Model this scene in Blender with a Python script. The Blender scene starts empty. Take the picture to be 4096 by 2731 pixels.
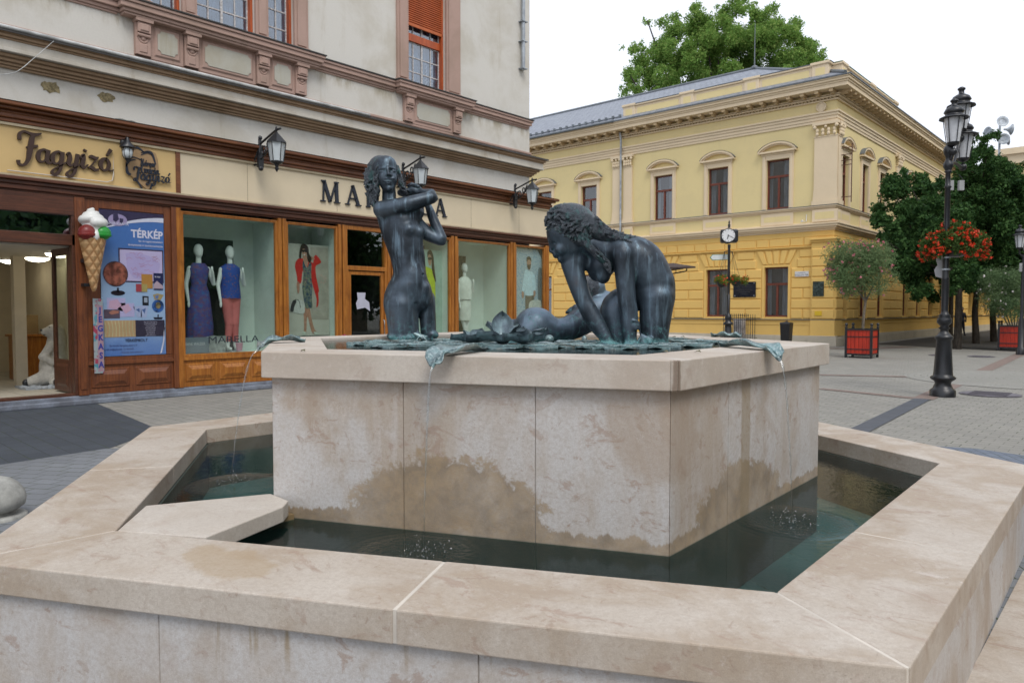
import bpy, bmesh, math, random
import numpy as np
from mathutils import Vector, Matrix
R = math.radians
sc = bpy.context.scene
COL = sc.collection
# ---------------------------------------------------------------- camera model (pixels of the 4096 px photograph)
FPX, CX, CY, EYE = 2920., 2048., 1365.5, 1.6
PIT, AZ = R(2.45), R(42.)
FW = Vector((-math.sin(AZ)*math.cos(PIT), math.cos(AZ)*math.cos(PIT), -math.sin(PIT)))
RT = Vector((math.cos(AZ), math.sin(AZ), 0))
UP = Vector((-math.sin(AZ)*math.sin(PIT), math.cos(AZ)*math.sin(PIT), math.cos(PIT)))
CAM = Vector((0, 0, EYE))
def ray(u, v): return FW + RT*((u-CX)/FPX) - UP*((v-CY)/FPX)
def PZ(u, v, z=0.):
    r = ray(u, v); return CAM + r*((z-EYE)/r.z)
def PX(u, v, x):
    r = ray(u, v); return CAM + r*(x/r.x)
def PY(u, v, y):
    r = ray(u, v); return CAM + r*(y/r.y)
def PD(u, v, d): return CAM + ray(u, v)*d
def depth(p): return (Vector(p)-CAM).dot(FW)
cam = bpy.data.cameras.new('Camera'); co = bpy.data.objects.new('Camera', cam); COL.objects.link(co)
co.location = CAM; co.rotation_euler = (R(90)-PIT, 0, AZ)
cam.sensor_width = 36; cam.lens = FPX/4096*36; cam.clip_start = .05; cam.clip_end = 3000
cam.dof.use_dof = True; cam.dof.focus_distance = 5.2; cam.dof.aperture_fstop = 5.0
sc.camera = co
# ---------------------------------------------------------------- object helpers
def tag(o, label=None, cat=None, group=None, kind=None):
    if label: o['label'] = label
    if cat: o['category'] = cat
    if group: o['group'] = group
    if kind: o['kind'] = kind
    return o
def empty(name, loc=(0, 0, 0), label=None, cat=None, group=None, rz=0):
    o = bpy.data.objects.new(name, None); COL.objects.link(o)
    o.location = loc; o.rotation_euler = (0, 0, rz); o.empty_display_size = .2
    return tag(o, label, cat, group)
def par(o, p):
    if p is None: return o
    o.parent = p
    if p.type == 'EMPTY': o.matrix_parent_inverse = Matrix.Translation(-Vector(p.location))
    return o
def copy_tree(o, parent=None):
    c = o.copy(); COL.objects.link(c)
    if parent is not None: c.parent = parent
    for ch in list(o.children): copy_tree(ch, c)
    return c
class FR:                                  # a facade frame: s along, o outwards, z up
    def __init__(s, org, along, out): s.g, s.a, s.o = Vector(org), Vector(along), Vector(out)
    def __call__(s, a, o, z): return s.g + s.a*a + s.o*o + Vector((0, 0, z))
class MB:
    def __init__(s): s.v = []; s.f = []; s.m = []; s.sm = []
    def add(s, vs, fs, m=0, smooth=False):
        b = len(s.v); s.v += [tuple(p) for p in vs]
        for f in fs: s.f.append(tuple(i+b for i in f)); s.m.append(m); s.sm.append(smooth)
        return s
    def box(s, x0, x1, y0, y1, z0, z1, m=0, fr=None, mat=None):
        c = [(x, y, z) for z in (z0, z1) for y in (y0, y1) for x in (x0, x1)]
        if fr: c = [fr(*p) for p in c]
        if mat: c = [mat @ Vector(p) for p in c]
        return s.add(c, [(0, 2, 3, 1), (4, 5, 7, 6), (0, 1, 5, 4), (2, 6, 7, 3), (0, 4, 6, 2), (1, 3, 7, 5)], m)
    def frus(s, x0, x1, z0, z1, o0, o1, ins, m=0, fr=None):   # raised block with bevelled rim, on a facade
        a = [(x0, o0, z0), (x1, o0, z0), (x1, o0, z1), (x0, o0, z1)]
        b = [(x0+ins, o1, z0+ins), (x1-ins, o1, z0+ins), (x1-ins, o1, z1-ins), (x0+ins, o1, z1-ins)]
        c = [fr(*p) for p in a+b]
        return s.add(c, [(4, 5, 6, 7), (0, 1, 5, 4), (1, 2, 6, 5), (2, 3, 7, 6), (3, 0, 4, 7)], m)
    def ext(s, pts, vec, m=0, smooth=False):  # polygon extruded by a vector
        n = len(pts); vec = Vector(vec); a = [Vector(p) for p in pts]; b = [p+vec for p in a]
        return s.add(a+b, [tuple(range(n))[::-1], tuple(range(n, 2*n))]+[(i, (i+1) % n, n+(i+1) % n, n+i) for i in range(n)], m, smooth)
    def tube(s, pts, r, n=8, m=0, cap=True, smooth=True):
        pts = [Vector(p) for p in pts]; k = len(pts); rr = r if isinstance(r, (list, tuple)) else [r]*k
        vs = []; ref = None
        for i, p in enumerate(pts):
            d = (pts[min(i+1, k-1)]-pts[max(i-1, 0)]).normalized()
            if ref is None: ref = Vector((0, 0, 1)) if abs(d.z) < .9 else Vector((1, 0, 0))
            a = d.cross(ref).normalized(); b = d.cross(a).normalized(); ref = -b if False else ref
            for j in range(n):
                t = 2*math.pi*j/n; vs.append(p+a*(rr[i]*math.cos(t))+b*(rr[i]*math.sin(t)))
        fs = [(i*n+j, i*n+(j+1) % n, (i+1)*n+(j+1) % n, (i+1)*n+j) for i in range(k-1) for j in range(n)]
        s.add(vs, fs, m, smooth)
        if cap: s.add(vs[:n], [tuple(range(n))], m); s.add(vs[-n:], [tuple(range(n))[::-1]], m)
        return s
    def lathe(s, prof, c=(0, 0, 0), n=20, m=0, smooth=True, sq=None, rot=0):
        vs = []; k = len(prof)
        for r, z in prof:
            for j in range(n):
                t = 2*math.pi*(j+.5)/n+rot; vs.append((c[0]+r*math.cos(t), c[1]+r*math.sin(t), c[2]+z))
        fs = [(i*n+j, i*n+(j+1) % n, (i+1)*n+(j+1) % n, (i+1)*n+j) for i in range(k-1) for j in range(n)]
        s.add(vs, fs, m, smooth)
        return s.add(vs[:n], [tuple(range(n))[::-1]], m).add(vs[-n:], [tuple(range(n))], m)
    def ell(s, c, r, n=14, m=0, rot=None, noise=0, seed=1):
        if not isinstance(r, (tuple, list)): r = (r, r, r)
        rd = random.Random(seed); vs = []; k = n//2+1
        for i in range(k+1):
            ph = math.pi*i/k
            for j in range(n):
                t = 2*math.pi*j/n; q = 1+noise*(rd.random()-.5)
                p = Vector((r[0]*q*math.sin(ph)*math.cos(t), r[1]*q*math.sin(ph)*math.sin(t), r[2]*q*math.cos(ph)))
                if rot: p = rot @ p
                vs.append(p+Vector(c))
        fs = [(i*n+j, (i+1)*n+j, (i+1)*n+(j+1) % n, i*n+(j+1) % n) for i in range(k) for j in range(n)]
        return s.add(vs, fs, m, True)
    def xf(s, M): s.v = [tuple(M @ Vector(p)) for p in s.v]; return s
    def build(s, name, mat, parent=None, bevel=0, label=None, cat=None, group=None, kind=None, seg=2):
        me = bpy.data.meshes.new(name); me.from_pydata(s.v, [], s.f)
        for q in (mat if isinstance(mat, (list, tuple)) else [mat]): me.materials.append(q)
        me.polygons.foreach_set('material_index', s.m); me.polygons.foreach_set('use_smooth', s.sm)
        me.validate(); me.update()
        o = bpy.data.objects.new(name, me); COL.objects.link(o)
        if bevel:
            b = o.modifiers.new('bevel', 'BEVEL'); b.width = bevel; b.segments = seg; b.limit_method = 'ANGLE'; b.angle_limit = R(35)
        par(o, parent)
        return tag(o, label, cat, group, kind)
def fr_moulding(mb, fr, s0, s1, steps, m=0, e0=True, e1=True):
    """stacked horizontal mouldings: (o0, o_out, z0, z1); ends step out with the profile"""
    for (oo, z0, z1) in steps: mb.box(s0-(oo if e0 else 0), s1+(oo if e1 else 0), -.05, oo, z0, z1, m, fr)
def wall_open(mb, fr, s0, s1, z0, z1, ops, t=.2, m=0):
    ss = sorted({s0, s1}|{a for o in ops for a in (o[0], o[1]) if s0 <= a <= s1}); zs = sorted({z0, z1}|{a for o in ops for a in (o[2], o[3]) if z0 <= a <= z1})
    def isop(a, b, c, d): return any(o[0]-1e-6 <= a and b <= o[1]+1e-6 and o[2]-1e-6 <= c and d <= o[3]+1e-6 for o in ops)
    for i in range(len(ss)-1):
        for j in range(len(zs)-1):
            a, b, c, d = ss[i], ss[i+1], zs[j], zs[j+1]
            if not isop(a, b, c, d): mb.add([fr(a, 0, c), fr(b, 0, c), fr(b, 0, d), fr(a, 0, d)], [(0, 1, 2, 3)], m)
    for (a, b, c, d) in ops:
        mb.add([fr(a, 0, c), fr(a, -t, c), fr(a, -t, d), fr(a, 0, d)], [(0, 1, 2, 3)], m)
        mb.add([fr(b, 0, c), fr(b, -t, c), fr(b, -t, d), fr(b, 0, d)], [(0, 3, 2, 1)], m)
        mb.add([fr(a, 0, c), fr(b, 0, c), fr(b, -t, c), fr(a, -t, c)], [(0, 1, 2, 3)], m)
        mb.add([fr(a, 0, d), fr(b, 0, d), fr(b, -t, d), fr(a, -t, d)], [(0, 3, 2, 1)], m)
def catmull(pts, n=8, closed=False):
    P = [Vector(p) for p in pts]; out = []; k = len(P)
    for i in range(k if closed else k-1):
        a, b, c, d = (P[(i-1) % k], P[i], P[(i+1) % k], P[(i+2) % k]) if closed else (P[max(i-1, 0)], P[i], P[i+1], P[min(i+2, k-1)])
        for j in range(n):
            t = j/n; out.append(.5*((2*b)+(c-a)*t+(2*a-5*b+4*c-d)*t*t+(3*b-a-3*c+d)*t*t*t))
    if not closed: out.append(P[-1])
    return out
def stroke(mb, pts, w, fr, o0, o1, m=0, n=8):
    """a flat pen stroke in (s, z) with widths, raised from o0 to o1 on a facade frame"""
    P = catmull([(p[0], p[1], 0) for p in pts], n); ww = catmull([(x, 0, 0) for x in (w if isinstance(w, (list, tuple)) else [w]*len(pts))], n)
    L = []; Rr = []
    for i, p in enumerate(P):
        d = (P[min(i+1, len(P)-1)]-P[max(i-1, 0)]);
        d = d.normalized() if d.length > 1e-9 else Vector((1, 0, 0)); q = Vector((-d.y, d.x, 0))*max(ww[i].x, .001)*.5
        L.append(p+q); Rr.append(p-q)
    for i in range(len(P)-1):
        c = [L[i], L[i+1], Rr[i+1], Rr[i]]
        vs = [fr(p.x, o0, p.y) for p in c]+[fr(p.x, o1, p.y) for p in c]
        mb.add(vs, [(4, 5, 6, 7), (0, 1, 5, 4), (2, 3, 7, 6)]+([(3, 0, 4, 7)] if i == 0 else [])+([(1, 2, 6, 5)] if i == len(P)-2 else []), m)
def text(mb, s, fr, s0, z0, h, o0, o1, m=0, align='LEFT', sx=1., bold=0, flip=False):
    cu = bpy.data.curves.new('t', 'FONT'); cu.body = s; cu.size = 1; cu.align_x = align; cu.resolution_u = 3; cu.offset = bold
    ob = bpy.data.objects.new('t', cu); COL.objects.link(ob); dg = bpy.context.evaluated_depsgraph_get()
    me = bpy.data.meshes.new_from_object(ob.evaluated_get(dg)); k = h/.72
    vs = [fr(s0+p.co.x*k*sx*(-1 if flip else 1), o1, z0+p.co.y*k) for p in me.vertices]
    mb.add(vs, [tuple(p.vertices) for p in me.polygons], m)
    if o1-o0 > .004:
        e = {}
        for p in me.polygons:
            vv = list(p.vertices)
            for i in range(len(vv)): kx = tuple(sorted((vv[i], vv[(i+1) % len(vv)]))); e[kx] = e.get(kx, 0)+1
        for (a, b), c in e.items():
            if c == 1:
                pa, pb = me.vertices[a].co, me.vertices[b].co
                q = [(pa, o0), (pb, o0), (pb, o1), (pa, o1)]
                mb.add([fr(s0+p.x*k*sx*(-1 if flip else 1), o, z0+p.y*k) for p, o in q], [(0, 1, 2, 3)], m)
    bpy.data.objects.remove(ob); bpy.data.curves.remove(cu); bpy.data.meshes.remove(me)
def chains(prims):
    """join capsules that follow one another into one smooth limb"""
    out = []; i = 0
    while i < len(prims):
        p = prims[i]
        if p[0] != 'c' or p[-1] == 'sub': out.append(p); i += 1; continue
        P = [p[1], p[2]]; Rr = [p[3], p[4]]; k = p[5]; j = i+1
        while j < len(prims) and prims[j][0] == 'c' and prims[j][-1] != 'sub' and np.allclose(prims[j][1], P[-1], atol=1e-5):
            Rr[-1] = (Rr[-1]+prims[j][3])/2; P.append(prims[j][2]); Rr.append(prims[j][4]); k = min(k, prims[j][5]) if prims[j][5] < 5 else max(k, prims[j][5]); j += 1
        if len(P) == 2: out.append(p)
        else:
            c = catmull([tuple(q) for q in P], 5); r = [v.x for v in catmull([(x, 0, 0) for x in Rr], 5)]; out.append(('s', np.array([tuple(v) for v in c]), r, k))
        i = j
    return out
# ---------------------------------------------------------------- signed-distance bodies -> one continuous mesh
def sdf_mesh(name, prims, vox, mat, parent=None, clipz=None, bump=None):
    lo = np.array([1e9]*3); hi = -lo
    bb = []
    for p in prims:
        if p[0] == 's': q_, rs, k = p[1:4]; r = max(rs)+k; l = np.min(q_, 0)-r; h = np.max(q_, 0)+r
        elif p[0] == 'c': a, b, ra, rb, k = p[1:6]; r = max(ra, rb)+k; l = np.minimum(a, b)-r; h = np.maximum(a, b)+r
        else: c, rad, rot, k = p[1:5]; r = max(rad)+k; l = np.array(c)-r; h = np.array(c)+r
        bb.append((np.array(l, float), np.array(h, float)))
        if p[-1] != 'sub': lo = np.minimum(lo, l); hi = np.maximum(hi, h)
    lo -= 2*vox; n = np.ceil((hi-lo)/vox).astype(int)+3
    D = np.full(n, .5, np.float32); ax = [lo[i]+vox*np.arange(n[i]) for i in range(3)]
    for p, (l, h) in zip(prims, bb):
        i0 = np.clip(np.floor((l-lo)/vox).astype(int)-1, 0, n-1); i1 = np.clip(np.ceil((h-lo)/vox).astype(int)+2, 1, n)
        if np.any(i1 <= i0): continue
        sl = tuple(slice(i0[i], i1[i]) for i in range(3))
        X, Y, Zz = np.meshgrid(ax[0][sl[0]], ax[1][sl[1]], ax[2][sl[2]], indexing='ij')
        if p[0] == 's':
            q_, rs, k = p[1:4]; d = None
            for i in range(len(q_)-1):
                a, ba = q_[i], q_[i+1]-q_[i]; L = max(float(ba@ba), 1e-9); t = np.clip(((X-a[0])*ba[0]+(Y-a[1])*ba[1]+(Zz-a[2])*ba[2])/L, 0, 1)
                e = np.sqrt((X-a[0]-t*ba[0])**2+(Y-a[1]-t*ba[1])**2+(Zz-a[2]-t*ba[2])**2)-(rs[i]+(rs[i+1]-rs[i])*t)
                d = e if d is None else np.minimum(d, e)
        elif p[0] == 'c':
            a, b, ra, rb, k = p[1:6]; a = np.array(a, float); ba = np.array(b, float)-a; L = max(float(ba@ba), 1e-9)
            t = np.clip(((X-a[0])*ba[0]+(Y-a[1])*ba[1]+(Zz-a[2])*ba[2])/L, 0, 1)
            d = np.sqrt((X-a[0]-t*ba[0])**2+(Y-a[1]-t*ba[1])**2+(Zz-a[2]-t*ba[2])**2)-(ra+(rb-ra)*t)
        else:
            c, rad, rot, k = p[1:5]; q = np.stack([X-c[0], Y-c[1], Zz-c[2]], -1)
            if rot is not None: q = q @ np.array(rot)
            rad = np.array(rad, float); k0 = np.sqrt(((q/rad)**2).sum(-1)); k1 = np.sqrt(((q/rad**2)**2).sum(-1))
            d = k0*(k0-1)/np.maximum(k1, 1e-6); d = np.where(k0 < .1, -rad.min(), d)
        d = d.astype(np.float32); S = D[sl]; k = max(k, 1e-4)
        if p[-1] == 'sub':
            hh = np.clip(.5-.5*(S+d)/k, 0, 1); D[sl] = S*(1-hh)-d*hh+k*hh*(1-hh)
        else:
            hh = np.clip(.5+.5*(S-d)/k, 0, 1); D[sl] = S*(1-hh)+d*hh-k*hh*(1-hh)
    if bump is not None:
        X, Y, Zz = np.meshgrid(*ax, indexing='ij'); nb = np.abs(D) < 5*vox
        D[nb] += bump(X[nb], Y[nb], Zz[nb]).astype(np.float32)
    if clipz is not None: D[:, :, :max(0, int((clipz-lo[2])/vox))] = .5
    s = D < 0; nx, ny, nz = n
    cnt = np.zeros((nx-1, ny-1, nz-1), np.float32); acc = np.zeros((nx-1, ny-1, nz-1, 3), np.float32)
    cor = [(i, j, k) for i in (0, 1) for j in (0, 1) for k in (0, 1)]
    V = {c: D[c[0]:nx-1+c[0], c[1]:ny-1+c[1], c[2]:nz-1+c[2]] for c in cor}
    for c in cor:
        for a in range(3):
            if c[a] == 0:
                e = list(c); e[a] = 1; e = tuple(e); va, vb = V[c], V[e]
                cr = (va < 0) != (vb < 0)
                t = np.where(cr, va/np.where(cr, va-vb, 1), 0)
                cnt += cr
                for x in range(3): acc[..., x] += cr*(c[x]+(t if x == a else 0))
    idx = -np.ones(cnt.shape, np.int64); act = cnt > 0; idx[act] = np.arange(act.sum())
    ii = np.argwhere(act); verts = (ii+acc[act]/cnt[act][:, None])*vox+lo
    fs = []
    for a in range(3):
        b, c = (a+1) % 3, (a+2) % 3
        A = [slice(1, None)]*3; A[a] = slice(0, -1); s0 = s[tuple(A)]
        A2 = [slice(1, None)]*3; s1 = s[tuple(A2)]
        sh = [min(x, y) for x, y in zip(s0.shape, s1.shape)]
        s0 = s0[:sh[0], :sh[1], :sh[2]]; s1 = s1[:sh[0], :sh[1], :sh[2]]
        w = np.argwhere(s0 != s1); fl = s0[tuple(w.T)]
        g = w.copy(); 
        for q in (b, c): g[:, q] += 1
        ok = np.all(g < np.array(idx.shape), axis=1) & np.all(g >= 1, axis=1) | (np.all(g < np.array(idx.shape), axis=1))
        g = g[ok]; fl = fl[ok]
        def at(db, dc):
            q = g.copy(); q[:, b] += db; q[:, c] += dc; return idx[tuple(q.T)]
        quad = np.stack([at(-1, -1), at(0, -1), at(0, 0), at(-1, 0)], 1)
        quad[~fl] = quad[~fl][:, ::-1]
        fs.append(quad[(quad >= 0).all(1)])
    fs = np.concatenate(fs)
    me = bpy.data.meshes.new(name); me.from_pydata(verts.tolist(), [], fs.tolist()); me.materials.append(mat)
    me.polygons.foreach_set('use_smooth', [True]*len(me.polygons)); me.update()
    o = bpy.data.objects.new(name, me); COL.objects.link(o); par(o, parent)
    return o
# ---------------------------------------------------------------- materials
class NT:
    def __init__(s, name):
        s.m = bpy.data.materials.new(name); s.m.use_nodes = True; s.t = s.m.node_tree; s.n = s.t.nodes; s.b = s.n['Principled BSDF']
        s.geo = None
    def link(s, a, b): s.t.links.new(a, b)
    def pos(s, obj=False):
        if obj: return s.n.new('ShaderNodeTexCoord').outputs['Object']
        if s.geo is None: s.geo = s.n.new('ShaderNodeNewGeometry')
        return s.geo.outputs['Position']
    def map(s, vec, scale=(1, 1, 1), rot=(0, 0, 0), loc=(0, 0, 0)):
        k = s.n.new('ShaderNodeMapping'); s.link(vec, k.inputs[0]); k.inputs['Scale'].default_value = scale; k.inputs['Rotation'].default_value = rot; k.inputs['Location'].default_value = loc
        return k.outputs[0]
    def noise(s, vec, scale, detail=4, rough=.6, dist=0):
        k = s.n.new('ShaderNodeTexNoise'); s.link(vec, k.inputs['Vector']); k.inputs['Scale'].default_value = scale; k.inputs['Detail'].default_value = detail; k.inputs['Roughness'].default_value = rough; k.inputs['Distortion'].default_value = dist
        return k.outputs['Fac']
    def voro(s, vec, scale, feat='F1'):
        k = s.n.new('ShaderNodeTexVoronoi'); s.link(vec, k.inputs['Vector']); k.inputs['Scale'].default_value = scale; k.feature = feat
        return k.outputs['Distance']
    def ramp(s, f, a, b, c0=0, c1=1):
        k = s.n.new('ShaderNodeMapRange'); k.interpolation_type = 'SMOOTHSTEP'; s.link(f, k.inputs[0])
        for i, x in enumerate((a, b, c0, c1)): k.inputs[i+1].default_value = x
        return k.outputs[0]
    def math(s, op, a, b=None, c=None):
        k = s.n.new('ShaderNodeMath'); k.operation = op
        for i, x in enumerate((a, b, c)):
            if x is None: continue
            if isinstance(x, (int, float)): k.inputs[i].default_value = x
            else: s.link(x, k.inputs[i])
        return k.outputs[0]
    def xyz(s, vec):
        k = s.n.new('ShaderNodeSeparateXYZ'); s.link(vec, k.inputs[0]); return k.outputs
    def mix(s, f, a, b, mode='MIX'):
        k = s.n.new('ShaderNodeMix'); k.data_type = 'RGBA'; k.blend_type = mode
        for i, x in ((0, f), (6, a), (7, b)):
            if isinstance(x, (int, float)): k.inputs[i].default_value = x
            elif isinstance(x, (tuple, list)): k.inputs[i].default_value = (*x[:3], 1)
            else: s.link(x, k.inputs[i])
        return k.outputs[2]
    def set(s, **kw):
        for k, x in kw.items():
            i = s.b.inputs[{'col': 'Base Color', 'rough': 'Roughness', 'metal': 'Metallic', 'spec': 'Specular IOR Level', 'normal': 'Normal', 'trans': 'Transmission Weight', 'coat': 'Coat Weight', 'ior': 'IOR'}[k]]
            if isinstance(x, (int, float)): i.default_value = x
            elif isinstance(x, (tuple, list)): i.default_value = (*x[:3], 1)
            else: s.link(x, i)
    def bump(s, h, strength=.3, dist=.01):
        k = s.n.new('ShaderNodeBump'); k.inputs['Strength'].default_value = strength; k.inputs['Distance'].default_value = dist; s.link(h, k.inputs['Height']); s.link(k.outputs[0], s.b.inputs['Normal'])
def mul(c, k): return tuple(min(1, x*k) for x in c[:3])
MATS = {}
def mat(name, col, rough=.6, var=.15, scale=3, fine=40, bump=.15, bdist=.004, metal=0, spec=.4, stretch=(1, 1, 1), obj=False, col2=None, coat=0):
    if name in MATS: return MATS[name]
    t = NT(name); p = t.map(t.pos(obj), stretch); n1 = t.noise(p, scale, 5); n2 = t.noise(p, fine, 3)
    c2 = col2 if col2 else mul(col, 1-var*1.6)
    c = t.mix(t.ramp(n1, .35, .65), mul(col, 1+var*.3), c2)
    c = t.mix(t.ramp(n2, .3, .7, 0, .5), c, mul(col, 1-var*.8))
    t.set(col=c, rough=rough, metal=metal, spec=spec, coat=coat)
    if bump: t.bump(n2, bump, bdist)
    MATS[name] = t.m; return t.m
def emit(name, col, st):
    t = NT(name); t.set(col=(0.8, 0.8, 0.8)); t.b.inputs['Emission Color'].default_value = (*col, 1); t.b.inputs['Emission Strength'].default_value = st; return t.m
def glass(name, tint=(1, 1, 1), refl=1.0, base=.0, rough=.0):
    m = bpy.data.materials.new(name); m.use_nodes = True; n = m.node_tree.nodes; l = m.node_tree.links; n.clear()
    o = n.new('ShaderNodeOutputMaterial'); mx = n.new('ShaderNodeMixShader'); tr = n.new('ShaderNodeBsdfTransparent'); gl = n.new('ShaderNodeBsdfGlossy'); lw = n.new('ShaderNodeLayerWeight'); lw.inputs[0].default_value = .5
    tr.inputs[0].default_value = (*tint, 1); gl.inputs['Roughness'].default_value = rough
    pw = n.new('ShaderNodeMath'); pw.operation = 'POWER'; pw.inputs[1].default_value = 5
    ma = n.new('ShaderNodeMath'); ma.operation = 'MULTIPLY_ADD'; ma.inputs[1].default_value = .9*refl; ma.inputs[2].default_value = .04*refl+base; ma.use_clamp = True
    l.new(lw.outputs['Facing'], pw.inputs[0]); l.new(pw.outputs[0], ma.inputs[0]); l.new(ma.outputs[0], mx.inputs[0]); l.new(tr.outputs[0], mx.inputs[1]); l.new(gl.outputs[0], mx.inputs[2]); l.new(mx.outputs[0], o.inputs[0])
    return m
# fountain: unit directions of its faces
FC = Vector((-3.64, 4.23, 0))
def stone(name, stain=None, lift=1.0, top=False):
    t = NT(name); p = t.pos()
    big = t.noise(t.map(p, (1, 1, 1.0) if top else (1, 1, .45)), 2.2, 6, .62, .6)
    streak = t.noise(t.map(p, (9, 9, .6)), 1.6, 4, .6)
    fine = t.noise(p, 55, 5, .7); grit = t.noise(p, 240, 2, .6)
    warm = (.41, .335, .258) if top else (.445, .385, .325)
    grey = (.51, .455, .39) if top else (.55, .54, .53)
    c = t.mix(t.ramp(big, .40, .60), warm, grey)
    if not top: c = t.mix(t.ramp(streak, .50, .72, 0, .55), c, (.56, .53, .51))
    # veins and fossil blotches
    bl = t.noise(t.map(p, (1.3, 3.2, 3.0), (0, 0, R(27))), 3.1, 7, .72, .8)
    c = t.mix(t.ramp(bl, .56, .63, 0, .62), c, (.34, .235, .18))
    bl2 = t.noise(t.map(p, (4, 4, 4), (0, 0, 1)), 2.4, 5, .7, 1.2)
    c = t.mix(t.ramp(bl2, .60, .66, 0, .55), c, (.31, .22, .165))
    md = t.noise(t.map(p, (1, 1, 1.2)), 1.1, 5, .68, .5); c = t.mix(t.ramp(md, .50, .66, 0, .6), c, (.59, .54, .475) if top else (.58, .575, .57)); c = t.mix(t.ramp(md, .46, .34, 0, .6), c, (.37, .29, .22))
    wl = t.noise(p, 5.5, 8, .75, .4)
    c = t.mix(t.ramp(wl, .60, .70, 0, .55), c, (.64, .60, .56))
    c = t.mix(t.ramp(fine, .38, .70, 0, .38), c, (.33, .27, .215)); c = t.mix(t.ramp(t.noise(p, 17, 6, .8), .54, .68, 0, .28 if top else .12), c, (.66, .62, .57)); c = t.mix(t.ramp(grit, .35, .65, 0, .22), c, (.25, .2, .16))
    pit = t.voro(t.map(p, (1, 1, 1.6)), 46); pm = t.math('MULTIPLY', t.ramp(pit, .16, .06), t.ramp(wl, .5, .6)); c = t.mix(t.math('MULTIPLY', pm, .6), c, (.22, .165, .12))
    if lift != 1: c = t.mix(lift-1, c, (.72, .70, .66))
    if stain: c = stain(t, p, c)
    t.set(col=c, rough=t.ramp(big, .3, .7, .62, .48), spec=.4)
    h = t.math('SUBTRACT', t.math('ADD', t.math('MULTIPLY', fine, .7), t.math('MULTIPLY', grit, .4)), pm); t.bump(h, .35, .005)
    return t.m
T_A = Vector((-1.691, 2.977, 0)); T_F = Vector((-1.715, -.879, 0)).normalized(); T_R = Vector((-.04, 2.08, 0)).normalized()
def tank_stain(t, p, c):
    x, y, z = t.xyz(p)
    sf = t.math('ADD', t.math('MULTIPLY', t.math('SUBTRACT', x, T_A.x), T_F.x), t.math('MULTIPLY', t.math('SUBTRACT', y, T_A.y), T_F.y))
    sr = t.math('ADD', t.math('MULTIPLY', t.math('SUBTRACT', x, T_A.x), T_R.x), t.math('MULTIPLY', t.math('SUBTRACT', y, T_A.y), T_R.y))
    nz = t.noise(p, 7, 7, .75, .3); n2 = t.noise(p, 24, 4, .6)
    nn = t.math('ADD', t.math('MULTIPLY_ADD', nz, .75, -.375), t.math('MULTIPLY_ADD', n2, .22, -.11))
    def arch(s, s0, a, b, z0=.42):
        dx = t.math('DIVIDE', t.math('SUBTRACT', s, s0), a); dz = t.math('DIVIDE', t.math('SUBTRACT', z, z0), b)
        d = t.math('SQRT', t.math('ADD', t.math('MULTIPLY', dx, dx), t.math('MULTIPLY', dz, dz)))
        return t.ramp(t.math('ADD', d, nn), 1.06, .96)
    facef = t.math('LESS_THAN', t.math('ABSOLUTE', sr_perp(t, x, y)), .13)
    A = t.math('MULTIPLY', arch(sf, 1.13, .58, .43), facef)
    nf = t.math('SUBTRACT', 1, facef)
    B = t.math('MULTIPLY', arch(sr, .86, .62, .34), nf)
    wav = t.noise(t.map(p, (1, 1, .01)), 9, 5, .7)
    base = t.ramp(t.math('SUBTRACT', z, t.math('MULTIPLY_ADD', wav, .16, .43)), .012, -.004)
    st = t.math('MULTIPLY', nf, t.math('MULTIPLY', t.ramp(t.math('ABSOLUTE', t.math('SUBTRACT', t.math('ADD', sr, t.math('MULTIPLY', nz, .03)), .92)), .075, .05), 1))
    m = t.math('MAXIMUM', t.math('MAXIMUM', A, B), base)
    oc = t.mix(t.ramp(nz, .35, .65), (.33, .24, .14), (.225, .175, .12))
    c = t.mix(t.math('MULTIPLY', m, t.ramp(t.noise(p, 3.5, 6, .7), .3, .7, .62, .95)), c, oc)
    c = t.mix(t.math('MULTIPLY', st, .6), c, (.27, .205, .12))
    top = t.ramp(t.math('ADD', z, t.math('MULTIPLY_ADD', nz, .5, -.25)), 1.06, 1.28, 0, .25)
    c = t.mix(top, c, (.36, .275, .205))
    al = t.ramp(z, .46, .44); c = t.mix(al, c, (.045, .075, .075))
    return c
def sr_perp(t, x, y):   # distance from the front face's plane
    nx, ny = -T_F.y, T_F.x
    return t.math('ADD', t.math('MULTIPLY', t.math('SUBTRACT', x, T_A.x), nx), t.math('MULTIPLY', t.math('SUBTRACT', y, T_A.y), ny))
def drip_stain(t, p, c):
    z = t.xyz(p)[2]; s = t.noise(t.map(p, (7, 7, .35)), 1.3, 4, .6); n = t.noise(p, 6, 4)
    return t.mix(t.math('MULTIPLY', t.ramp(s, .60, .68), t.ramp(t.math('ADD', z, t.math('MULTIPLY_ADD', n, .3, -.15)), .22, .42, 0, .7)), c, (.27, .19, .09))
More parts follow.
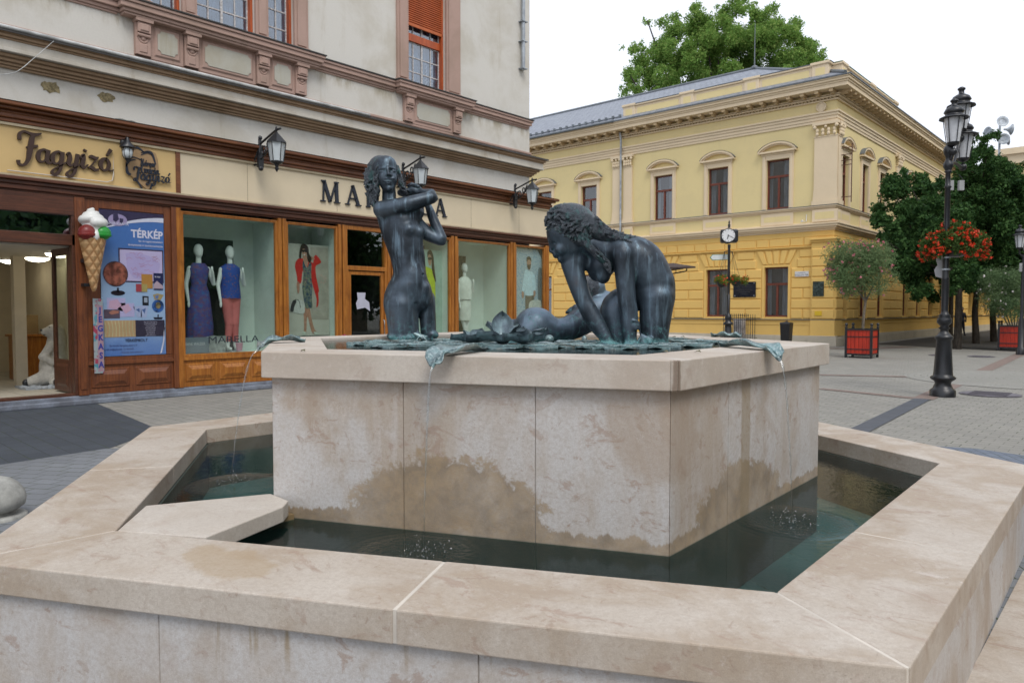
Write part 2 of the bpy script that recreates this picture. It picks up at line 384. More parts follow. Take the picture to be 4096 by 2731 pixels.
def cap_stain(t, p, c):
    x, y, z = t.xyz(p); nz = t.noise(p, 12, 5, .7)
    for (u, v, w_, n_) in ((1775, 1440, .035, 0), (3048, 1420, .022, 0), (1925, 1440, .008, 0)):
        q = PZ(u, v, ZT_); dx = t.math('SUBTRACT', x, q.x); dy = t.math('SUBTRACT', y, q.y); d = t.math('SQRT', t.math('ADD', t.math('MULTIPLY', dx, dx), t.math('MULTIPLY', dy, dy)))
        m = t.math('MULTIPLY', t.ramp(t.math('ADD', d, t.math('MULTIPLY_ADD', nz, .05, -.025)), w_*1.6, w_*.6, 0, .8), t.math('LESS_THAN', z, ZT_-.002)); c = t.mix(m, c, (.27, .18, .075))
    q = T_A; dx = t.math('SUBTRACT', x, -1.650); dy = t.math('SUBTRACT', y, 2.960); d = t.math('SQRT', t.math('ADD', t.math('MULTIPLY', dx, dx), t.math('MULTIPLY', dy, dy)))
    return t.mix(t.ramp(t.math('ADD', d, t.math('MULTIPLY_ADD', nz, .03, -.015)), .030, .016, 0, .8), c, (.17, .12, .085))
ZT_ = 1.372
def rim_stain(t, p, c):
    x, y, z = t.xyz(p); nz = t.noise(p, 3.5, 6, .7)
    dx = t.math('DIVIDE', t.math('SUBTRACT', x, -2.86), .42); dy = t.math('DIVIDE', t.math('SUBTRACT', y, 1.42), .20)
    d = t.math('ADD', t.math('SQRT', t.math('ADD', t.math('MULTIPLY', dx, dx), t.math('MULTIPLY', dy, dy))), t.math('MULTIPLY_ADD', nz, 1.4, -.7))
    c = t.mix(t.ramp(d, .75, .5, 0, .5), c, (.36, .26, .15))
    return c
def bronze(name, kb=1., kl=1.):
    t = NT(name); p = t.pos(); x, y, z = t.xyz(p)
    st = t.noise(t.map(p, (14, 14, 1.6)), 1.3, 5, .65, .3); bg = t.noise(p, 3.2, 5, .6); fn = t.noise(p, 22, 6, .75, .5); sp = t.noise(p, 120, 3)
    pt = t.geo.outputs['Pointiness']
    c = t.mix(t.ramp(bg, .35, .65), mul((.028, .036, .046), kb), mul((.088, .118, .150), kb))
    c = t.mix(t.ramp(st, .50, .70, 0, .8), c, (.165, .24, .30))
    c = t.mix(t.ramp(bg, .62, .74, 0, .4), c, (.10, .065, .05))
    cav = t.math('MULTIPLY', t.ramp(pt, .495, .44), t.ramp(fn, .35, .6))
    low = t.math('MULTIPLY', t.ramp(z, 1.60, 1.36), t.ramp(fn, .50, .64))
    m = t.math('MAXIMUM', t.math('MULTIPLY', cav, .55), low)
    m = t.math('MAXIMUM', m, t.math('MULTIPLY', t.ramp(z, 1.415, 1.365), t.ramp(fn, .36, .56)))
    m = t.math('MAXIMUM', m, t.ramp(fn, .68/kl, .76/kl, 0, .45))
    c = t.mix(m, c, t.mix(t.ramp(sp, .4, .6), (.055, .19, .20), (.14, .31, .32)))
    t.set(col=c, metal=t.ramp(m, 0, 1, .62, .05), rough=t.math('ADD', t.ramp(st, .3, .7, .38, .52), t.math('MULTIPLY', m, .3)), spec=.5)
    t.bump(t.math('ADD', t.math('MULTIPLY', fn, .7), t.math('MULTIPLY', sp, .3)), .22, .006)
    return t.m
def hairbronze(name):
    t = NT(name); p = t.pos(); w = t.noise(t.map(p, (1, 1, 1)), 11, 3, .6, 2.2); w2 = t.noise(p, 42, 4, .7, 1.5); fn = t.noise(p, 14, 5, .7)
    sn = t.math('ABSOLUTE', t.math('SINE', t.math('MULTIPLY', w, 60)))
    c = t.mix(t.ramp(sn, .1, .6), (.03, .05, .052), (.13, .145, .17)); c = t.mix(t.ramp(fn, .5, .66, 0, .75), c, (.09, .21, .21)); c = t.mix(t.ramp(w2, .55, .7, 0, .5), c, (.16, .21, .24))
    t.set(col=c, metal=.55, rough=.36, spec=.5); t.bump(t.math('ADD', t.math('MULTIPLY', sn, .6), w2), .8, .012); return t.m
def patina(name):
    t = NT(name); p = t.pos(); fn = t.noise(p, 9, 6, .7, .5); sp = t.noise(p, 60, 4)
    c = t.mix(t.ramp(fn, .35, .62), (.095, .14, .155), (.18, .30, .31)); c = t.mix(t.ramp(sp, .48, .66, 0, .8), c, (.38, .47, .47))
    c = t.mix(t.ramp(t.noise(p, 5, 4), .56, .66, 0, .6), c, (.16, .135, .10))
    t.set(col=c, metal=.2, rough=.28, spec=.7); t.bump(t.math('ADD', sp, fn), .35, .008); return t.m
def paving(name, c1, c2, mortar, rot=0, sx=.2, sy=.1, spec=.3, rings=None):
    t = NT(name); p = t.pos(); br = t.n.new('ShaderNodeTexBrick')
    if rings:
        x, y, z = t.xyz(p); dx = t.math('SUBTRACT', x, rings[0]); dy = t.math('SUBTRACT', y, rings[1])
        r = t.math('SQRT', t.math('ADD', t.math('MULTIPLY', dx, dx), t.math('MULTIPLY', dy, dy))); a = t.math('MULTIPLY', t.math('ARCTAN2', dy, dx), 5.)
        k = t.n.new('ShaderNodeCombineXYZ'); t.link(a, k.inputs[0]); t.link(r, k.inputs[1]); v = k.outputs[0]
    else: v = t.map(p, (1, 1, 1), (0, 0, rot))
    t.link(v, br.inputs['Vector']); br.inputs['Scale'].default_value = 1; br.inputs['Brick Width'].default_value = sx; br.inputs['Row Height'].default_value = sy
    br.inputs['Mortar Size'].default_value = .006; br.inputs['Mortar Smooth'].default_value = .35; br.offset = .5
    br.inputs['Color1'].default_value = (*c1, 1); br.inputs['Color2'].default_value = (*c2, 1); br.inputs['Mortar'].default_value = (*mortar, 1)
    n1 = t.noise(p, .5, 5, .6); n2 = t.noise(p, 30, 4); n3 = t.noise(p, 2.4, 6, .7)
    c = t.mix(t.ramp(n1, .3, .7, 0, .55), br.outputs['Color'], mul(c1, .72)); c = t.mix(t.ramp(n2, .3, .7, 0, .35), c, mul(c1, .7))
    c = t.mix(t.ramp(n3, .55, .75, 0, .35), c, mul(c1, 1.25))
    jt = t.math('MULTIPLY', br.outputs['Fac'], t.ramp(n3, .45, .6)); c = t.mix(jt, c, (.05, .065, .03))
    t.set(col=c, rough=.82, spec=spec); inv = t.math('SUBTRACT', 1, br.outputs['Fac']); t.bump(t.math('ADD', inv, t.math('MULTIPLY', n2, .3)), .5, .006)
    return t.m
def plaster(name, col, dirt, band=None, streak=1.0):
    t = NT(name); p = t.pos(); n1 = t.noise(p, .9, 6, .65, .3); st = t.noise(t.map(p, (2.2, 2.2, .35)), 1.2, 6, .7); n2 = t.noise(p, 35, 4)
    c = t.mix(t.ramp(n1, .42, .70, 0, .45*streak), col, dirt); c = t.mix(t.ramp(st, .55, .75, 0, .5*streak), c, dirt)
    c = t.mix(t.ramp(n2, .3, .7, 0, .2), c, mul(col, .8))
    if band:
        z = t.xyz(p)[2]
        for (zt, h, k) in band:
            f = t.math('MULTIPLY', t.math('MULTIPLY', t.ramp(z, zt-h, zt, 0, 1), t.math('LESS_THAN', z, zt+.02)), t.ramp(t.noise(t.map(p, (1.5, 1.5, .5)), 1.5, 6, .7), .42, .62, 0, k)); c = t.mix(f, c, mul(dirt, .9))
    t.set(col=c, rough=.9, spec=.2); t.bump(n2, .25, .006); return t.m
def wood(name, c1, c2, rough=.35, vert=True):
    t = NT(name); p = t.pos(); n1 = t.noise(t.map(p, (14, 14, .9) if vert else (14, .9, 14)), 2, 6, .65, .8); n2 = t.noise(p, 2.2, 5, .7); n3 = t.noise(p, 60, 3)
    c = t.mix(t.ramp(n1, .35, .65), c1, c2); c = t.mix(t.ramp(n2, .45, .75, 0, .6), c, mul(c2, .6)); c = t.mix(t.ramp(n3, .5, .8, 0, .25), c, mul(c1, 1.5))
    t.set(col=c, rough=rough, spec=.5); t.bump(n1, .12, .004); return t.m
def flat(name, col, rough=.6, **k): return mat(name, col, rough, var=.06, scale=6, fine=60, bump=0, **k)
# world: overcast, bright white cloud over a Nishita sky
w = bpy.data.worlds.new('World'); sc.world = w; w.use_nodes = True
wn = w.node_tree.nodes; wl_ = w.node_tree.links; bg = wn['Background']
sky = wn.new('ShaderNodeTexSky'); sky.sky_type = 'NISHITA'; sky.sun_disc = False; sky.sun_elevation = R(52); sky.sun_rotation = R(120)
tc = wn.new('ShaderNodeTexCoord'); nz = wn.new('ShaderNodeTexNoise'); nz.inputs['Scale'].default_value = 1.6; nz.inputs['Detail'].default_value = 5
cr = wn.new('ShaderNodeMapRange'); cr.inputs[1].default_value = .3; cr.inputs[2].default_value = .7; cr.inputs[3].default_value = .80; cr.inputs[4].default_value = .97
mx = wn.new('ShaderNodeMix'); mx.data_type = 'RGBA'; mx.inputs[7].default_value = (11.9, 12.4, 13.6, 1)
wl_.new(tc.outputs['Generated'], nz.inputs['Vector']); wl_.new(nz.outputs['Fac'], cr.inputs[0]); wl_.new(cr.outputs[0], mx.inputs[0]); wl_.new(sky.outputs[0], mx.inputs[6]); wl_.new(mx.outputs[2], bg.inputs[0])
bg.inputs[1].default_value = .096
sl = bpy.data.lights.new('sun', 'SUN'); sl.energy = 1.7; sl.angle = R(25); sl.color = (1, .95, .88)
so = bpy.data.objects.new('sun', sl); COL.objects.link(so)
sd = Vector((math.sin(R(120))*math.cos(R(52)), math.cos(R(120))*math.cos(R(52)), math.sin(R(52))))
so.rotation_euler = sd.to_track_quat('Z', 'Y').to_euler(); so.location = (0, 0, 30)
vs_ = sc.view_settings; vs_.view_transform = 'Standard'; vs_.look = 'None'; vs_.exposure = .03; vs_.gamma = 1
sc.render.engine = 'CYCLES'; sc.cycles.max_bounces = 7; sc.cycles.transparent_max_bounces = 12
# ---------------------------------------------------------------- ground and paving
M_ground = paving('pavers_light', (.31, .30, .27), (.245, .24, .22), (.12, .118, .10), 0, .24, .17)
M_dark = paving('pavers_dark', (.070, .081, .097), (.054, .063, .076), (.032, .037, .04), R(2), .30, .2)
M_mid = paving('pavers_grey', (.215, .228, .245), (.17, .18, .195), (.06, .07, .06), R(-30), .24, .16)
M_blue = paving('pavers_blue', (.17, .20, .25), (.14, .165, .21), (.06, .07, .08), R(60), .21, .105)
M_red = paving('pavers_red', (.27, .205, .18), (.225, .17, .15), (.12, .09, .08), R(20), .21, .105)
M_lane = paving('pavers_street_shaded', (.060, .060, .062), (.045, .045, .047), (.025, .025, .025), R(0), .21, .105)  # tree shade over the street is put into this dark colour
M_drain = mat('drain_iron', (.085, .095, .115), .55, metal=.2)
def sheet(name, pts, m, z=.004, kind='structure', label=None):
    mb = MB(); mb.add([(p[0], p[1], z) for p in pts], [tuple(range(len(pts)))]); o = mb.build(name, m); 
    n = o.data.polygons[0].normal.z
    if n < 0: o.data.flip_normals()
    return tag(o, kind=kind)
sheet('ground', [(-300, -120), (300, -120), (300, 500), (-300, 500)], M_ground, 0)
g = lambda u, v: PZ(u, v, 0)
sheet('dark_paving', [(-13.6, -3), (-13.6, 4.45), g(390, 1615), g(640, 1720), g(420, 1800), g(0, 1868), g(-900, 1900)], M_dark, .004)
sheet('grey_paving', [(-11.6, -3), g(-900, 1890), g(0, 1861), g(430, 1795), g(900, 1800), (-3.6, 7.5), (-.3, 6.0), (.8, 2.0), (-2.5, -3)], M_mid, .008)
sheet('blue_paving', [(-3.9, 8.9), g(3530, 1772), g(3900, 1795), g(4150, 1830), (.9, 8.2), (1.8, 5), (-.3, 5.9), (-3.6, 7.7)], M_blue, .006)
# red paver lines and the drain
def strip(name, pts, w, m, z=.007):
    mb = MB(); P = [Vector((p[0], p[1], 0)) for p in pts]
    for i in range(len(P)-1):
        d = (P[i+1]-P[i]).normalized(); q = Vector((-d.y, d.x, 0))*w/2
        mb.add([(p.x, p.y, z+.0004*(i % 2)) for p in (P[i]-q, P[i+1]-q+d*.0, P[i+1]+q, P[i]+q)], [(0, 1, 2, 3)])
    return tag(mb.build(name, m), kind='structure')
strip('drain_channel', [g(3425, 1730), g(3690, 1597)], .26, M_drain, .012)
strip('red_paver_line', [g(3690, 1597), g(3830, 1530), g(4096, 1410), g(4300, 1360)], .35, M_red)
strip('red_paver_line', [g(3280, 1555), g(3480, 1575), g(3690, 1597)], .24, M_red, .009)
strip('red_paver_line', [g(3280, 1500), g(3560, 1506), g(3860, 1512)], .3, M_red, .009)
strip('red_paver_line', [g(3200, 1390), g(3420, 1396), g(3640, 1388)], .7, M_red, .009)
rc = g(4130, 1520)
mb = MB(); mb.lathe([(2.6, 0), (2.6, .004)], (rc.x, rc.y, .006), 60); tag(mb.build('ring_paving', paving('pavers_rings', (.32, .315, .285), (.27, .265, .245), (.12, .11, .10), 0, .3, .14, rings=(rc.x, rc.y))), kind='structure')
sheet('shaded_street_paving', [(-10.4, 37), (-3.5, 33.5), (8, 34), (14, 120), (-10.6, 120)], M_lane, .005)  # sheet darkened to stand for shade under the trees
sheet('stone_apron', [(-.05, -1.0), (3.0, -1.2), (2.4, 5.2), (-.62, 5.35), (-.6, 3.0), (-.5, 1.5)], stone('apron_stone', top=True), .014)
# manhole covers
Mh = mat('cast_iron_cover', (.14, .13, .15), .6)
for i, (u, v, w, lab) in enumerate([(3960, 1578, .62, 'round cast iron manhole cover right of the lamp post base'), (3925, 1427, .5, 'flat dark drain cover in front of the right planter'), (3760, 1422, .45, 'thin dark drain cover behind the lamp post')]):
    c = g(u, v); mb = MB(); mb.lathe([(w*.82, 0), (w*.82, .006)], (0, 0, .008), 28); mb.lathe([(w*.74, .006), (w*.74, .012)], (0, 0, .008), 28)
    for k in range(-4, 5): mb.box(-w*.5, w*.5, k*w*.14-.01, k*w*.14+.01, .02, .026)
    o = mb.build('manhole_cover', Mh, None, label=lab, cat='manhole cover'); o.location = (c.x, c.y, .001)
# ---------------------------------------------------------------- fountain
ZR, ZT, ZW1, ZW2 = .57, 1.372, .45, 1.35
M_rim = stone('limestone_rim', rim_stain, top=True); M_wallst = stone('limestone_wall', drip_stain); M_tank = stone('limestone_tank', tank_stain); M_cap = stone('limestone_cap', cap_stain, 1.2, top=True)
M_joint = mat('joint_mortar', (.62, .57, .50), .8, bump=.3); M_joint_d = mat('joint_dark', (.50, .46, .41), .9)
fountain = empty('fountain', FC, 'stepped hexagonal limestone fountain with a raised tank in the middle', 'fountain')
def poly_off(P, d):       # inward offset of a counter-clockwise polygon
    out = []; n = len(P)
    for i in range(n):
        a, b, c = P[(i-1) % n], P[i], P[(i+1) % n]; e1 = (b-a).normalized(); e2 = (c-b).normalized()
        n1 = Vector((-e1.y, e1.x)); n2 = Vector((-e2.y, e2.x)); k = d/(1+n1.dot(n2)); out.append(b+(n1+n2)*k)
    return out
A2 = [Vector(p) for p in [(-.528, 2.302), (-.63, 5.86), (-3.62, 7.62), (-6.70, 6.10), (-6.686, 2.632), (-3.672, .688)]]   # outer rim, ccw
A2i = poly_off(A2, .505)
def slab_ring(P, Q, z0, z1, cuts, gap, m, name, parent, bev=.006):
    n = len(P); out = []
    for i in range(n):
        a, b, c, d = P[i], P[(i+1) % n], Q[(i+1) % n], Q[i]; cs = [0]+cuts[i]+[1]; L = (b-a).length
        for j in range(len(cs)-1):
            t0, t1 = cs[j]+(gap/L if j or True else 0), cs[j+1]-gap/L
            # outer edge and inner edge share the perpendicular cut except at the mitres
            def pt(t, end):
                o = a.lerp(b, t)
                if (t < .02 or t > .98): q = d.lerp(c, t)
                else:
                    nn = Vector((-(b-a).normalized().y, (b-a).normalized().x)); w = (c-b).dot(nn); q = o+nn*w
                return o, q
            o0, q0 = pt(t0, 0); o1, q1 = pt(t1, 1)
            mb = MB(); mb.ext([(p.x, p.y, z0) for p in (o0, o1, q1, q0)], (0, 0, z1-z0)); out.append(mb.build(name, m, parent, bevel=bev))
    return out
slab_ring(A2, A2i, ZR-.125, ZR, [[.36, .72], [.5], [.5], [.5], [.51], [.545]], .006, M_rim, 'rim_slab', fountain)
# mortar bed just under / inside the joints
def ring_body(P, Q, z0, z1, m, name, parent, lowtop=0):
    mb = MB(); n = len(P)
    for i in range(n):
        a, b, c, d = P[i], P[(i+1) % n], Q[(i+1) % n], Q[i]; mb.ext([(p.x, p.y, z0) for p in (a, b, c, d)], (0, 0, z1-z0))
    return mb.build(name, m, parent)
ring_body(poly_off(A2, .004), poly_off(A2, .5), ZR-.121, ZR-.0025, M_joint, 'joint_mortar', fountain)
W = poly_off(A2, .035); Wi = poly_off(A2, .47)
def wall_ring(P, th, z0, z1, cuts, gap, m, name, parent):
    Q = poly_off(P, th); n = len(P)
    for i in range(n):
        a, b, c, d = P[i], P[(i+1) % n], Q[(i+1) % n], Q[i]; cs = [0]+cuts[i]+[1]; L = (b-a).length
        for j in range(len(cs)-1):
            t0, t1 = cs[j]+gap/L, cs[j+1]-gap/L; mb = MB()
            mb.ext([(p.x, p.y, z0) for p in (a.lerp(b, t0), a.lerp(b, t1), d.lerp(c, t1), d.lerp(c, t0))], (0, 0, z1-z0)); mb.build(name, m, parent, bevel=.003)
wall_ring(W, .05, 0, ZR-.125, [[.33, .66], [.5], [.5], [.5], [.33, .66], [.26, .63]], .002, M_wallst, 'wall_panel', fountain)
ring_body(poly_off(A2, .043), poly_off(A2, .49), 0, ZR-.126, M_joint_d, 'basin_wall', fountain)
# pool floor and inner lining
M_tile = paving('pool_floor', (.12, .205, .21), (.095, .17, .175), (.18, .26, .25), R(27), .9, .55)
mb = MB(); mb.add([(p.x, p.y, .055) for p in poly_off(A2, .30)], [tuple(range(6))]); mb.build('pool_floor', M_tile, fountain)
M_lin = stone('limestone_inner', lambda t, p, c: t.mix(t.ramp(t.math('SUBTRACT', t.xyz(p)[2], t.math('MULTIPLY_ADD', t.noise(t.map(p, (1, 1, .01)), 7, 4), .04, .455)), .03, .012), c, t.mix(t.ramp(t.xyz(p)[2], .46, .44), (.24, .17, .085), (.05, .075, .07))))
wall_ring(poly_off(A2, .488), .03, .05, ZR-.127, [[.5], [.5], [.5], [.5], [.5], [.5]], .002, M_lin, 'inner_wall', fountain)
# raised tank
B2 = [Vector(p) for p in [(-1.650, 2.960), (-1.735, 5.20), (-3.60, 6.22), (-5.56, 5.44), (-5.52, 3.19), (-3.70, 2.05)]]
B2i = poly_off(B2, .36)
slab_ring(B2, B2i, ZT-.142, ZT, [[], [.5], [.5], [.5], [], [.985]], .002, M_cap, 'cap_slab', fountain, .005)
ring_body(poly_off(B2, .006), poly_off(B2, .35), ZT-.136, ZT-.005, M_joint, 'joint_mortar', fountain)
Tw = poly_off(B2, .055)
wall_ring(Tw, .05, .06, ZT-.142, [[.30, .62], [.5], [.5], [.5], [.5], [.37, .70]], .0016, M_tank, 'tank_panel', fountain)
ring_body(poly_off(B2, .062), poly_off(B2, .35), .06, ZT-.143, M_joint_d, 'tank_wall', fountain)
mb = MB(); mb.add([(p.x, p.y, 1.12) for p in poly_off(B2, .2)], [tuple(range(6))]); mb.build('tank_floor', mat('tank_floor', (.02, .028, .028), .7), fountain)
# bridge slab from the rim to the tank
pi_ = A2i[5]; mb = MB()
bp = [pi_+Vector((.004, .004)), Vector((-3.235, 1.508)), Vector((-3.44, 2.02)), Vector((-3.53, 2.105)), Vector((-3.74, 2.12)), Vector((-4.0, 1.545))]
mb.ext([(p.x, p.y, ZR-.085) for p in bp], (0, 0, .083)); mb.build('bridge_slab', M_cap, fountain, bevel=.006)
mb = MB(); mb.box(-3.72, -3.55, 1.75, 2.15, .05, ZR-.09); mb.build('bridge_support', M_lin, fountain)
# water
def water(name, P, z, rip, hole=None, col=(.55, .74, .72)):
    t = NT(name+'_m'); p = t.pos(); x, y, zz = t.xyz(p); hs = t.math('ADD', t.math('MULTIPLY', t.noise(p, 5, 3), .35), t.math('MULTIPLY', t.noise(p, 24, 3, .6, .4), .16))
    for (cx, cy, amp) in rip:
        dx = t.math('SUBTRACT', x, cx); dy = t.math('SUBTRACT', y, cy); r = t.math('SQRT', t.math('ADD', t.math('MULTIPLY', dx, dx), t.math('MULTIPLY', dy, dy)))
        r = t.math('ADD', r, t.math('MULTIPLY', t.noise(p, 6, 3), .05)); sn = t.math('SINE', t.math('MULTIPLY', r, 120)); f = t.math('POWER', t.ramp(r, .62, .0), 1.7)
        hs = t.math('ADD', hs, t.math('MULTIPLY', t.math('MULTIPLY', sn, f), amp*.22)); hs = t.math('ADD', hs, t.math('MULTIPLY', t.math('MULTIPLY', t.noise(p, 38, 3), t.ramp(r, .38, .05)), amp*7))
    n, l = t.n, t.t.links; out = n['Material Output']; mxs = n.new('ShaderNodeMixShader'); tr = n.new('ShaderNodeBsdfTransparent'); gl = n.new('ShaderNodeBsdfGlossy'); fz = n.new('ShaderNodeFresnel'); bp_ = n.new('ShaderNodeBump')
    tr.inputs[0].default_value = (*col, 1); gl.inputs['Roughness'].default_value = .015; fz.inputs[0].default_value = 1.33; bp_.inputs['Strength'].default_value = .8; bp_.inputs['Distance'].default_value = .010
    t.link(hs, bp_.inputs['Height']); t.link(bp_.outputs[0], gl.inputs['Normal']); t.link(bp_.outputs[0], fz.inputs['Normal'])
    t.link(fz.outputs[0], mxs.inputs[0]); t.link(tr.outputs[0], mxs.inputs[1]); t.link(gl.outputs[0], mxs.inputs[2]); t.link(mxs.outputs[0], out.inputs[0])
    mb = MB(); n_ = len(P)
    if hole:
        for i in range(n_): mb.add([(q.x, q.y, z) for q in (P[i], P[(i+1) % n_], hole[(i+1) % n_], hole[i])], [(0, 1, 2, 3)])
    else: mb.add([(q.x, q.y, z) for q in P], [tuple(range(n_))])
    return tag(mb.build(name, t.m), kind='structure')
J1 = T_A+T_F*1.14; JF = J1+Vector((T_F.y*-1, T_F.x, 0))*0     # under the front spout
nF = Vector((-T_F.y, T_F.x, 0)); nF = nF if nF.y < 0 else -nF; nR = Vector((T_R.y, -T_R.x, 0))
d1 = PZ(1650, 2212, ZW1); d2 = PZ(3180, 2085, ZW1); d3 = PZ(955, 1935, ZW1)
water('pool_water', poly_off(A2, .518), ZW1, [(d1.x, d1.y, 1), (d2.x, d2.y, 1.3), (d3.x, d3.y, 1.1)], poly_off(B2, .057), (.55, .76, .73))
water('tank_water', poly_off(B2, .362), ZW2, [], None, (.35, .45, .45))
# bronze leaf spouts + jets
M_pat = patina('patinated_bronze'); M_brz = bronze('dark_bronze'); M_hair = hairbronze('hair_bronze')
M_jet = glass('water_jet', (.93, .96, .97), .8, .12, .05)
def leaf_surface(mb, path, width, lift, n=22, m=10, seed=1, th=.008, curl=.35, wave=.012):
    """a rippled bronze leaf laid along a path, with cupped edges; both faces"""
    rd = random.Random(seed); P = catmull(path, n//(len(path)-1)); k = len(P); ph = rd.random()*6
    top = []
    for i, p in enumerate(P):
        d = (P[min(i+1, k-1)]-P[max(i-1, 0)]).normalized(); sd = d.cross(Vector((0, 0, 1))).normalized(); u = i/(k-1)
        wv = width*(math.sin(math.pi*min(1, .12+u*.88))**.55)*(1+.12*math.sin(u*23+ph))
        for j in range(m+1):
            s = j/m*2-1; top.append(p+sd*(s*wv/2)+Vector((0, 0, 1))*(curl*width*.5*abs(s)**2.2+wave*math.sin(u*17+s*5+ph)*abs(s)+lift))
    vs = top+[q-Vector((0, 0, th)) for q in top]; N = len(top); w_ = m+1; fs = []
    for i in range(k-1):
        for j in range(m):
            a = i*w_+j; fs += [(a, a+1, a+w_+1, a+w_), (N+a, N+a+w_, N+a+w_+1, N+a+1)]
    for i in range(k-1):
        for j in (0, m): a = i*w_+j; fs.append((a, a+w_, N+a+w_, N+a) if j == 0 else (a, N+a, N+a+w_, a+w_))
    for j in range(m):
        for i in (0, k-1): a = i*w_+j; fs.append((a, N+a, N+a+1, a+1) if i == 0 else (a, a+1, N+a+1, N+a))
    mb.add(vs, fs, 0, True); return P[-1]
def spout(tip, inner, label, seed, jetlen=None, jlabel=None, jd=None, rest=False):
    tip = Vector(tip); inner = Vector(inner); d = (tip-inner); d.z = 0; L = d.length; d.normalize(); mb = MB()
    if rest: path = [inner, inner.lerp(tip, .4)+Vector((0, 0, .012)), inner.lerp(tip, .8)+Vector((0, 0, .006)), tip]
    else: path = [inner, inner.lerp(tip, .35)+Vector((0, 0, .02)), tip-d*.10+Vector((0, 0, .008)), tip-d*.03+Vector((0, 0, -.02)), tip+Vector((0, 0, -.055))]
    leaf_surface(mb, path, .125, .006, 24, 10, seed)
    e = empty('leaf_spout', inner, label, 'spout'); mb.build('leaf', M_pat, e)
    m2 = MB(); m2.tube([p+Vector((0, 0, .012)) for p in path], [.012]*(len(path)-1)+[.005], 7); m2.build('midrib', M_pat, e)
    if jlabel:
        st = tip+Vector((0, 0, -.045)); pts = []; rr = []; rd = random.Random(seed)
        for i in range(40):
            f = i/39; h = f*(st.z-ZW1); x = jd*math.sqrt(f+.0001)
            pts.append(st+d*(x)+Vector((rd.uniform(-.0025, .0025)*f, rd.uniform(-.0025, .0025)*f, -h))); rr.append((.0048*(1-f)+.0020)*rd.uniform(.6, 1.3))
        mj = MB(); mj.tube(pts, rr, 7); e2 = pts[-1]
        for k in range(60):
            a = rd.random()*6.28; q = rd.random()**.8*.15; hh = rd.random()**2*.06; mj.ell((e2.x+math.cos(a)*q, e2.y+math.sin(a)*q, ZW1+hh), rd.uniform(.002, .006), 6)
        mj.build('water_jet', M_jet, None, label=jlabel, cat='water jet')
def on_edge(a, b, t, n_, o, z):
    p = a.lerp(b, t)+Vector((n_.x, n_.y))*o; return (p.x, p.y, z)
# front spout tip ~ (1722, 1440), right spout tip ~ (3095,1415), left spout tip ~ (1010,1395)
tf = PZ(1740, 1400, ZT); tfe = PZ(1728, 1431, ZT)
spout((tfe.x, tfe.y, ZT), PZ(1925, 1402, ZT)[:2]+(ZT+.004,) if False else (PZ(1925, 1404, ZT).x, PZ(1925, 1404, ZT).y, ZT), 'wavy bronze leaf spout on the front edge of the tank', 3, True, 'thin water jet falling from the front leaf spout', .10)
a_, b_ = PZ(2890, 1386, ZT), PZ(3098, 1404, ZT)
spout((b_.x+.03, b_.y, ZT), (a_.x, a_.y, ZT), 'wavy bronze leaf spout on the right edge of the tank', 5, True, 'long thin water jet falling from the right leaf spout', .13)
a_, b_ = PZ(1212, 1368, ZT), PZ(1030, 1374, ZT)
spout((b_.x, b_.y, ZT), (a_.x, a_.y, ZT), 'wavy bronze leaf spout at the left corner of the tank', 7, True, 'water jet falling beside the left corner of the tank', .20)
a_, b_ = PZ(2850, 1347, ZT), PZ(2965, 1350, ZT)
spout((b_.x, b_.y, ZT), (a_.x, a_.y, ZT), 'flat bronze leaf spout on the far right edge of the tank', 9, rest=True)
# lily pads of bronze on the tank water
def pad(u, v, r, label, seed, ry=None, tilt=0):
    c = PZ(u, v, ZW2); rd = random.Random(seed); mb = MB(); n = 44; k = 7; ph = rd.random()*6; a0 = rd.random()*6.28
    vs = [(0, 0, .016)]; 
    for i in range(1, k+1):
        q = i/k
        for j in range(n):
            t = 2*math.pi*j/n; notch = 1-.85*math.exp(-((math.atan2(math.sin(t-a0), math.cos(t-a0)))/.10)**2)*q
            rr = r*.8*q*(1+.09*math.sin(3*t+ph)+.07*math.sin(7*t+ph*2)+.05*math.sin(17*t)+.03*math.sin(29*t+ph))*notch
            zz = .008+.006*math.sin(5*t+ph)*q**3+.008*q**6+.003*math.sin(11*t)*q*q
            vs.append((rr*math.cos(t), rr*math.sin(t)*(ry or 1), zz))
    N = len(vs); fs = [(0, 1+j, 1+(j+1) % n) for j in range(n)]
    for i in range(k-1):
        for j in range(n): a = 1+i*n+j; b = 1+i*n+(j+1) % n; fs.append((a, a+n, b+n, b))
    mb.add(vs, fs, 0, True); low = [(x, y, z-.012) for x, y, z in vs]; mb.add(low, [f[::-1] for f in fs], 0, True)
    o = 1+(k-1)*n; mb.add([vs[o+j] for j in range(n)]+[low[o+j] for j in range(n)], [(j, n+j, n+(j+1) % n, (j+1) % n) for j in range(n)], 0, True)
    for j in range(9):   # raised veins
        t = a0+.35+j*(2*math.pi-.7)/8; mb.tube([(0, 0, .018), (r*.5*math.cos(t), r*.5*math.sin(t)*(ry or 1), .017), (r*.9*math.cos(t), r*.9*math.sin(t)*(ry or 1), .022)], [.005, .004, .002], 5)
    ob = mb.build('lily_pad', M_pat, None, label=label, cat='lily pad', group='bronze lily pads on the tank water'); ob.location = (c.x, c.y, ZW2); ob.rotation_euler = (0, 0, rd.random()); return ob
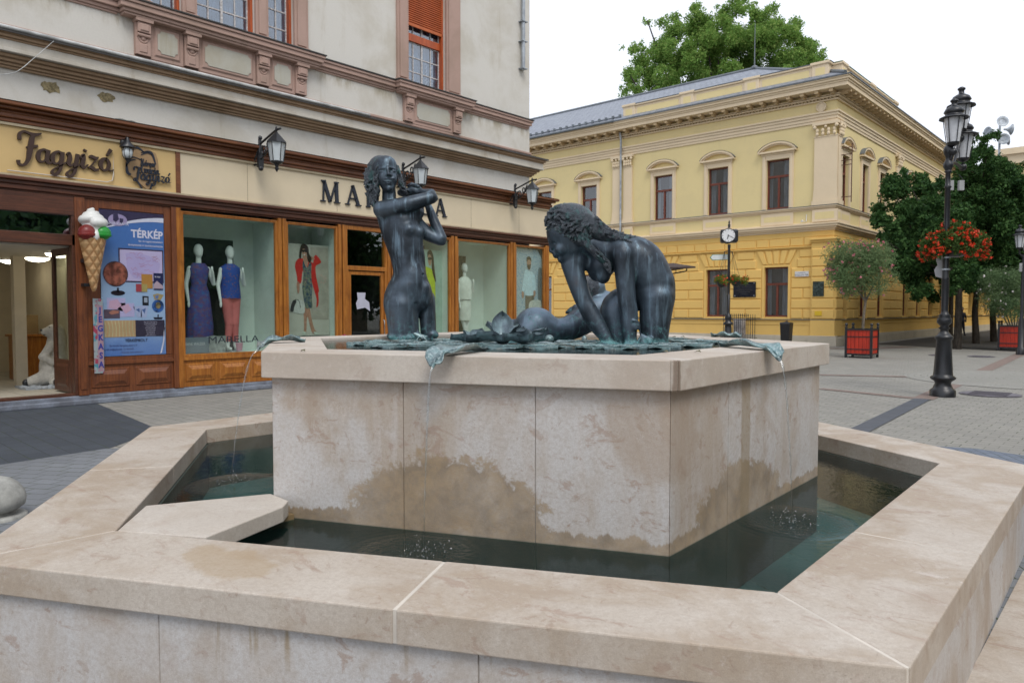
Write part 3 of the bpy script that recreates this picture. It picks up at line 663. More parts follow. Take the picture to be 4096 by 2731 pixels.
for a in [(1600, 1387, .26, 'bronze lily pad in front of the standing woman\'s near thigh', 1), (1565, 1372, .24, 'rough brownish bronze lily pad left of the standing woman', 2), (1740, 1378, .20, 'small bronze lily pad below the frog', 3),
          (1900, 1384, .34, 'large bronze lily pad between the frog and the water lilies', 4), (2090, 1391, .30, 'bronze lily pad under the front water lily', 5), (1850, 1366, .26, 'bronze lily pad right of the standing woman\'s far leg', 6),
          (1960, 1357, .28, 'bronze lily pad behind the open lily blossom', 7), (2230, 1385, .32, 'bronze lily pad in front of the lying figure\'s hip', 8), (2330, 1372, .22, 'bronze lily pad at the lying figure\'s side carrying a bud', 9),
          (2620, 1391, .22, 'bronze lily pad in front of the kneeling woman\'s near hand', 10), (2480, 1394, .2, 'bronze lily pad between the kneeling woman\'s hands and the rim', 11), (2730, 1384, .24, 'bronze lily pad beside the kneeling woman\'s near thigh', 12),
          (2790, 1371, .26, 'bronze lily pad behind the kneeling woman\'s near thigh', 13), (2380, 1392, .18, 'small bronze lily pad left of the kneeling woman\'s far hand', 14), (2740, 1360, .22, 'far bronze lily pad right of the kneeling woman', 15),
          (1450, 1380, .13, 'narrow bronze lily pad at the far left of the pads', 16)]: pad(*a)
# twigs and leaf litter on the cap
# ---------------------------------------------------------------- bronze figures
def figure(name, label, org, scale, d0, prims, vox=.0085, bumpf=None, clipz=None, cat='statue', matl=None, parts=()):
    """prims are given in crop pixels (x, y, w): w is nearness to the viewer in the same pixels"""
    px = scale*d0/FPX
    fh = Vector((-math.sin(AZ), math.cos(AZ), 0))
    def P(q): x, y, w_ = q; return PD(org[0]+x*scale, org[1]+y*scale, d0) - fh*(w_*px)
    ax_x = RT; ax_w = -fh; ax_y = -UP
    out = []
    def conv(prims):
        out = []
        for p in prims:
            sub = p[-1] == 'sub'
            if p[0] == 'c': _, a, b, ra, rb, k = p[:6]; out.append(('c', np.array(P(a)), np.array(P(b)), ra*px, rb*px, k*px)+(('sub',) if sub else ()))
            else:
                _, c, rad, ang, k = p[:5]      # radii (x, y, w); ang: in-plane rotation deg, optional (ang, yaw)
                an, yaw = ang if isinstance(ang, tuple) else (ang, 0)
                x_ = np.array(ax_x); y_ = np.array(ax_y); w2 = np.array(ax_w)
                ca, sa = math.cos(R(yaw)), math.sin(R(yaw)); x1 = x_*ca-w2*sa; w1 = x_*sa+w2*ca
                ca, sa = math.cos(R(an)), math.sin(R(an)); x3 = x1*ca+y_*sa; y3 = -x1*sa+y_*ca
                out.append(('e', np.array(P(c)), (rad[0]*px, rad[1]*px, rad[2]*px), np.stack([x3, y3, w1], 1), k*px)+(('sub',) if sub else ()))
        return chains(out)
    base = P((0, 0, 0)); o = sdf_mesh(name, conv(prims), vox, matl or M_brz, None, clipz, bumpf)
    tag(o, label, cat)
    for (nm, pr, v2) in parts: sdf_mesh(nm, conv(pr), v2, M_hair, o, clipz, bumpf)
    return o, P, px
rd = random.Random(5)
def hair_clumps(path, rad, n, seg, r0, r1, k=3, seed=1, w0=0, curl=1.):
    """short locks scattered round a path of (x, y, w)"""
    rr = random.Random(seed); out = []
    for i in range(n):
        t = rr.random()*(len(path)-1); j = min(int(t), len(path)-2); f = t-j
        c = [path[j][q]*(1-f)+path[j+1][q]*f for q in range(3)]; R0 = rad[j]*(1-f)+rad[j+1]*f
        th = rr.uniform(-2.2, 2.2); d = [path[j+1][q]-path[j][q] for q in range(3)]; L = math.sqrt(sum(q*q for q in d)) or 1; d = [q/L for q in d]
        sx, sw = math.sin(th)*R0, math.cos(th)*R0
        nx, ny = -d[1], d[0]
        c = [c[0]+nx*sx, c[1]+ny*sx, c[2]+sw]
        a = rr.uniform(-.9, .9)*curl; dx, dy = d[0]*math.cos(a)-d[1]*math.sin(a), d[0]*math.sin(a)+d[1]*math.cos(a)
        p1 = (c[0]-dx*seg/2, c[1]-dy*seg/2, c[2]); p2 = (c[0]+nx*seg*.12*rr.choice((-1, 1)), c[1]+ny*seg*.12, c[2]+2); p3 = (c[0]+dx*seg/2, c[1]+dy*seg/2, c[2]-3)
        ra = rr.uniform(r0, r1); out += [('c', p1, p2, ra*.6, ra, k), ('c', p2, p3, ra, ra*.45, k)]
    return out
# --- standing woman, lifting her hair (crop scale .5357, origin 1400,580)
S = [
 ('c', (400, 585, 0), (412, 690, 0), 118, 128, 20), ('c', (412, 690, 0), (420, 780, 0), 128, 128, 40), ('c', (420, 780, 0), (432, 865, 0), 130, 120, 40), ('c', (432, 865, 0), (444, 930, 0), 120, 111, 40), ('c', (446, 930, 0), (448, 1040, 0), 107, 128, 45),
 ('e', (345, 640, 0), (85, 130, 90), 0, 40), ('e', (405, 520, 0), (150, 72, 85), -6, 40),
 ('e', (405, 1120, -10), (140, 150, 120), 0, 50), ('e', (505, 1120, 0), (110, 130, 95), 0, 50), ('e', (335, 1190, -20), (80, 110, 95), 0, 50),
 ('e', (480, 1000, 45), (80, 95, 70), 0, 50),
 ('c', (387, 1200, 10), (409, 1480, 5), 124, 109, 30), ('c', (556, 1150, -60), (572, 1300, -65), 74, 62, 16), ('c', (572, 1300, -65), (580, 1470, -75), 62, 57, 16),
 ('e', (455, 645, 88), (42, 46, 46), 0, 26), ('e', (527, 655, 30), (34, 44, 44), 0, 26), ('e', (478, 662, 122), (6, 6, 6), 0, 6), 
 ('e', (500, 790, 60), (14, 90, 20), -6, 22), ('e', (545, 830, 20), (14, 60, 22), -6, 22),
 ('e', (420, 960, 60), (30, 60, 35), 20, 30),
 ('e', (553, 973, 78), (5, 8, 12), 0, 5, 'sub'), ('c', (520, 700, 80), (552, 930, 82), 5, 4, 14, 'sub'), ('c', (505, 1190, 90), (520, 1300, 80), 9, 22, 20, 'sub'), ('c', (560, 1215, 60), (515, 1275, 75), 3, 3, 10, 'sub'),
 ('e', (565, 1080, 68), (32, 48, 26), 25, 26),
 # neck, shoulders
 ('c', (290, 345, -5), (292, 470, -10), 50, 56, 22), ('c', (320, 380, 30), (350, 510, 45), 12, 10, 16), ('e', (300, 500, 0), (100, 42, 62), -14, 34), ('e', (245, 492, 40), (56, 58, 54), 0, 30),
 ('c', (330, 505, 66), (470, 555, 40), 10, 8, 14),
 # near arm
 ('c', (245, 488, 55), (430, 462, 95), 60, 60, 24), ('c', (430, 462, 95), (615, 404, 68), 60, 46, 20), ('c', (640, 406, 60), (656, 412, 60), 16, 8, 16),
 ('c', (610, 372, 48), (530, 352, -10), 36, 26, 16), ('c', (530, 352, -10), (480, 340, -25), 26, 24, 14),
 ('e', (465, 330, -22), (42, 26, 24), 12, 12),
 ('c', (455, 320, -12), (465, 287, 2), 11, 9, 5), ('c', (465, 287, 2), (425, 305, -8), 9, 7, 4), ('c', (478, 322, -16), (493, 293, 0), 11, 9, 5), ('c', (493, 293, 0), (452, 300, 6), 9, 7, 4),
 ('c', (495, 330, -20), (515, 305, -4), 10, 8, 5), ('c', (515, 305, -4), (478, 306, 2), 8, 6, 4), ('c', (500, 340, -20), (530, 322, -8), 9, 7, 5), ('c', (530, 322, -8), (500, 312, 0), 7, 6, 4), ('c', (450, 345, -15), (412, 330, -2), 10, 8, 6),
 # far arm
 ('c', (470, 560, -50), (560, 650, -55), 56, 52, 30), ('c', (560, 650, -55), (665, 705, -45), 54, 42, 20), ('e', (690, 716, -42), (24, 30, 26), 0, 18),
 ('c', (678, 690, -45), (612, 540, -65), 40, 36, 16), ('c', (612, 540, -65), (560, 420, -80), 36, 24, 14), ('c', (560, 420, -80), (480, 370, -70), 24, 26, 12), ('c', (490, 385, -60), (440, 365, -45), 12, 10, 8), ('c', (500, 365, -60), (440, 345, -50), 12, 10, 8),
 # head
 ('e', (252, 190, -25), (104, 110, 108), 8, 14), ('e', (285, 228, 25), (74, 118, 74), -4, 20), ('e', (298, 325, 45), (40, 36, 40), 0, 18), ('e', (284, 285, 40), (58, 56, 52), 0, 18), ('e', (275, 150, 30), (75, 62, 62), 0, 18),
 ('e', (256, 212, 104), (24, 14, 15), 6, 16, 'sub'), ('e', (336, 208, 90), (18, 13, 15), -4, 16, 'sub'),
 ('e', (257, 213, 76), (21, 12, 16), 6, 5), ('e', (335, 210, 66), (16, 11, 15), -4, 5), ('c', (236, 217, 90), (276, 220, 92), 3, 2.5, 3), ('c', (322, 217, 84), (348, 212, 68), 3, 2, 3),
 ('c', (230, 196, 84), (284, 188, 100), 5, 6, 8), ('c', (312, 188, 98), (350, 190, 66), 6, 4, 8),
 ('c', (297, 180, 94), (304, 235, 114), 8, 10, 10), ('e', (307, 240, 114), (14, 10, 14), 0, 7), ('e', (291, 244, 100), (9, 7, 10), 0, 6), ('e', (321, 243, 98), (8, 7, 10), 0, 6), ('c', (283, 266, 96), (334, 266, 84), 5, 4, 6),
 ('e', (300, 291, 92), (32, 6, 13), 2, 5), ('e', (301, 304, 88), (25, 8, 13), 2, 5), ('c', (268, 296, 88), (334, 297, 80), 2.2, 2.2, 3, 'sub'), ('e', (306, 338, 74), (20, 16, 16), 0, 14), ('e', (250, 265, 72), (26, 34, 24), 0, 20), ('e', (340, 262, 58), (16, 30, 22), 0, 18),
]
# hair
S += [('c', (268, 560, 0), (292, 650, 0), 60, 58, 30), ('c', (292, 650, 0), (342, 770, 0), 58, 56, 30)]
SH = []
SH += [('e', (225, 170, -40), (98, 98, 100), 10, 14), ('c', (165, 170, 0), (150, 250, 10), 34, 38, 14), ('c', (170, 190, -20), (160, 300, -10), 42, 46, 18), ('c', (160, 300, -10), (185, 400, 10), 42, 34, 18), ('c', (185, 400, 10), (200, 480, 35), 30, 14, 14), ('c', (222, 150, 10), (205, 260, 40), 34, 26, 14), ('c', (205, 260, 40), (208, 380, 40), 24, 22, 14),
      ('c', (350, 170, 10), (372, 240, 0), 20, 20, 12), ('c', (372, 240, 0), (392, 320, -20), 20, 18, 12), ('c', (392, 320, -20), (450, 345, -45), 20, 24, 12), ('c', (370, 350, -40), (420, 370, -55), 24, 20, 14)]
SH += hair_clumps([(175, 150, -10), (150, 250, 0), (165, 350, 10), (195, 470, 30)], [42, 44, 38, 18], 90, 42, 6, 10, 3, 11)
SH += hair_clumps([(232, 150, 60), (205, 240, 62), (205, 330, 50), (205, 420, 45)], [18, 22, 22, 18], 46, 40, 5, 9, 3, 12)
SH += hair_clumps([(345, 170, 30), (372, 250, 10), (395, 330, -10), (440, 345, -30)], [14, 18, 18, 20], 36, 34, 5, 8, 3, 13)
for i in range(26):   # combed strands over the skull
    a = -70+i*5.6; x0, y0 = 292+i*1.2, 96; pts = []
    for j in range(5):
        f = j/4; th = R(20+f*95); ph = R(a); x = 252-math.sin(th)*104*math.cos(ph)*1.0+18*(1-f); y = 190-math.cos(th)*110; w_ = -25+math.sin(th)*108*math.sin(ph)
        pts.append((x, y, w_))
    for j in range(4): SH.append(('c', pts[j], pts[j+1], 3.6, 4.0, 3))
# drapery foot where the thighs meet the pads
for (x, y, w_, r) in [(330, 1432, 70, 34), (400, 1440, 95, 30), (460, 1436, 90, 32), (520, 1425, 50, 26), (610, 1415, -40, 30), (635, 1420, -60, 22), (300, 1425, 0, 26)]:
    S.append(('e', (x, y, w_), (r, 22, r), 0, 16)); S.append(('c', (x, y-14, w_), (x-12, y-44, w_-12), 12, 4, 10))
figure('standing_woman', 'dark bronze nude woman standing upright in the tank, gathering her hair beside her head', (1400, 580), .5357, 6.3, S, .0075, clipz=1.27, parts=[('hair', SH, .0065)])
# --- frog-like bronze at her feet
K = [('c', (505, 1420, 0), (548, 1438, 0), 16, 20, 8), ('e', (490, 1413, 0), (20, 12, 16), 20, 8), ('c', (520, 1430, 14), (500, 1456, 20), 7, 5, 4), ('c', (548, 1436, 14), (575, 1458, 18), 9, 5, 4), ('c', (548, 1436, -10), (572, 1428, -14), 9, 6, 4), ('c', (515, 1430, -12), (505, 1452, -18), 6, 5, 4), ('e', (484, 1405, 7), (5, 5, 5), 0, 2), ('e', (484, 1405, -7), (5, 5, 5), 0, 2)]
figure('bronze_frog', 'small bronze frog crouching on a pad before the standing woman', (1400, 580), .5357, 5.75, K, .004, matl=M_pat)
# --- kneeling woman (crop scale .4338, origin 2050,760)
Kn = [
 ('c', (880, 560, -40), (1060, 588, -30), 150, 176, 40), ('c', (1060, 588, -30), (1195, 665, -20), 180, 200, 50), ('c', (1195, 665, -20), (1305, 860, -20), 200, 193, 50), ('e', (1315, 985, -20), (183, 175, 150), 0, 60),
 ('e', (835, 690, -40), (120, 130, 130), 20, 50), ('e', (835, 790, 0), (66, 74, 66), -10, 30), ('e', (790, 740, -60), (90, 100, 60), 0, 30), ('e', (1150, 610, 60), (70, 130, 40), -40, 50),
 # hollow of the belly
 # near thigh
 ('c', (1325, 1000, 40), (1305, 1250, 30), 160, 138, 40), ('c', (1305, 1250, 30), (1298, 1470, 30), 138, 118, 30),
 # far thigh
 ('c', (1200, 960, -120), (990, 1080, -150), 130, 150, 50), ('c', (990, 1080, -150), (1000, 1300, -150), 152, 150, 40), ('c', (1000, 1300, -150), (1010, 1470, -150), 150, 130, 30),
 # near shoulder and arm
 ('e', (1000, 580, 90), (110, 115, 95), -20, 50), ('c', (1003, 610, 105), (1020, 800, 110), 100, 88, 40), ('c', (1020, 800, 110), (1035, 1000, 110), 90, 82, 30), ('c', (1035, 1000, 110), (1060, 1150, 110), 82, 78, 30), ('c', (1060, 1150, 110), (1065, 1300, 110), 78, 66, 25), ('c', (1065, 1300, 110), (1075, 1400, 110), 62, 50, 20),
 # far arm
 ('e', (600, 650, -60), (120, 100, 90), 20, 50), ('c', (548, 680, -40), (610, 880, -30), 98, 88, 30), ('c', (610, 880, -30), (665, 1030, -20), 88, 80, 30), ('c', (665, 1030, -20), (760, 1210, 0), 80, 84, 30), ('c', (760, 1210, 0), (850, 1350, 30), 80, 58, 25), ('c', (850, 1350, 30), (885, 1420, 40), 56, 46, 20),
 # hands spread on the pads
 ('e', (1085, 1405, 120), (62, 34, 42), 0, 20), ('e', (905, 1418, 60), (60, 30, 40), 0, 20),
]
for i, dx in enumerate((-46, -20, 8, 36)):
    Kn += [('c', (1085+dx*.7, 1400, 140), (1080+dx*1.3, 1422, 185-abs(dx)*.4), 14, 12, 6), ('c', (1080+dx*1.3, 1422, 185-abs(dx)*.4), (1078+dx*1.6, 1436, 215-abs(dx)*.5), 12, 9, 5)]
    Kn += [('c', (905+dx*.7, 1414, 80), (902+dx*1.3, 1430, 125-abs(dx)*.4), 13, 11, 6), ('c', (902+dx*1.3, 1430, 125-abs(dx)*.4), (900+dx*1.6, 1442, 155-abs(dx)*.5), 11, 8, 5)]
Kn += [('c', (1040, 1390, 120), (1005, 1425, 160), 15, 11, 8), ('c', (940, 1400, 60), (975, 1428, 95), 14, 10, 8)]
# neck + head
Kn += [('c', (640, 470, -20), (880, 540, -30), 105, 110, 40), ('e', (560, 310, -10), (215, 178, 190), 18, 20), ('e', (490, 400, -10), (178, 170, 165), 30, 20),
 ('e', (505, 500, -10), (150, 120, 130), 48, 30), ('c', (500, 600, -10), (600, 640, -20), 70, 66, 30), ('e', (470, 620, -10), (44, 46, 58), 0, 24),
 # profile: brow, nose, lips, chin
 ('c', (352, 455, -10), (372, 520, -10), 26, 30, 14), ('c', (352, 470, -10), (352, 560, -10), 12, 17, 10), ('e', (360, 570, -10), (18, 13, 20), 20, 8), ('e', (380, 568, 8), (12, 10, 12), 0, 8), ('e', (400, 590, -10), (30, 40, 46), 0, 16),
 ('e', (396, 594, -10), (20, 9, 26), 25, 6), ('e', (412, 612, -10), (20, 10, 26), 25, 6), ('e', (385, 585, -10), (3, 3, 30), 0, 6), ('e', (450, 640, -10), (32, 30, 40), 0, 18), ('c', (385, 604, 10), (430, 604, 34), 3, 3, 4, 'sub'),
 ('e', (386, 505, 55), (24, 18, 24), 20, 10, 'sub'), ('e', (392, 506, 44), (20, 13, 18), 20, 5), ('c', (372, 480, 30), (410, 486, 70), 8, 6, 10), ('e', (440, 550, 60), (52, 50, 50), 0, 30), 
 # falling lock and nape hair
 
 ]
KH = [('c', (620, 470, 110), (720, 560, 120), 40, 36, 14), ('c', (720, 560, 120), (800, 640, 120), 36, 34, 12), ('c', (800, 640, 120), (862, 690, 125), 34, 30, 12), ('c', (862, 690, 125), (876, 760, 125), 28, 8, 10),
 ('c', (700, 330, 60), (850, 430, 60), 90, 66, 24), ('c', (850, 430, 60), (1000, 440, 60), 56, 34, 24), ('c', (1000, 430, 30), (1150, 435, 0), 30, 10, 24), ('c', (960, 450, 120), (1060, 500, 130), 26, 14, 16), ('c', (1060, 500, 130), (1100, 600, 140), 14, 5, 14), ('c', (750, 290, 0), (900, 400, 0), 50, 40, 24),
 ('e', (562, 306, -10), (222, 180, 196), 18, 16), ('e', (500, 372, -10), (188, 160, 178), 30, 16), ('e', (600, 440, 70), (120, 80, 90), 30, 20)]
rr = random.Random(3)
for i in range(620):   # leaf-like locks all over the scalp (not the face)
    th = rr.uniform(0, math.pi*2); ph = rr.uniform(-1, 1)
    q_ = math.sqrt(1-ph*ph); ex, ey = math.cos(th)*q_, math.sin(th)*q_; x = 545+ex*236-ey*-6; y = 330+ex*34+ey*196; w_ = -10+ph*200
    if (y > 440 and x < 480) or (x < 345 and y > 400): continue
    fx, fy = (760-x), (250-y); L = math.hypot(fx, fy) or 1; fx, fy = -fx/L, -fy/L; a = rr.uniform(-.8, .8); fx, fy = fx*math.cos(a)-fy*math.sin(a), fx*math.sin(a)+fy*math.cos(a)
    s = rr.uniform(16, 30)
    KH += [('c', (x-fx*s, y-fy*s, w_), (x, y, w_*1.03), 6, 12, 3), ('c', (x, y, w_*1.03), (x+fx*s, y+fy*s+6, w_*1.02), 11, 3, 3)]
KH += hair_clumps([(620, 440, 120), (740, 570, 140), (850, 690, 140), (876, 750, 130)], [34, 34, 26, 8], 70, 60, 5, 9, 3, 21, curl=.35)
KH += hair_clumps([(720, 300, 70), (850, 410, 90), (980, 440, 95), (1120, 450, 50)], [70, 50, 34, 14], 120, 60, 6, 12, 3, 22, curl=.6)
KH += hair_clumps([(980, 450, 130), (1060, 500, 140), (1098, 590, 150)], [22, 16, 8], 30, 60, 5, 9, 3, 23, curl=.3)
# shell-like drape at the hand
for i in range(9):
    a = R(-35+i*14); Kn.append(('c', (1165, 1330, 150), (1165+math.sin(a)*95, 1345+math.cos(a)*85, 165+10*math.cos(i*2)), 9, 14, 7))
Kn += [('c', (1085, 1200, 185), (1130, 1215, 180), 12, 9, 8), ('c', (1130, 1215, 180), (1150, 1320, 160), 9, 8, 8), ('e', (1110, 1250, 175), (34, 40, 14), 0, 16)]
for (x, y, w_, r) in [(820, 1420, 60, 44), (770, 1425, 20, 40), (1180, 1420, 90, 44), (1240, 1410, 120, 50), (1350, 1415, 90, 46), (1405, 1412, 20, 38), (980, 1432, 100, 50), (1050, 1438, 150, 50)]:
    Kn.append(('e', (x, y, w_), (r, 20, r), 0, 20)); Kn.append(('c', (x, y-10, w_), (x+10, y-50, w_-20), 12, 4, 12))
figure('kneeling_woman', 'dark bronze nude woman kneeling and bending forward over the water with loose wavy hair', (2050, 760), .4338, 5.45, Kn, .0075, clipz=1.27, parts=[('hair', KH, .0065)])
# --- lying figure behind her
L_ = [('e', (215, 1260, 0), (198, 180, 170), 5, 40), ('c', (300, 1300, 0), (480, 1290, -60), 120, 112, 60), ('c', (480, 1290, -60), (640, 1220, -160), 112, 130, 60), ('c', (640, 1220, -160), (800, 1110, -260), 135, 150, 60), ('c', (800, 1110, -260), (900, 1040, -330), 130, 120, 50),
      ('c', (140, 1320, 40), (30, 1420, 60), 130, 110, 50), ('c', (10, 1260, -80), (-60, 1400, -80), 70, 60, 40), ('e', (800, 900, -300), (95, 110, 100), 0, 30), ('c', (800, 960, -300), (840, 1050, -300), 60, 70, 30), ('c', (600, 1080, -200), (560, 1120, -230), 30, 26, 20), ('c', (560, 1100, -230), (520, 1130, -250), 24, 16, 14)]
LH = hair_clumps([(740, 850, -290), (770, 900, -280), (730, 980, -280), (760, 1020, -270)], [60, 80, 60, 40], 130, 50, 7, 13, 4, 31)
figure('lying_woman', 'bronze nude woman lying in the water, her rounded hip rising behind the lilies', (2050, 760), .4338, 5.95, L_, .009, clipz=1.27, matl=bronze('toplit_pale_bronze', 1.9, 1.25), parts=[('hair', LH+[('e', (790, 900, -300), (100, 112, 100), 0, 20)], .008)])  # base colour lightened for light from above, plus larger patina patches
# --- water lilies of bronze
def lily(u, v, d, label, petals, seed, s=1.):
    c = PD(u, v, d); c.z = ZW2+.02; rdm = random.Random(seed); root = empty('water_lily', c, label, 'bronze flower', 'bronze water lilies')
    for (az, el, L, wd) in petals:
        az = R(az); n, m = 12, 8; vs = []
        dirv = Vector((math.cos(az), math.sin(az), 0)); side = Vector((-math.sin(az), math.cos(az), 0))
        for i in range(n+1):
            f = i/n; e = R(el)*(1-.35*f); p = c+dirv*(L*s*f*math.cos(e))+Vector((0, 0, L*s*f*math.sin(e)-.0*f)); wv = wd*s*math.sin(math.pi*min(1, .08+f*.92))**.7*(1-.25*f)
            for j in range(m+1):
                q = j/m*2-1; vs.append(p+side*(q*wv/2)+(Vector((0, 0, 1))*math.cos(e)-dirv*math.sin(e))*(wd*s*.28*q*q+.006*math.sin(q*14)+.008*math.sin(f*9+q*3)*abs(q)))
        N = len(vs); vs2 = vs+[q-Vector((0, 0, .007)) for q in vs]; fs = []; W_ = m+1
        for i in range(n):
            for j in range(m): a = i*W_+j; fs += [(a, a+1, a+W_+1, a+W_), (N+a, N+a+W_, N+a+W_+1, N+a+1)]
        mb = MB(); mb.add(vs2, fs, 0, True); mb.build('petal', M_lily, root)
    mb = MB(); mb.ell((c.x, c.y, c.z+.02), (.02*s, .02*s, .03*s), 10); mb.build('stamen', M_lily, root)
    return root
M_lily = mat('lily_bronze', (.10, .13, .155), .34, var=.4, scale=12, metal=.35, col2=(.17, .25, .27), bump=.3)
# camera-facing azimuths: towards the viewer = -48 deg
lily(2010, 1385, 5.0, 'large upright bronze lily blossom with one tall petal', [(-48-70, 25, .20, .15), (-48, 18, .18, .16), (-48+75, 30, .20, .15), (132, 75, .26, .17), (175, 55, .22, .15), (80, 55, .20, .14)], 1)
lily(2095, 1392, 4.95, 'bronze lily blossom with a cupped front petal', [(-48-60, 22, .17, .14), (-48+10, 20, .18, .15), (-48+70, 28, .16, .13), (130, 50, .17, .12)], 2)
lily(1900, 1375, 5.2, 'flat open bronze lily blossom at the left of the others', [(-48-80, 14, .18, .13), (-48-20, 12, .17, .14), (-48+50, 16, .18, .13), (110, 40, .16, .12), (170, 35, .16, .12)], 3)
lily(2130, 1378, 5.3, 'small bronze lily blossom against the lying figure\'s hip', [(-48+40, 50, .16, .10), (60, 55, .15, .10), (-48-30, 40, .14, .10)], 4)
mb = MB()
c = PD(2197, 1364, 5.45); mb.ell((c.x, c.y, ZW2+.035), (.035, .035, .032), 14); mb.tube([(c.x, c.y, ZW2-.01), (c.x, c.y, ZW2+.03)], .014, 8); mb.build('lily_bud', M_pat, None, label='round bronze lily bud in front of the lying figure', cat='bronze bud')
mb = MB(); c = PD(2338, 1365, 5.4); mb.ell((c.x, c.y, ZW2+.03), (.022, .022, .034), 12); mb.build('lily_bud', M_pat, None, label='pale bronze lily bud standing between the lying and kneeling women', cat='bronze bud')
# ---------------------------------------------------------------- corner building with the shops (left)
XS, XW, YC = -13.69, -13.95, 16.25           # shopfront plane, wall plane, corner
FS = FR((XS, 0, 0), (0, 1, 0), (1, 0, 0)); FWL = FR((XW, 0, 0), (0, 1, 0), (1, 0, 0))
M_wallL = plaster('plaster_grey', (.63, .61, .56), (.40, .35, .255), [(6.79, .35, .9), (5.40, .1, .3)], .95)
M_pink = plaster('plaster_pink', (.44, .305, .255), (.27, .20, .15), None, 1.)
M_corn = plaster('plaster_brown', (.37, .255, .165), (.19, .125, .07), None, 1.3)
M_cornl = plaster('plaster_pale', (.54, .51, .45), (.31, .25, .17), None, 1.2)
M_panel = plaster('plaster_panel', (.46, .45, .39), (.36, .31, .21), None, 1.2)
M_wdk = wood('wood_dark', (.115, .040, .020), (.060, .022, .012), .4, False); M_wrd = wood('wood_red', (.20, .065, .022), (.115, .035, .014), .38); M_wam = wood('wood_amber', (.42, .165, .028), (.26, .085, .014), .3)
M_cornw = wood('wood_cornice', (.20, .072, .024), (.12, .040, .016), .4, False)
M_cream1 = mat('sign_yellow', (.62, .44, .195), .55, var=.06, scale=.8, bump=.02); M_cream2 = mat('sign_cream', (.67, .575, .41), .55, var=.05, scale=.8, bump=.02)
M_zinc = mat('zinc', (.42, .46, .50), .45, metal=.3, var=.25); M_iron = mat('black_iron', (.012, .014, .018), .38, spec=.6, var=.3)
M_orange = wood('paint_orange', (.47, .10, .022), (.33, .06, .015), .45); M_shut = mat('shutter_orange', (.50, .125, .035), .5, var=.12, scale=4)
M_peel = mat('peeling_white', (.60, .60, .60), .7, var=.5, scale=25, fine=60, col2=(.36, .33, .31))
M_glass = glass('shop_glass', (.94, .99, .965), 1.0, .05); M_glassw = glass('window_glass', (.80, .88, .95), 1.3, .14)
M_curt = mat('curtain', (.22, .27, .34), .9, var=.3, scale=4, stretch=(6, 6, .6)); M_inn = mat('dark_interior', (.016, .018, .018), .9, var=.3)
M_niche = mat('display_wall', (.63, .70, .665), .7, var=.05, bump=0); M_nichd = mat('display_dark', (.020, .030, .026), .55, var=.5, scale=2)
bl = empty('corner_building', (XW, 5, 0), 'grey plastered corner building with pink trim over wooden shopfronts', 'building')
# upper wall with its window openings
winA = [(5.63, 6.21), (6.49, 7.69), (7.97, 8.57)]; winB = (11.68, 12.93); ZS = 7.09
ops = [(a, b, ZS, 9.9) for a, b in winA]+[(winB[0], winB[1], ZS, 9.9), (1.2, 2.4, ZS, 9.9)]
mb = MB(); wall_open(mb, FWL, -6, YC, 4.6, 13.2, ops, .30)
mb.add([FWL(YC, 0, 0), FWL(YC, -12, 0), FWL(YC, -12, 13.2), FWL(YC, 0, 13.2)], [(0, 1, 2, 3)])
mb.add([FWL(-6, 0, 4.6), FWL(-6, -12, 4.6), FWL(-6, -12, 13.2), FWL(-6, 0, 13.2)], [(0, 3, 2, 1)])
mb.box(-6, YC-.02, -12, -9, 0, 13.2, 0, FWL); mb.build('wall', M_wallL, bl)
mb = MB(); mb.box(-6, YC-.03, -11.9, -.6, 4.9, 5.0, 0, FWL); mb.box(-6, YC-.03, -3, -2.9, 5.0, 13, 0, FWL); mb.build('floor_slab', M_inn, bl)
mb = MB(); mb.add([FWL(-6.3, .5, 13.2), FWL(YC+.4, .5, 13.2), FWL(YC-4, -6, 16), FWL(-2, -6, 16), FWL(YC+.4, -12.4, 13.2), FWL(-6.3, -12.4, 13.2)], [(0, 1, 2, 3), (1, 4, 2), (4, 5, 3, 2), (5, 0, 3)]); mb.build('roof', mat('roof_tile', (.20, .09, .06), .8), bl)
mb = MB(); fr_moulding(mb, FWL, -6, YC, [(.15, 12.5, 12.7), (.3, 12.7, 12.9), (.48, 12.9, 13.19)]); mb.build('eaves_cornice', M_cornl, bl)
# lower cornice: brown underside, pale fascia, brown top
mb = MB(); fr_moulding(mb, FWL, -6, YC, [(.06, 5.46, 5.50), (.10, 5.50, 5.545), (.155, 5.545, 5.60), (.215, 5.60, 5.655)], e0=False); mb.build('cornice', M_corn, bl, bevel=.012)
mb = MB(); fr_moulding(mb, FWL, -6, YC, [(.30, 5.657, 5.72), (.285, 5.72, 5.835)], e0=False); mb.build('cornice', M_cornl, bl, bevel=.008)
mb = MB(); fr_moulding(mb, FWL, -6, YC, [(.30, 5.837, 5.87), (.34, 5.87, 5.92), (.37, 5.92, 5.955)], e0=False); mb.build('cornice', M_corn, bl, bevel=.01)
mb = MB(); mb.add([FWL(-6, .39, 5.962), FWL(YC+.39, .39, 5.962), FWL(YC+.2, .0, 6.06), FWL(-6, .0, 6.06)], [(0, 1, 2, 3)]); mb.box(-6, YC+.40, .37, .40, 5.93, 5.972, 0, FWL); mb.build('cornice_flashing', mat('flashing_dark', (.07, .065, .06), .6), bl)
mb = MB(); mb.tube([FWL(2.0, .40, 5.995), FWL(10.25, .40, 5.995)], .030, 8); mb.build('gutter', mat('gutter_pale', (.58, .59, .58), .6, var=.3, scale=3), bl)
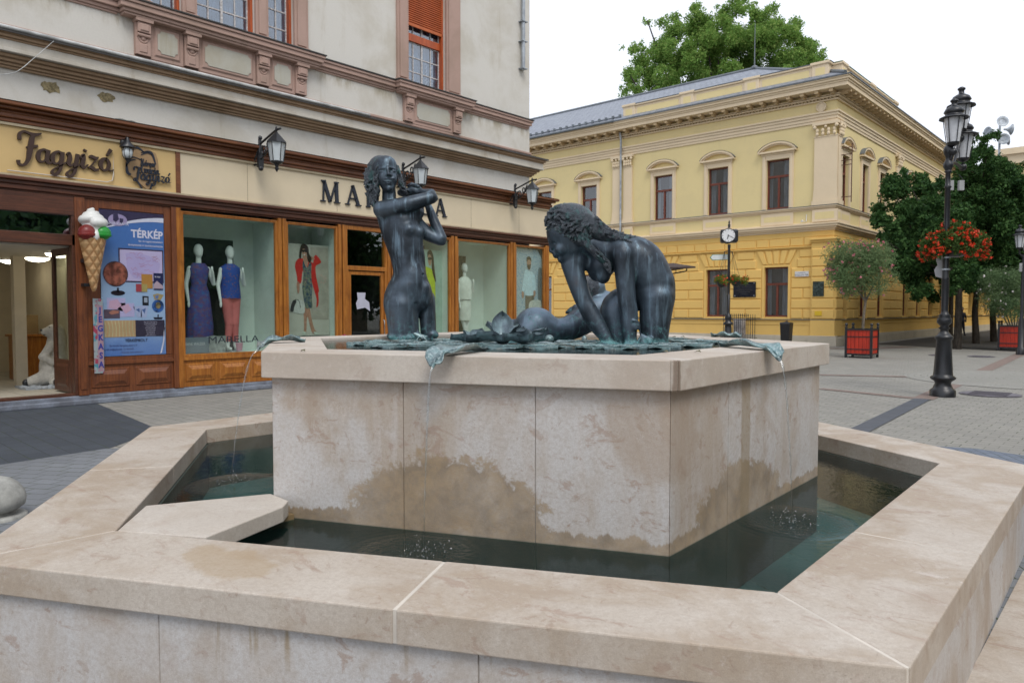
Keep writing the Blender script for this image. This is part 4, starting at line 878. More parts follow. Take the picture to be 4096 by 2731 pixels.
# pink plinth band above it, sill band
mb = MB(); mb.box(-6, YC+.02, -.05, .03, 5.98, 6.16, 0, FWL); mb.box(-6, YC+.035, -.05, .045, 6.10, 6.155, 0, FWL); mb.build('base_band', M_pink, bl, bevel=.008)
def sillband(a, b, out, nm='sill_band'):
    mb = MB(); fr_moulding(mb, FWL, a, b, [(out, 6.80, 6.84), (out+.03, 6.84, 6.90), (out+.08, 6.90, 6.99), (out+.11, 6.99, 7.045)]); mb.build(nm, M_pink, bl, bevel=.01)
    mb = MB(); mb.box(a-out-.13, b+out+.13, -.02, out+.13, 7.047, 7.072, 0, FWL); mb.build('sill_flashing', MATS.get('fl') or mat('fl', (.05, .048, .045), .6), bl)
sillband(-6, 5.05, .03); sillband(5.33, 8.86, .20); sillband(9.12, 11.24, .03); sillband(11.52, 13.44, .20); sillband(13.72, YC-.12, .03)
def console(c):
    mb = MB(); h = .13
    mb.box(c-h, c+h, 0, .10, 6.18, 6.78, 0, FWL); mb.box(c-h-.02, c+h+.02, 0, .20, 6.74, 6.80, 0, FWL); mb.box(c-h+.02, c+h-.02, .05, .17, 6.56, 6.73, 0, FWL); mb.frus(c-.08, c+.08, 6.58, 6.71, .17, .19, .015, 0, FWL)
    mb.tube([FWL(c-h+.02, .12, 6.52), FWL(c+h-.02, .12, 6.52)], .035, 8)
    pts = [FWL(c+math.cos(a)*.085, .10, 6.50+math.sin(a)*.10) for a in [math.pi+i*math.pi/8 for i in range(9)]]; mb.tube(pts, .016, 6); mb.ell(FWL(c, .09, 6.47), (.04, .05, .045), 8)
    mb.frus(c-.07, c+.07, 6.22, 6.38, .10, .115, .012, 0, FWL); return mb.build('console', M_pink, bl, bevel=.006)
for c in (5.48, 6.36, 7.82, 8.70, 11.66, 13.28): console(c)
def apanel(a, b):
    mb = MB(); mb.box(a, b, -.01, .05, 6.16, 6.80, 0, FWL); mb.frus(a+.06, b-.06, 6.22, 6.76, .05, .075, .03, 0, FWL); mb.build('apron', M_pink, bl, bevel=.004)
    n = 4; r = .06; a2, b2, z0, z1 = a+.12, b-.12, 6.29, 6.69; pts = []
    for (cx, cz, s) in ((a2, z0, 0), (b2, z0, 90), (b2, z1, 180), (a2, z1, 270)):
        for i in range(n+1): t = R(s+90-i*90/n); pts.append(FWL(cx+r*math.cos(t), .076, cz+r*math.sin(t)))
    mb = MB(); mb.ext(pts, (.01, 0, 0)); mb.build('apron_panel', M_panel, bl)
apanel(5.62, 6.22); apanel(6.50, 7.68); apanel(7.96, 8.57); apanel(11.80, 13.14)
# surrounds (pilasters)
def surround(a, b, base=True):
    mb = MB(); mb.box(a, b, 0, .07, 7.07, 10.2, 0, FWL); mb.box(a+.06, b-.06, .05, .10, 7.2, 10.2, 0, FWL)
    if base: mb.box(a-.02, b+.02, 0, .12, 7.07, 7.17, 0, FWL)
    mb.build('window_surround', M_pink, bl, bevel=.006)
for a, b in ((5.30, 5.63), (6.21, 6.49), (7.69, 7.97), (8.57, 8.90), (11.34, 11.68), (12.93, 13.42)): surround(a, b)
mb = MB(); mb.box(5.2, 9.0, 0, .16, 9.95, 10.25, 0, FWL); mb.box(11.25, 13.5, 0, .16, 9.95, 10.25, 0, FWL); mb.build('window_head', M_pink, bl)
def winL(a, b, cols, rows, shutter=0):
    f = MB(); o = -.16   # orange case
    f.box(a, a+.05, o-.06, o+.1, ZS, 9.9, 0, FWL); f.box(b-.05, b, o-.06, o+.1, ZS, 9.9, 0, FWL); f.box(a, b, o-.06, o+.1, ZS-.001, ZS+.045, 0, FWL)
    if shutter: f.box(a+.05, b-.05, o-.05, o+.03, 8.22, 8.40, 0, FWL)
    fo = f.build('window', M_orange, bl, bevel=.004)
    g_ = MB(); w = (b-a-.10)/cols
    zz = [ZS+.05, 8.21, 8.41, 9.88] if shutter else [ZS+.05, 8.62, 8.80, 9.88]
    for c in range(cols):
        x0 = a+.05+c*w; x1 = x0+w; t = .022 if (c % 2 == 0) else .012; u = .022 if (c % 2 == 1 or cols == 1) else .012
        for (z0, z1, n) in ((zz[0], zz[1], rows), (zz[2], zz[3], 3)):
            g_.box(x0, x0+t, o-.05, o-.01, z0, z1, 0, FWL); g_.box(x1-u, x1, o-.05, o-.01, z0, z1, 0, FWL)
            h = (z1-z0)/n
            for r_ in range(n+1): zc = z0+r_*h; g_.box(x0+t, x1-u, o-.048, o-.012, max(z0, zc-.013), min(z1, zc+.013), 0, FWL)
    g_.build('glazing_bars', M_peel, fo)
    p = MB(); p.box(a+.05, b-.05, o-.034, o-.030, ZS+.05, 9.88, 0, FWL); p.build('pane', M_glassw, fo)
    p = MB(); n = 30
    for i in range(n):
        x0 = a+(b-a)*i/n; p.add([FWL(x0, o-.12-.02*math.sin(i*1.3), ZS), FWL(x0+(b-a)/n, o-.12-.02*math.sin((i+1)*1.3), ZS), FWL(x0+(b-a)/n, o-.12-.02*math.sin((i+1)*1.3), 9.9), FWL(x0, o-.12-.02*math.sin(i*1.3), 9.9)], [(0, 1, 2, 3)])
    p.build('curtain', M_curt, fo)
    if shutter:
        s = MB(); z = 8.60; s.box(a+.03, b-.03, -.10, -.06, 8.56, 8.62, 0, FWL)
        k = 0
        while z < 9.9: s.frus(a+.03, b-.03, z, z+.042, -.10, -.062, .010, 0, FWL); z += .052
        s.box(a+.03, b-.03, -.115, -.10, 8.6, 9.9, 0, FWL); s.build('roller_shutter', M_shut, fo)
        for j in range(3):
            s = MB()
            for i in range(18): s.ell(FWL(12.33+j*.16+.02*math.sin(i*2.1), o-.06, ZS+.15+i*.033), (.012, .022, .010), 6)
            s.build('bead_strand', flat('bead_white', (.8, .82, .85)), fo)
winL(*winA[0], 2, 4); winL(*winA[1], 4, 4); winL(*winA[2], 2, 4); winL(*winB, 4, 3, 1); winL(1.2, 2.4, 4, 4)
mb = MB(); mb.tube(catmull([PX(-40, 300, XW+.9), PX(60, 290, XW+.8), PX(140, 230, XW+.5), PX(215, 165, XW+.42)], 6), .006, 5); mb.build('loose_wire', mat('gutter_pale', (.58, .59, .58)), bl)
# rain pipe stub at the corner
mb = MB(); mb.tube([FWL(15.86, .10, 12.6), FWL(15.86, .10, 8.42)], .055, 10); mb.build('downpipe', M_zinc, bl)
for z in (8.44, 9.2, 9.75):
    mb = MB(); mb.box(15.76, 15.98, 0, .17, z, z+.02, 0, FWL); mb.build('pipe_bracket', M_zinc, bl)
# plaster scars
rdp = random.Random(4)
for (u, v, r) in ((204, 350, .15), (425, 390, .14), (500, 488, .16), (445, 483, .10), (1040, 620, .08)):
    c = PX(u, v, XW); mb = MB(); n = 18; sc_ = (1.0, .75) if r > .12 and v < 460 else (1.4, .28)
    mb.add([FWL(c.y, .006, c.z)]+[FWL(c.y+r*sc_[0]*math.cos(2*math.pi*i/n)*rdp.uniform(.7, 1.1), .006, c.z+r*sc_[1]*math.sin(2*math.pi*i/n)*rdp.uniform(.6, 1.15)) for i in range(n)], [(0, i+1, (i+1) % n+1) for i in range(n)])
    mb.build('plaster_scar', mat('scar', (.33, .27, .15), .95, var=.4, scale=20) if v < 460 else mat('scar_grey', (.22, .22, .20), .95), bl)
# ----- wooden shopfront
pl = M_wdk
mb = MB(); mb.box(-6, 16.80, -.35, .02, 4.55, 4.60, 0, FS); fr_moulding(mb, FS, -6, 16.80, [(.05, 4.555, 4.62), (.09, 4.62, 4.69), (.07, 4.69, 4.74), (.16, 4.74, 4.79), (.24, 4.79, 4.85)], e0=False); mb.build('shop_cornice', M_cornw, bl, bevel=.014)
mb = MB(); mb.add([FS(-6, .25, 4.855), FS(17.05, .25, 4.855), FS(17.05, -.3, 4.93), FS(-6, -.3, 4.93)], [(0, 1, 2, 3)]); mb.build('shop_flashing', MATS['fl'], bl)
mb = MB(); mb.box(-6, 5.94, -.3, .0, 3.745, 4.545, 0, FS); o = mb.build('sign_board', M_cream1, bl, label='yellow painted sign board')
mb = MB(); mb.box(6.02, 16.78, -.3, .0, 3.745, 4.545, 0, FS)
o = mb.build('sign_board', M_cream2, bl, label='pale cream sign board')
mb = MB(); mb.box(5.94, 6.02, -.2, .02, 3.745, 4.55, 0, FS); mb.box(16.78, 16.84, -.5, .02, 3.745, 4.55, 0, FS); mb.build('sign_divider', M_cornw, bl)
for y in (7.35, 9.45, 11.5, 13.6, 15.5):
    mb = MB(); mb.box(y-.004, y+.004, 0, .003, 3.76, 4.53, 0, FS); mb.build('board_joint', mat('seam', (.35, .30, .22), .8), bl)
mb = MB(); mb.box(-6, 16.84, 0, .035, 4.51, 4.55, 0, FS); mb.box(-6, 16.84, 0, .05, 3.72, 3.755, 0, FS); mb.build('sign_trim', mat('trim_pale', (.50, .42, .28), .5), bl)
mb = MB(); fr_moulding(mb, FS, -6, 16.82, [(.03, 3.49, 3.52), (.06, 3.52, 3.60), (.09, 3.60, 3.66), (.14, 3.66, 3.715)], e0=False); mb.build('shop_transom', M_wdk, bl, bevel=.012)
mb = MB(); mb.box(-6, 16.84, -.30, .03, 0, .155, 0, FS); mb.box(-6, 16.84, .03, .10, 0, .09, 0, FS)
mb.build('plinth', mat('plinth_blue', (.20, .225, .27), .8, var=.4, scale=4, col2=(.115, .12, .14), bump=.4), bl, bevel=.02)
def post(a, b, m, z0=.155, z1=3.49, o=.04):
    mb = MB(); mb.box(a, b, -.2, o, z0, z1, 0, FS); 
    if b-a > .12: mb.box(a+.03, b-.03, o, o+.012, z0+.1, z1-.05, 0, FS)
    return mb.build('shop_post', m, bl, bevel=.006)
post(-6, -.2, M_wdk); post(4.235, 4.39, M_wrd); post(5.83, 5.92, M_wrd); post(5.92, 6.0, M_wam)
for a, b in ((7.99, 8.07), (8.09, 8.17), (9.45, 9.53), (9.56, 9.64), (10.82, 10.90), (10.93, 11.01), (12.86, 12.95), (12.99, 13.07), (15.11, 15.20), (15.23, 15.32), (16.64, 16.80)): post(a, b, M_wam)
for a, b in ((8.07, 8.09), (9.53, 9.56), (12.95, 12.99), (15.20, 15.23)): post(a, b, M_wdk, o=.01)
def winframe(a, b, z0, z1, m, nm, fw=.055):
    mb = MB(); mb.box(a, a+fw, -.06, .02, z0, z1, 0, FS); mb.box(b-fw, b, -.06, .02, z0, z1, 0, FS); mb.box(a+fw, b-fw, -.06, .018, z0, z0+fw, 0, FS); mb.box(a+fw, b-fw, -.06, .018, z1-fw, z1, 0, FS)
    mb.box(a+fw, b-fw, -.02, .032, z1-fw*.45, z1-fw*.2, 0, FS)
    f = mb.build(nm, m, bl, bevel=.006); p = MB(); p.box(a+fw, b-fw, -.032, -.026, z0+fw, z1-fw, 0, FS); p.build('pane', M_glass, f); return f
def niche(a, b, z0, z1, d, dark=None, mats=(None, None)):
    mb = MB(); 
    A = lambda s_, o_, z_: FS(s_, o_, z_)
    mb.add([A(a, -.04, z0), A(b, -.04, z0), A(b, -d, z0), A(a, -d, z0)], [(0, 1, 2, 3)]); mb.add([A(a, -.04, z1), A(b, -.04, z1), A(b, -d, z1), A(a, -d, z1)], [(3, 2, 1, 0)])
    mb.add([A(a, -.04, z0), A(a, -d, z0), A(a, -d, z1), A(a, -.04, z1)], [(0, 1, 2, 3)]); mb.add([A(b, -.04, z0), A(b, -d, z0), A(b, -d, z1), A(b, -.04, z1)], [(3, 2, 1, 0)])
    mb.add([A(a, -d, z0), A(b, -d, z0), A(b, -d, z1), A(a, -d, z1)], [(0, 1, 2, 3)]); mb.build('display_box', M_niche, bl)
    if dark:
        mb = MB()
        for (s0, s1, q0, q1) in dark: mb.box(s0, s1, -d+.005, -d+.03, q0, q1, 0, FS)
        mb.build('display_back', M_nichd, bl)
def wpanels(a, b, n, m, z0=.16, z1=.62):
    mb = MB(); mb.box(a, b, -.1, .0, z0, z1+.12, 0, FS); mb.box(a, b, 0, .035, z1+.04, z1+.10, 0, FS); w = (b-a)/n
    for i in range(n): mb.frus(a+i*w+.05, a+(i+1)*w-.05, z0+.10, z1-.02, -.0, .018, .015, 0, FS); mb.frus(a+i*w+.09, a+(i+1)*w-.09, z0+.14, z1-.06, .018, .05, .07, 0, FS)
    mb.build('wood_panel', m, bl, bevel=.004)
wpanels(6.0, 7.99, 3, M_wam); wpanels(8.17, 9.45, 2, M_wam); wpanels(11.01, 12.86, 3, M_wam); wpanels(13.07, 15.11, 3, M_wam); wpanels(15.32, 16.64, 2, M_wam); wpanels(4.39, 5.83, 2, M_wrd)
winframe(6.0, 7.99, .72, 3.44, M_wam, 'display_window'); niche(6.02, 7.97, .74, 3.44, .95, [(6.03, 7.50, .75, 3.05)])
winframe(8.17, 9.45, .72, 3.44, M_wam, 'display_window'); niche(8.19, 9.43, .74, 3.44, 1.0)
winframe(11.01, 12.86, .72, 3.44, M_wam, 'display_window'); niche(11.03, 12.84, .74, 3.44, 1.0, [(12.55, 12.83, .75, 3.3)])
winframe(13.07, 15.11, .72, 3.44, M_wam, 'display_window'); niche(13.09, 15.09, .74, 3.44, 1.0, [(13.10, 14.35, .75, 3.1)])
winframe(15.32, 16.64, .72, 3.44, M_wam, 'display_window'); niche(15.34, 16.62, .74, 3.44, .35)
mb = MB(); mb.box(4.39, 5.83, -.12, -.001, .742, .79, 0, FS); mb.build('panel_rail', M_wrd, bl)
# entrance door
mb = MB(); mb.box(9.64, 10.82, -.08, .02, 2.50, 2.60, 0, FS); mb.box(9.64, 9.72, -.08, .02, .16, 2.5, 0, FS); mb.box(10.74, 10.82, -.08, .02, .16, 2.5, 0, FS); mb.box(9.64, 10.82, -.08, .02, 3.40, 3.49, 0, FS); mb.box(9.64, 9.70, -.08, .02, 2.6, 3.4, 0, FS); mb.box(10.76, 10.82, -.08, .02, 2.6, 3.4, 0, FS)
dfr = mb.build('door_frame', M_wam, bl, bevel=.006)
mb = MB(); mb.box(9.73, 9.81, -.07, -.01, .18, 2.48, 0, FS); mb.box(10.65, 10.73, -.07, -.01, .18, 2.48, 0, FS); mb.box(9.81, 10.65, -.07, -.01, 2.40, 2.48, 0, FS); mb.box(9.81, 10.65, -.07, -.01, .18, .5, 0, FS)
dr = mb.build('shop_door', M_wam, bl, bevel=.006); mb = MB(); mb.box(9.81, 10.65, -.045, -.038, .5, 2.40, 0, FS); mb.build('pane', M_glass, dr)
mb = MB(); mb.tube([FS(10.69, .02, 1.0), FS(10.69, .06, 1.02), FS(10.69, .06, 1.35), FS(10.69, .02, 1.37)], .012, 6); mb.build('handle', M_zinc, dr)
mb = MB(); mb.box(9.7, 10.76, -.045, -.038, 2.6, 3.4, 0, FS); mb.build('transom_pane', M_glass, bl)
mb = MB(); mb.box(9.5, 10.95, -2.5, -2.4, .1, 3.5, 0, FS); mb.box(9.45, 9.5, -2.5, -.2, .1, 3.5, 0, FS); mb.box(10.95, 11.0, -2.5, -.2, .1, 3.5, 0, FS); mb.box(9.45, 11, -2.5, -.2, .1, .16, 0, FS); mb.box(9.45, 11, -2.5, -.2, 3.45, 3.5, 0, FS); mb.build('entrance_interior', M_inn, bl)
# a sheet of paper on the door
mb = MB(); mb.add([FS(9.98, -.03, 1.62), FS(10.2, -.03, 1.66), FS(10.34, -.03, 1.58), FS(10.32, -.03, 1.78), FS(10.2, -.03, 1.86), FS(10.22, -.03, 2.0), FS(9.98, -.03, 2.0), FS(10.0, -.03, 1.85), FS(9.95, -.03, 1.76)], [tuple(range(9))]); mb.build('paper_notice', flat('paper_grey', (.45, .46, .55)), None, label='grey paper notice taped inside the glass of the shop door', cat='notice')
# ice cream shop: open doorway and bright room
M_room = mat('room_cream', (.62, .54, .40), .8, var=.06); M_tile2 = paving('floor_tiles', (.50, .46, .38), (.46, .42, .35), (.25, .23, .2), 0, .4, .4)
mb = MB(); y0, y1, dp = -.2, 5.05, -6.5
for (a, b, c, d, e, f) in ((y0, y1, dp-.1, dp, .16, 3.0), (y0-.1, y0, dp, -.25, .16, 3.0), (4.42, 4.52, -.5, -.25, .16, 3.0), (5.0, 5.1, dp, -1.4, .16, 3.0), (4.52, 5.05, -1.45, -1.35, .16, 3.0)): mb.box(a, b, c, d, e, f, 0, FS)
mb.box(3.95, 4.14, -2.65, -2.45, .16, 2.62, 0, FS); mb.build('shop_room', M_room, bl)
mb = MB(); mb.box(y0, y1, dp, -.22, 2.66, 2.8, 0, FS); mb.build('ceiling', mat('ceil_white', (.66, .62, .54), .8, var=.04), bl)
mb = MB(); mb.box(y0, 5.0, dp, -.30, .10, .165, 0, FS); mb.build('tile_floor', M_tile2, bl)
M_lamp = emit('ceiling_lamp_glow', (1, .93, .72), 7)
for i, (a, o) in enumerate(((4.40, -4.37), (4.54, -3.17), (4.46, -1.6), (1.6, -4.6), (1.4, -2.2))):
    e = empty('ceiling_lamp', FS(a, o, 2.66), ['round glowing ceiling lamp at the left in the ice cream shop', 'round glowing ceiling lamp in the middle of the ice cream shop', 'round glowing ceiling lamp nearest the open door leaf', 'glowing ceiling lamp deep inside at the far left of the ice cream shop', 'glowing ceiling lamp near the front far left of the ice cream shop'][i], 'ceiling lamp', 'ceiling lamps in the ice cream shop')
    c = FS(a, o, 2.66); mb = MB(); mb.lathe([(.22, -.01), (.20, -.05), (.12, -.085), (.02, -.10)], c, 20); mb.build('glass_dome', M_lamp, e); mb = MB(); mb.lathe([(.24, -.0), (.24, -.02), (.21, -.02)], c, 20); mb.build('rim', flat('lamp_white', (.8, .8, .78)), e)
# door frame of the ice cream shop, open leaf and transom window
mb = MB(); mb.box(-.2, 4.235, -.15, .02, 2.68, 2.86, 0, FS); mb.box(-.2, 4.235, -.15, .03, 3.18, 3.49, 0, FS); mb.box(4.19, 4.235, -.15, .02, .16, 3.2, 0, FS); mb.box(-.2, -.1, -.15, .02, .16, 3.2, 0, FS); mb.box(-.2, 4.235, -.16, .01, .155, .20, 0, FS); mb.build('door_frame', M_wdk, bl, bevel=.006)
mb = MB(); mb.box(-.1, 4.19, -.06, -.05, 2.86, 3.18, 0, FS); mb.build('transom_pane', glass('transom_glass', (.5, .6, .75), 1.5, .3), bl)
fo = FR(FS(4.19, -.16, 0), (-.50, 0, 0), (0, -1, 0))
FD = FR(FS(4.185, -.16, 0), Vector((-1, -.03, 0)).normalized(), Vector((.03, -1, 0)).normalized())
mb = MB(); mb.box(0, .10, -.05, 0, .2, 2.66, 0, FD); mb.box(.72, .82, -.05, 0, .2, 2.66, 0, FD); mb.box(.1, .72, -.05, 0, .2, .75, 0, FD); mb.box(.1, .72, -.05, 0, 2.54, 2.66, 0, FD); mb.frus(.15, .67, .28, .68, 0, .02, .05, 0, FD)
dl = mb.build('open_door_leaf', M_wdk, bl, bevel=.005); mb = MB(); mb.box(.1, .72, -.03, -.022, .75, 2.54, 0, FD); mb.build('pane', M_glass, dl)
# ---------------------------------------------------------------- shop things: lanterns, signs, dummies, posters
def wall_lantern(y, zt, label):
    e = empty('wall_lantern', (0, 0, 0), label, 'wall lantern', 'iron wall lanterns above the shop sign')
    m = MB()   # bracket: x out, z up, local
    m.tube([(0, 0, -.08), (.0, 0, .36)], .036, 8); m.box(-.03, .05, -.055, .055, -.20, .08); m.ell((.03, 0, -.22), (.055, .055, .05), 8); m.ell((.02, 0, .38), (.045, .045, .045), 8)
    m.tube([(.0, 0, .26), (.76, 0, .44), (.94, 0, .44)], .022, 8); m.tube([(-.16, -.05, -.05), (.02, 0, .26)], .014, 6)
    for cx_, cz_, r_, dr in ((.17, .10, .12, 1), (.40, .22, .10, -1)): m.tube([(cx_+r_*math.cos(dr*t)*(1-t/9), 0, cz_+r_*math.sin(dr*t)*(1-t/9)) for t in [i*.45 for i in range(16)]], .018, 6)
    m.tube([(.04, 0, -.04), (.22, 0, .02), (.38, 0, .10), (.54, 0, .34)], .016, 6)
    m.tube([(0, 0, -.15), (-.42, 0, -.10)], .025, 6); m.xf(Matrix.Diagonal((.82, 1, 1, 1)))
    m.build('bracket', M_iron, e)
    cx = .62; m = MB(); m.lathe([(.015, .50), (.03, .44), (.02, .40), (.05, .36), (.10, .31), (.20, .20), (.205, .185)], (cx, 0, 0), 6, smooth=False); m.lathe([(.13, -.16), (.12, -.19), (.05, -.22), (.03, -.27), (.045, -.30), (.01, -.36)], (cx, 0, 0), 6, smooth=False)
    for k in range(6):
        t = R(60*k); m.tube([(cx+.175*math.cos(t), .175*math.sin(t), .19), (cx+.125*math.cos(t), .125*math.sin(t), -.165)], .009, 4)
    m.build('lantern_frame', M_iron, e)
    m = MB(); m.lathe([(.165, .185), (.115, -.165)], (cx, 0, 0), 6, smooth=False, rot=R(30)); m.build('lamp_glass', MATS.get('frost') or mat('frost', (.55, .60, .62), .35, var=.05, bump=0), e)
    e.location = (XS+.22, y, zt-.50)
    return e
def ylan(u): return u
for (u, v, lab) in ((1040, 600, 'black iron wall lantern nearest the ice cream logo'), (1612, 700, 'black iron wall lantern behind the standing woman\'s head'), (2060, 770, 'black iron wall lantern at the building\'s right corner')):
    p = PX(u, v, XS+.22); wall_lantern(p.y, PX(u+70, {600: 508, 700: 622, 770: 712}[v], XS+.84).z, lab)
# small globe lantern on the logo
e = empty('logo_lamp', (0, 0, 0), 'small dark carriage lamp fixed beside the cone logo', 'wall lamp'); m = MB()
m.tube([(0, 0, -.15), (.02, 0, .02), (.08, 0, .12), (.16, 0, .14), (.2, 0, .08)], .018, 8); m.ell((0.02, 0, .08), (.06, .07, .07), 8); m.lathe([(.02, .14), (.05, .06), (.13, -.02), (.13, -.035)], (.2, 0, 0), 10); m.lathe([(.06, -.22), (.03, -.26), (.02, -.30)], (.2, 0, 0), 8)
for k in range(6): t = R(60*k); m.tube([(.2+.10*math.cos(t), .10*math.sin(t), -.03), (.2+.06*math.cos(t), .06*math.sin(t), -.22)], .006, 4)
m.build('lamp_body', M_iron, e); m = MB(); m.ell((.2, 0, -.12), (.085, .085, .11), 10); m.build('lamp_glass', MATS['frost'], e); e.location = FS(5.02*1.0, .0, 4.33) if False else PX(492, 590, XS)
# letters
M_let = mat('letter_brown', (.052, .028, .020), .5, var=.1, bump=0); M_letb = mat('letter_blue_black', (.020, .026, .040), .4, var=.1, bump=0)
FSs = FR((XS, 0, 0), (0, 1, 0), (1, 0, 0))
# script letters: each letter = list of strokes [(pts),(widths)] in em units (x right, y up; x-height .5)
SCR = {
 'F': [([(-.02, -.02), (.02, -.16), (.20, -.16), (.34, .02), (.40, .35), (.46, .75), (.52, .92)], [.13, .10, .10, .14, .19, .18, .12]), ([(.0, .70), (.0, .90), (.16, 1.0), (.42, .95), (.62, .95), (.82, 1.02)], [.14, .12, .08, .12, .13, .05]), ([(.26, .46), (.44, .50), (.70, .56)], [.05, .10, .10])],
 'a': [([(.44, .38), (.30, .47), (.12, .38), (.06, .18), (.14, .03), (.30, .06), (.42, .24)], [.10, .08, .13, .16, .10, .07, .06]), ([(.46, .47), (.42, .24), (.42, .06), (.52, .01), (.66, .12)], [.15, .15, .14, .09, .05])],
 'g': [([(.44, .38), (.30, .47), (.12, .38), (.06, .18), (.14, .03), (.30, .06), (.42, .24)], [.10, .08, .13, .16, .10, .07, .06]), ([(.46, .47), (.42, .1), (.36, -.22), (.18, -.38), (.06, -.30), (.16, -.16), (.42, -.02), (.62, .12)], [.15, .15, .12, .12, .10, .05, .05, .05])],
 'y': [([(.04, .40), (.14, .46), (.18, .30), (.14, .10), (.24, .02), (.38, .14)], [.06, .12, .16, .15, .08, .05]), ([(.50, .47), (.44, .1), (.38, -.22), (.20, -.38), (.08, -.30), (.18, -.16), (.44, -.02), (.62, .12)], [.15, .15, .12, .12, .10, .05, .05, .05])],
 'i': [([(.02, .34), (.14, .47), (.16, .34), (.12, .10), (.20, .0), (.36, .14)], [.05, .12, .16, .15, .09, .05]), ([(.20, .62), (.23, .68)], [.13, .13])],
 'z': [([(.06, .42), (.14, .46), (.34, .42), (.44, .47)], [.06, .13, .12, .05]), ([(.44, .46), (.24, .22), (.06, .02)], [.06, .05, .06]), ([(.05, .02), (.16, .06), (.34, -.02), (.50, .04)], [.06, .14, .13, .05])],
 'o': [([(.30, .46), (.12, .40), (.05, .20), (.16, .02), (.34, .06), (.42, .26), (.32, .44), (.24, .46)], [.09, .14, .16, .09, .11, .15, .09, .07]), ([(.36, .40), (.50, .30), (.62, .34)], [.05, .05, .05])],
 'ó': [([(.30, .46), (.12, .40), (.05, .20), (.16, .02), (.34, .06), (.42, .26), (.32, .44), (.24, .46)], [.09, .14, .16, .09, .11, .15, .09, .07]), ([(.32, .58), (.48, .82)], [.09, .15]), ([(.38, .10), (.50, .02), (.62, .08)], [.05, .06, .03])],
 'r': [([(.02, .36), (.12, .46), (.14, .28), (.12, .02)], [.05, .10, .15, .14]), ([(.14, .26), (.26, .44), (.38, .44), (.40, .36)], [.05, .07, .12, .12])],
 'á': [([(.44, .38), (.30, .47), (.12, .38), (.06, .18), (.14, .03), (.30, .06), (.42, .24)], [.10, .08, .13, .16, .10, .07, .06]), ([(.46, .47), (.42, .24), (.42, .06), (.52, .01), (.62, .1)], [.15, .15, .14, .09, .05]), ([(.34, .60), (.48, .80)], [.08, .13])],
 'm': [([(.02, .36), (.12, .46), (.12, .2), (.10, .01)], [.05, .12, .13, .13]), ([(.12, .22), (.26, .46), (.34, .36), (.30, .01)], [.05, .08, .13, .13]), ([(.32, .22), (.46, .46), (.56, .36), (.52, .06), (.62, .02)], [.05, .08, .13, .13, .04])],
 'c': [([(.40, .36), (.30, .46), (.12, .38), (.06, .18), (.16, .02), (.32, .04), (.44, .14)], [.13, .08, .14, .15, .10, .07, .04])],
 'H': [([(.02, .72), (.12, .92), (.30, .90), (.26, .5), (.18, .1), (.04, -.02)], [.08, .07, .12, .15, .14, .06]), ([(.66, .98), (.56, .7), (.50, .3), (.56, .0), (.70, .06)], [.07, .14, .15, .10, .04]), ([(.12, .44), (.34, .52), (.60, .46)], [.05, .09, .05])],
 'G': [([(.66, .82), (.56, .96), (.30, .92), (.08, .60), (.10, .16), (.32, .0), (.54, .10), (.62, .40)], [.13, .08, .09, .15, .17, .09, .10, .13]), ([(.40, .42), (.60, .46), (.76, .40)], [.05, .10, .05]), ([(.62, .40), (.58, .10), (.66, .0)], [.13, .13, .05])],
}
ADV = {'F': .66, 'a': .56, 'g': .58, 'y': .58, 'i': .34, 'z': .50, 'ó': .60, 'o': .5, 'r': .40, 'á': .56, 'm': .60, 'c': .42, 'H': .70, 'G': .74}
def script(word, y0, z0, em, o0, o1, m, parent, sx=1., slant=.22, name='letter'):
    x = y0
    for ch in word:
        mb = MB()
        for j, (pts, w_) in enumerate(SCR[ch]): stroke(mb, [(x+(p[0]+p[1]*slant*.3)*em*sx, z0+p[1]*em) for p in pts], [q*em*.86 for q in w_], FSs, o0, o1-.0015*j)
        mb.build(name, m, parent); x += ADV[ch]*em*sx
    return x
sg = empty('script_sign', FS(4, 0, 4), 'raised brown script letters Fagyizó on the yellow board', 'shop sign')
script('Fagyizó', 3.46, 3.99, .455, .0, .05, M_let, sg, .80)
sgl = empty('logo_sign', FS(5.4, 0, 4), 'cone shaped brown logo sign with small script words Három Grácia Fagyizó', 'logo sign')
# logo: flat cone with scoops
def Lg(u, v): p = PX(u, v, XS); return (p.y, p.z)
M_lg = mat('logo_tan', (.36, .235, .12), .6, var=.1, bump=0)
out = [(501, 655), (505, 690), (525, 715), (590, 800), (608, 790) if False else (600, 765)]
outl = [Lg(*p) for p in [(500, 640), (505, 690), (540, 720), (582, 757), (604, 757), (618, 715), (630, 690), (631, 665), (628, 640), (620, 615), (590, 600), (560, 592), (530, 598), (510, 615)]]
mb = MB(); mb.ext([FS(a, .003, z) for a, z in outl], (.03, 0, 0)); mb.build('logo_board', M_lg, sgl)
mb = MB()
for pts, w_ in (([(520, 603), (545, 592), (575, 612)], [.01, .04, .01]), ([(560, 612), (600, 612), (619, 660)], [.01, .04, .02]), ([(510, 640), (530, 630), (560, 640)], [.03, .02, .01]), ([(560, 622), (585, 612), (605, 622)], [.01, .03, .01]), ([(502, 650), (506, 690), (520, 700)], [.02, .05, .03]), ([(535, 712), (555, 740), (565, 757)], [.03, .03, .03]), ([(605, 735), (598, 757)], [.03, .03]), ([(500, 668), (515, 645), (540, 640)], [.02, .03, .01])): stroke(mb, [Lg(*p) for p in pts], w_, FS, .034, .044)
mb.build('logo_outline', M_letb, sgl)
a, z = Lg(556, 662); script('Három', a, z, .125, .036, .055, M_letb, sgl, .74); a, z = Lg(560, 692); script('Grácia', a, z, .165, .036, .056, M_letb, sgl, .62); a, z = Lg(531, 716); script('Fagyizó', a, z, .215, .036, .058, M_letb, sgl, .78)
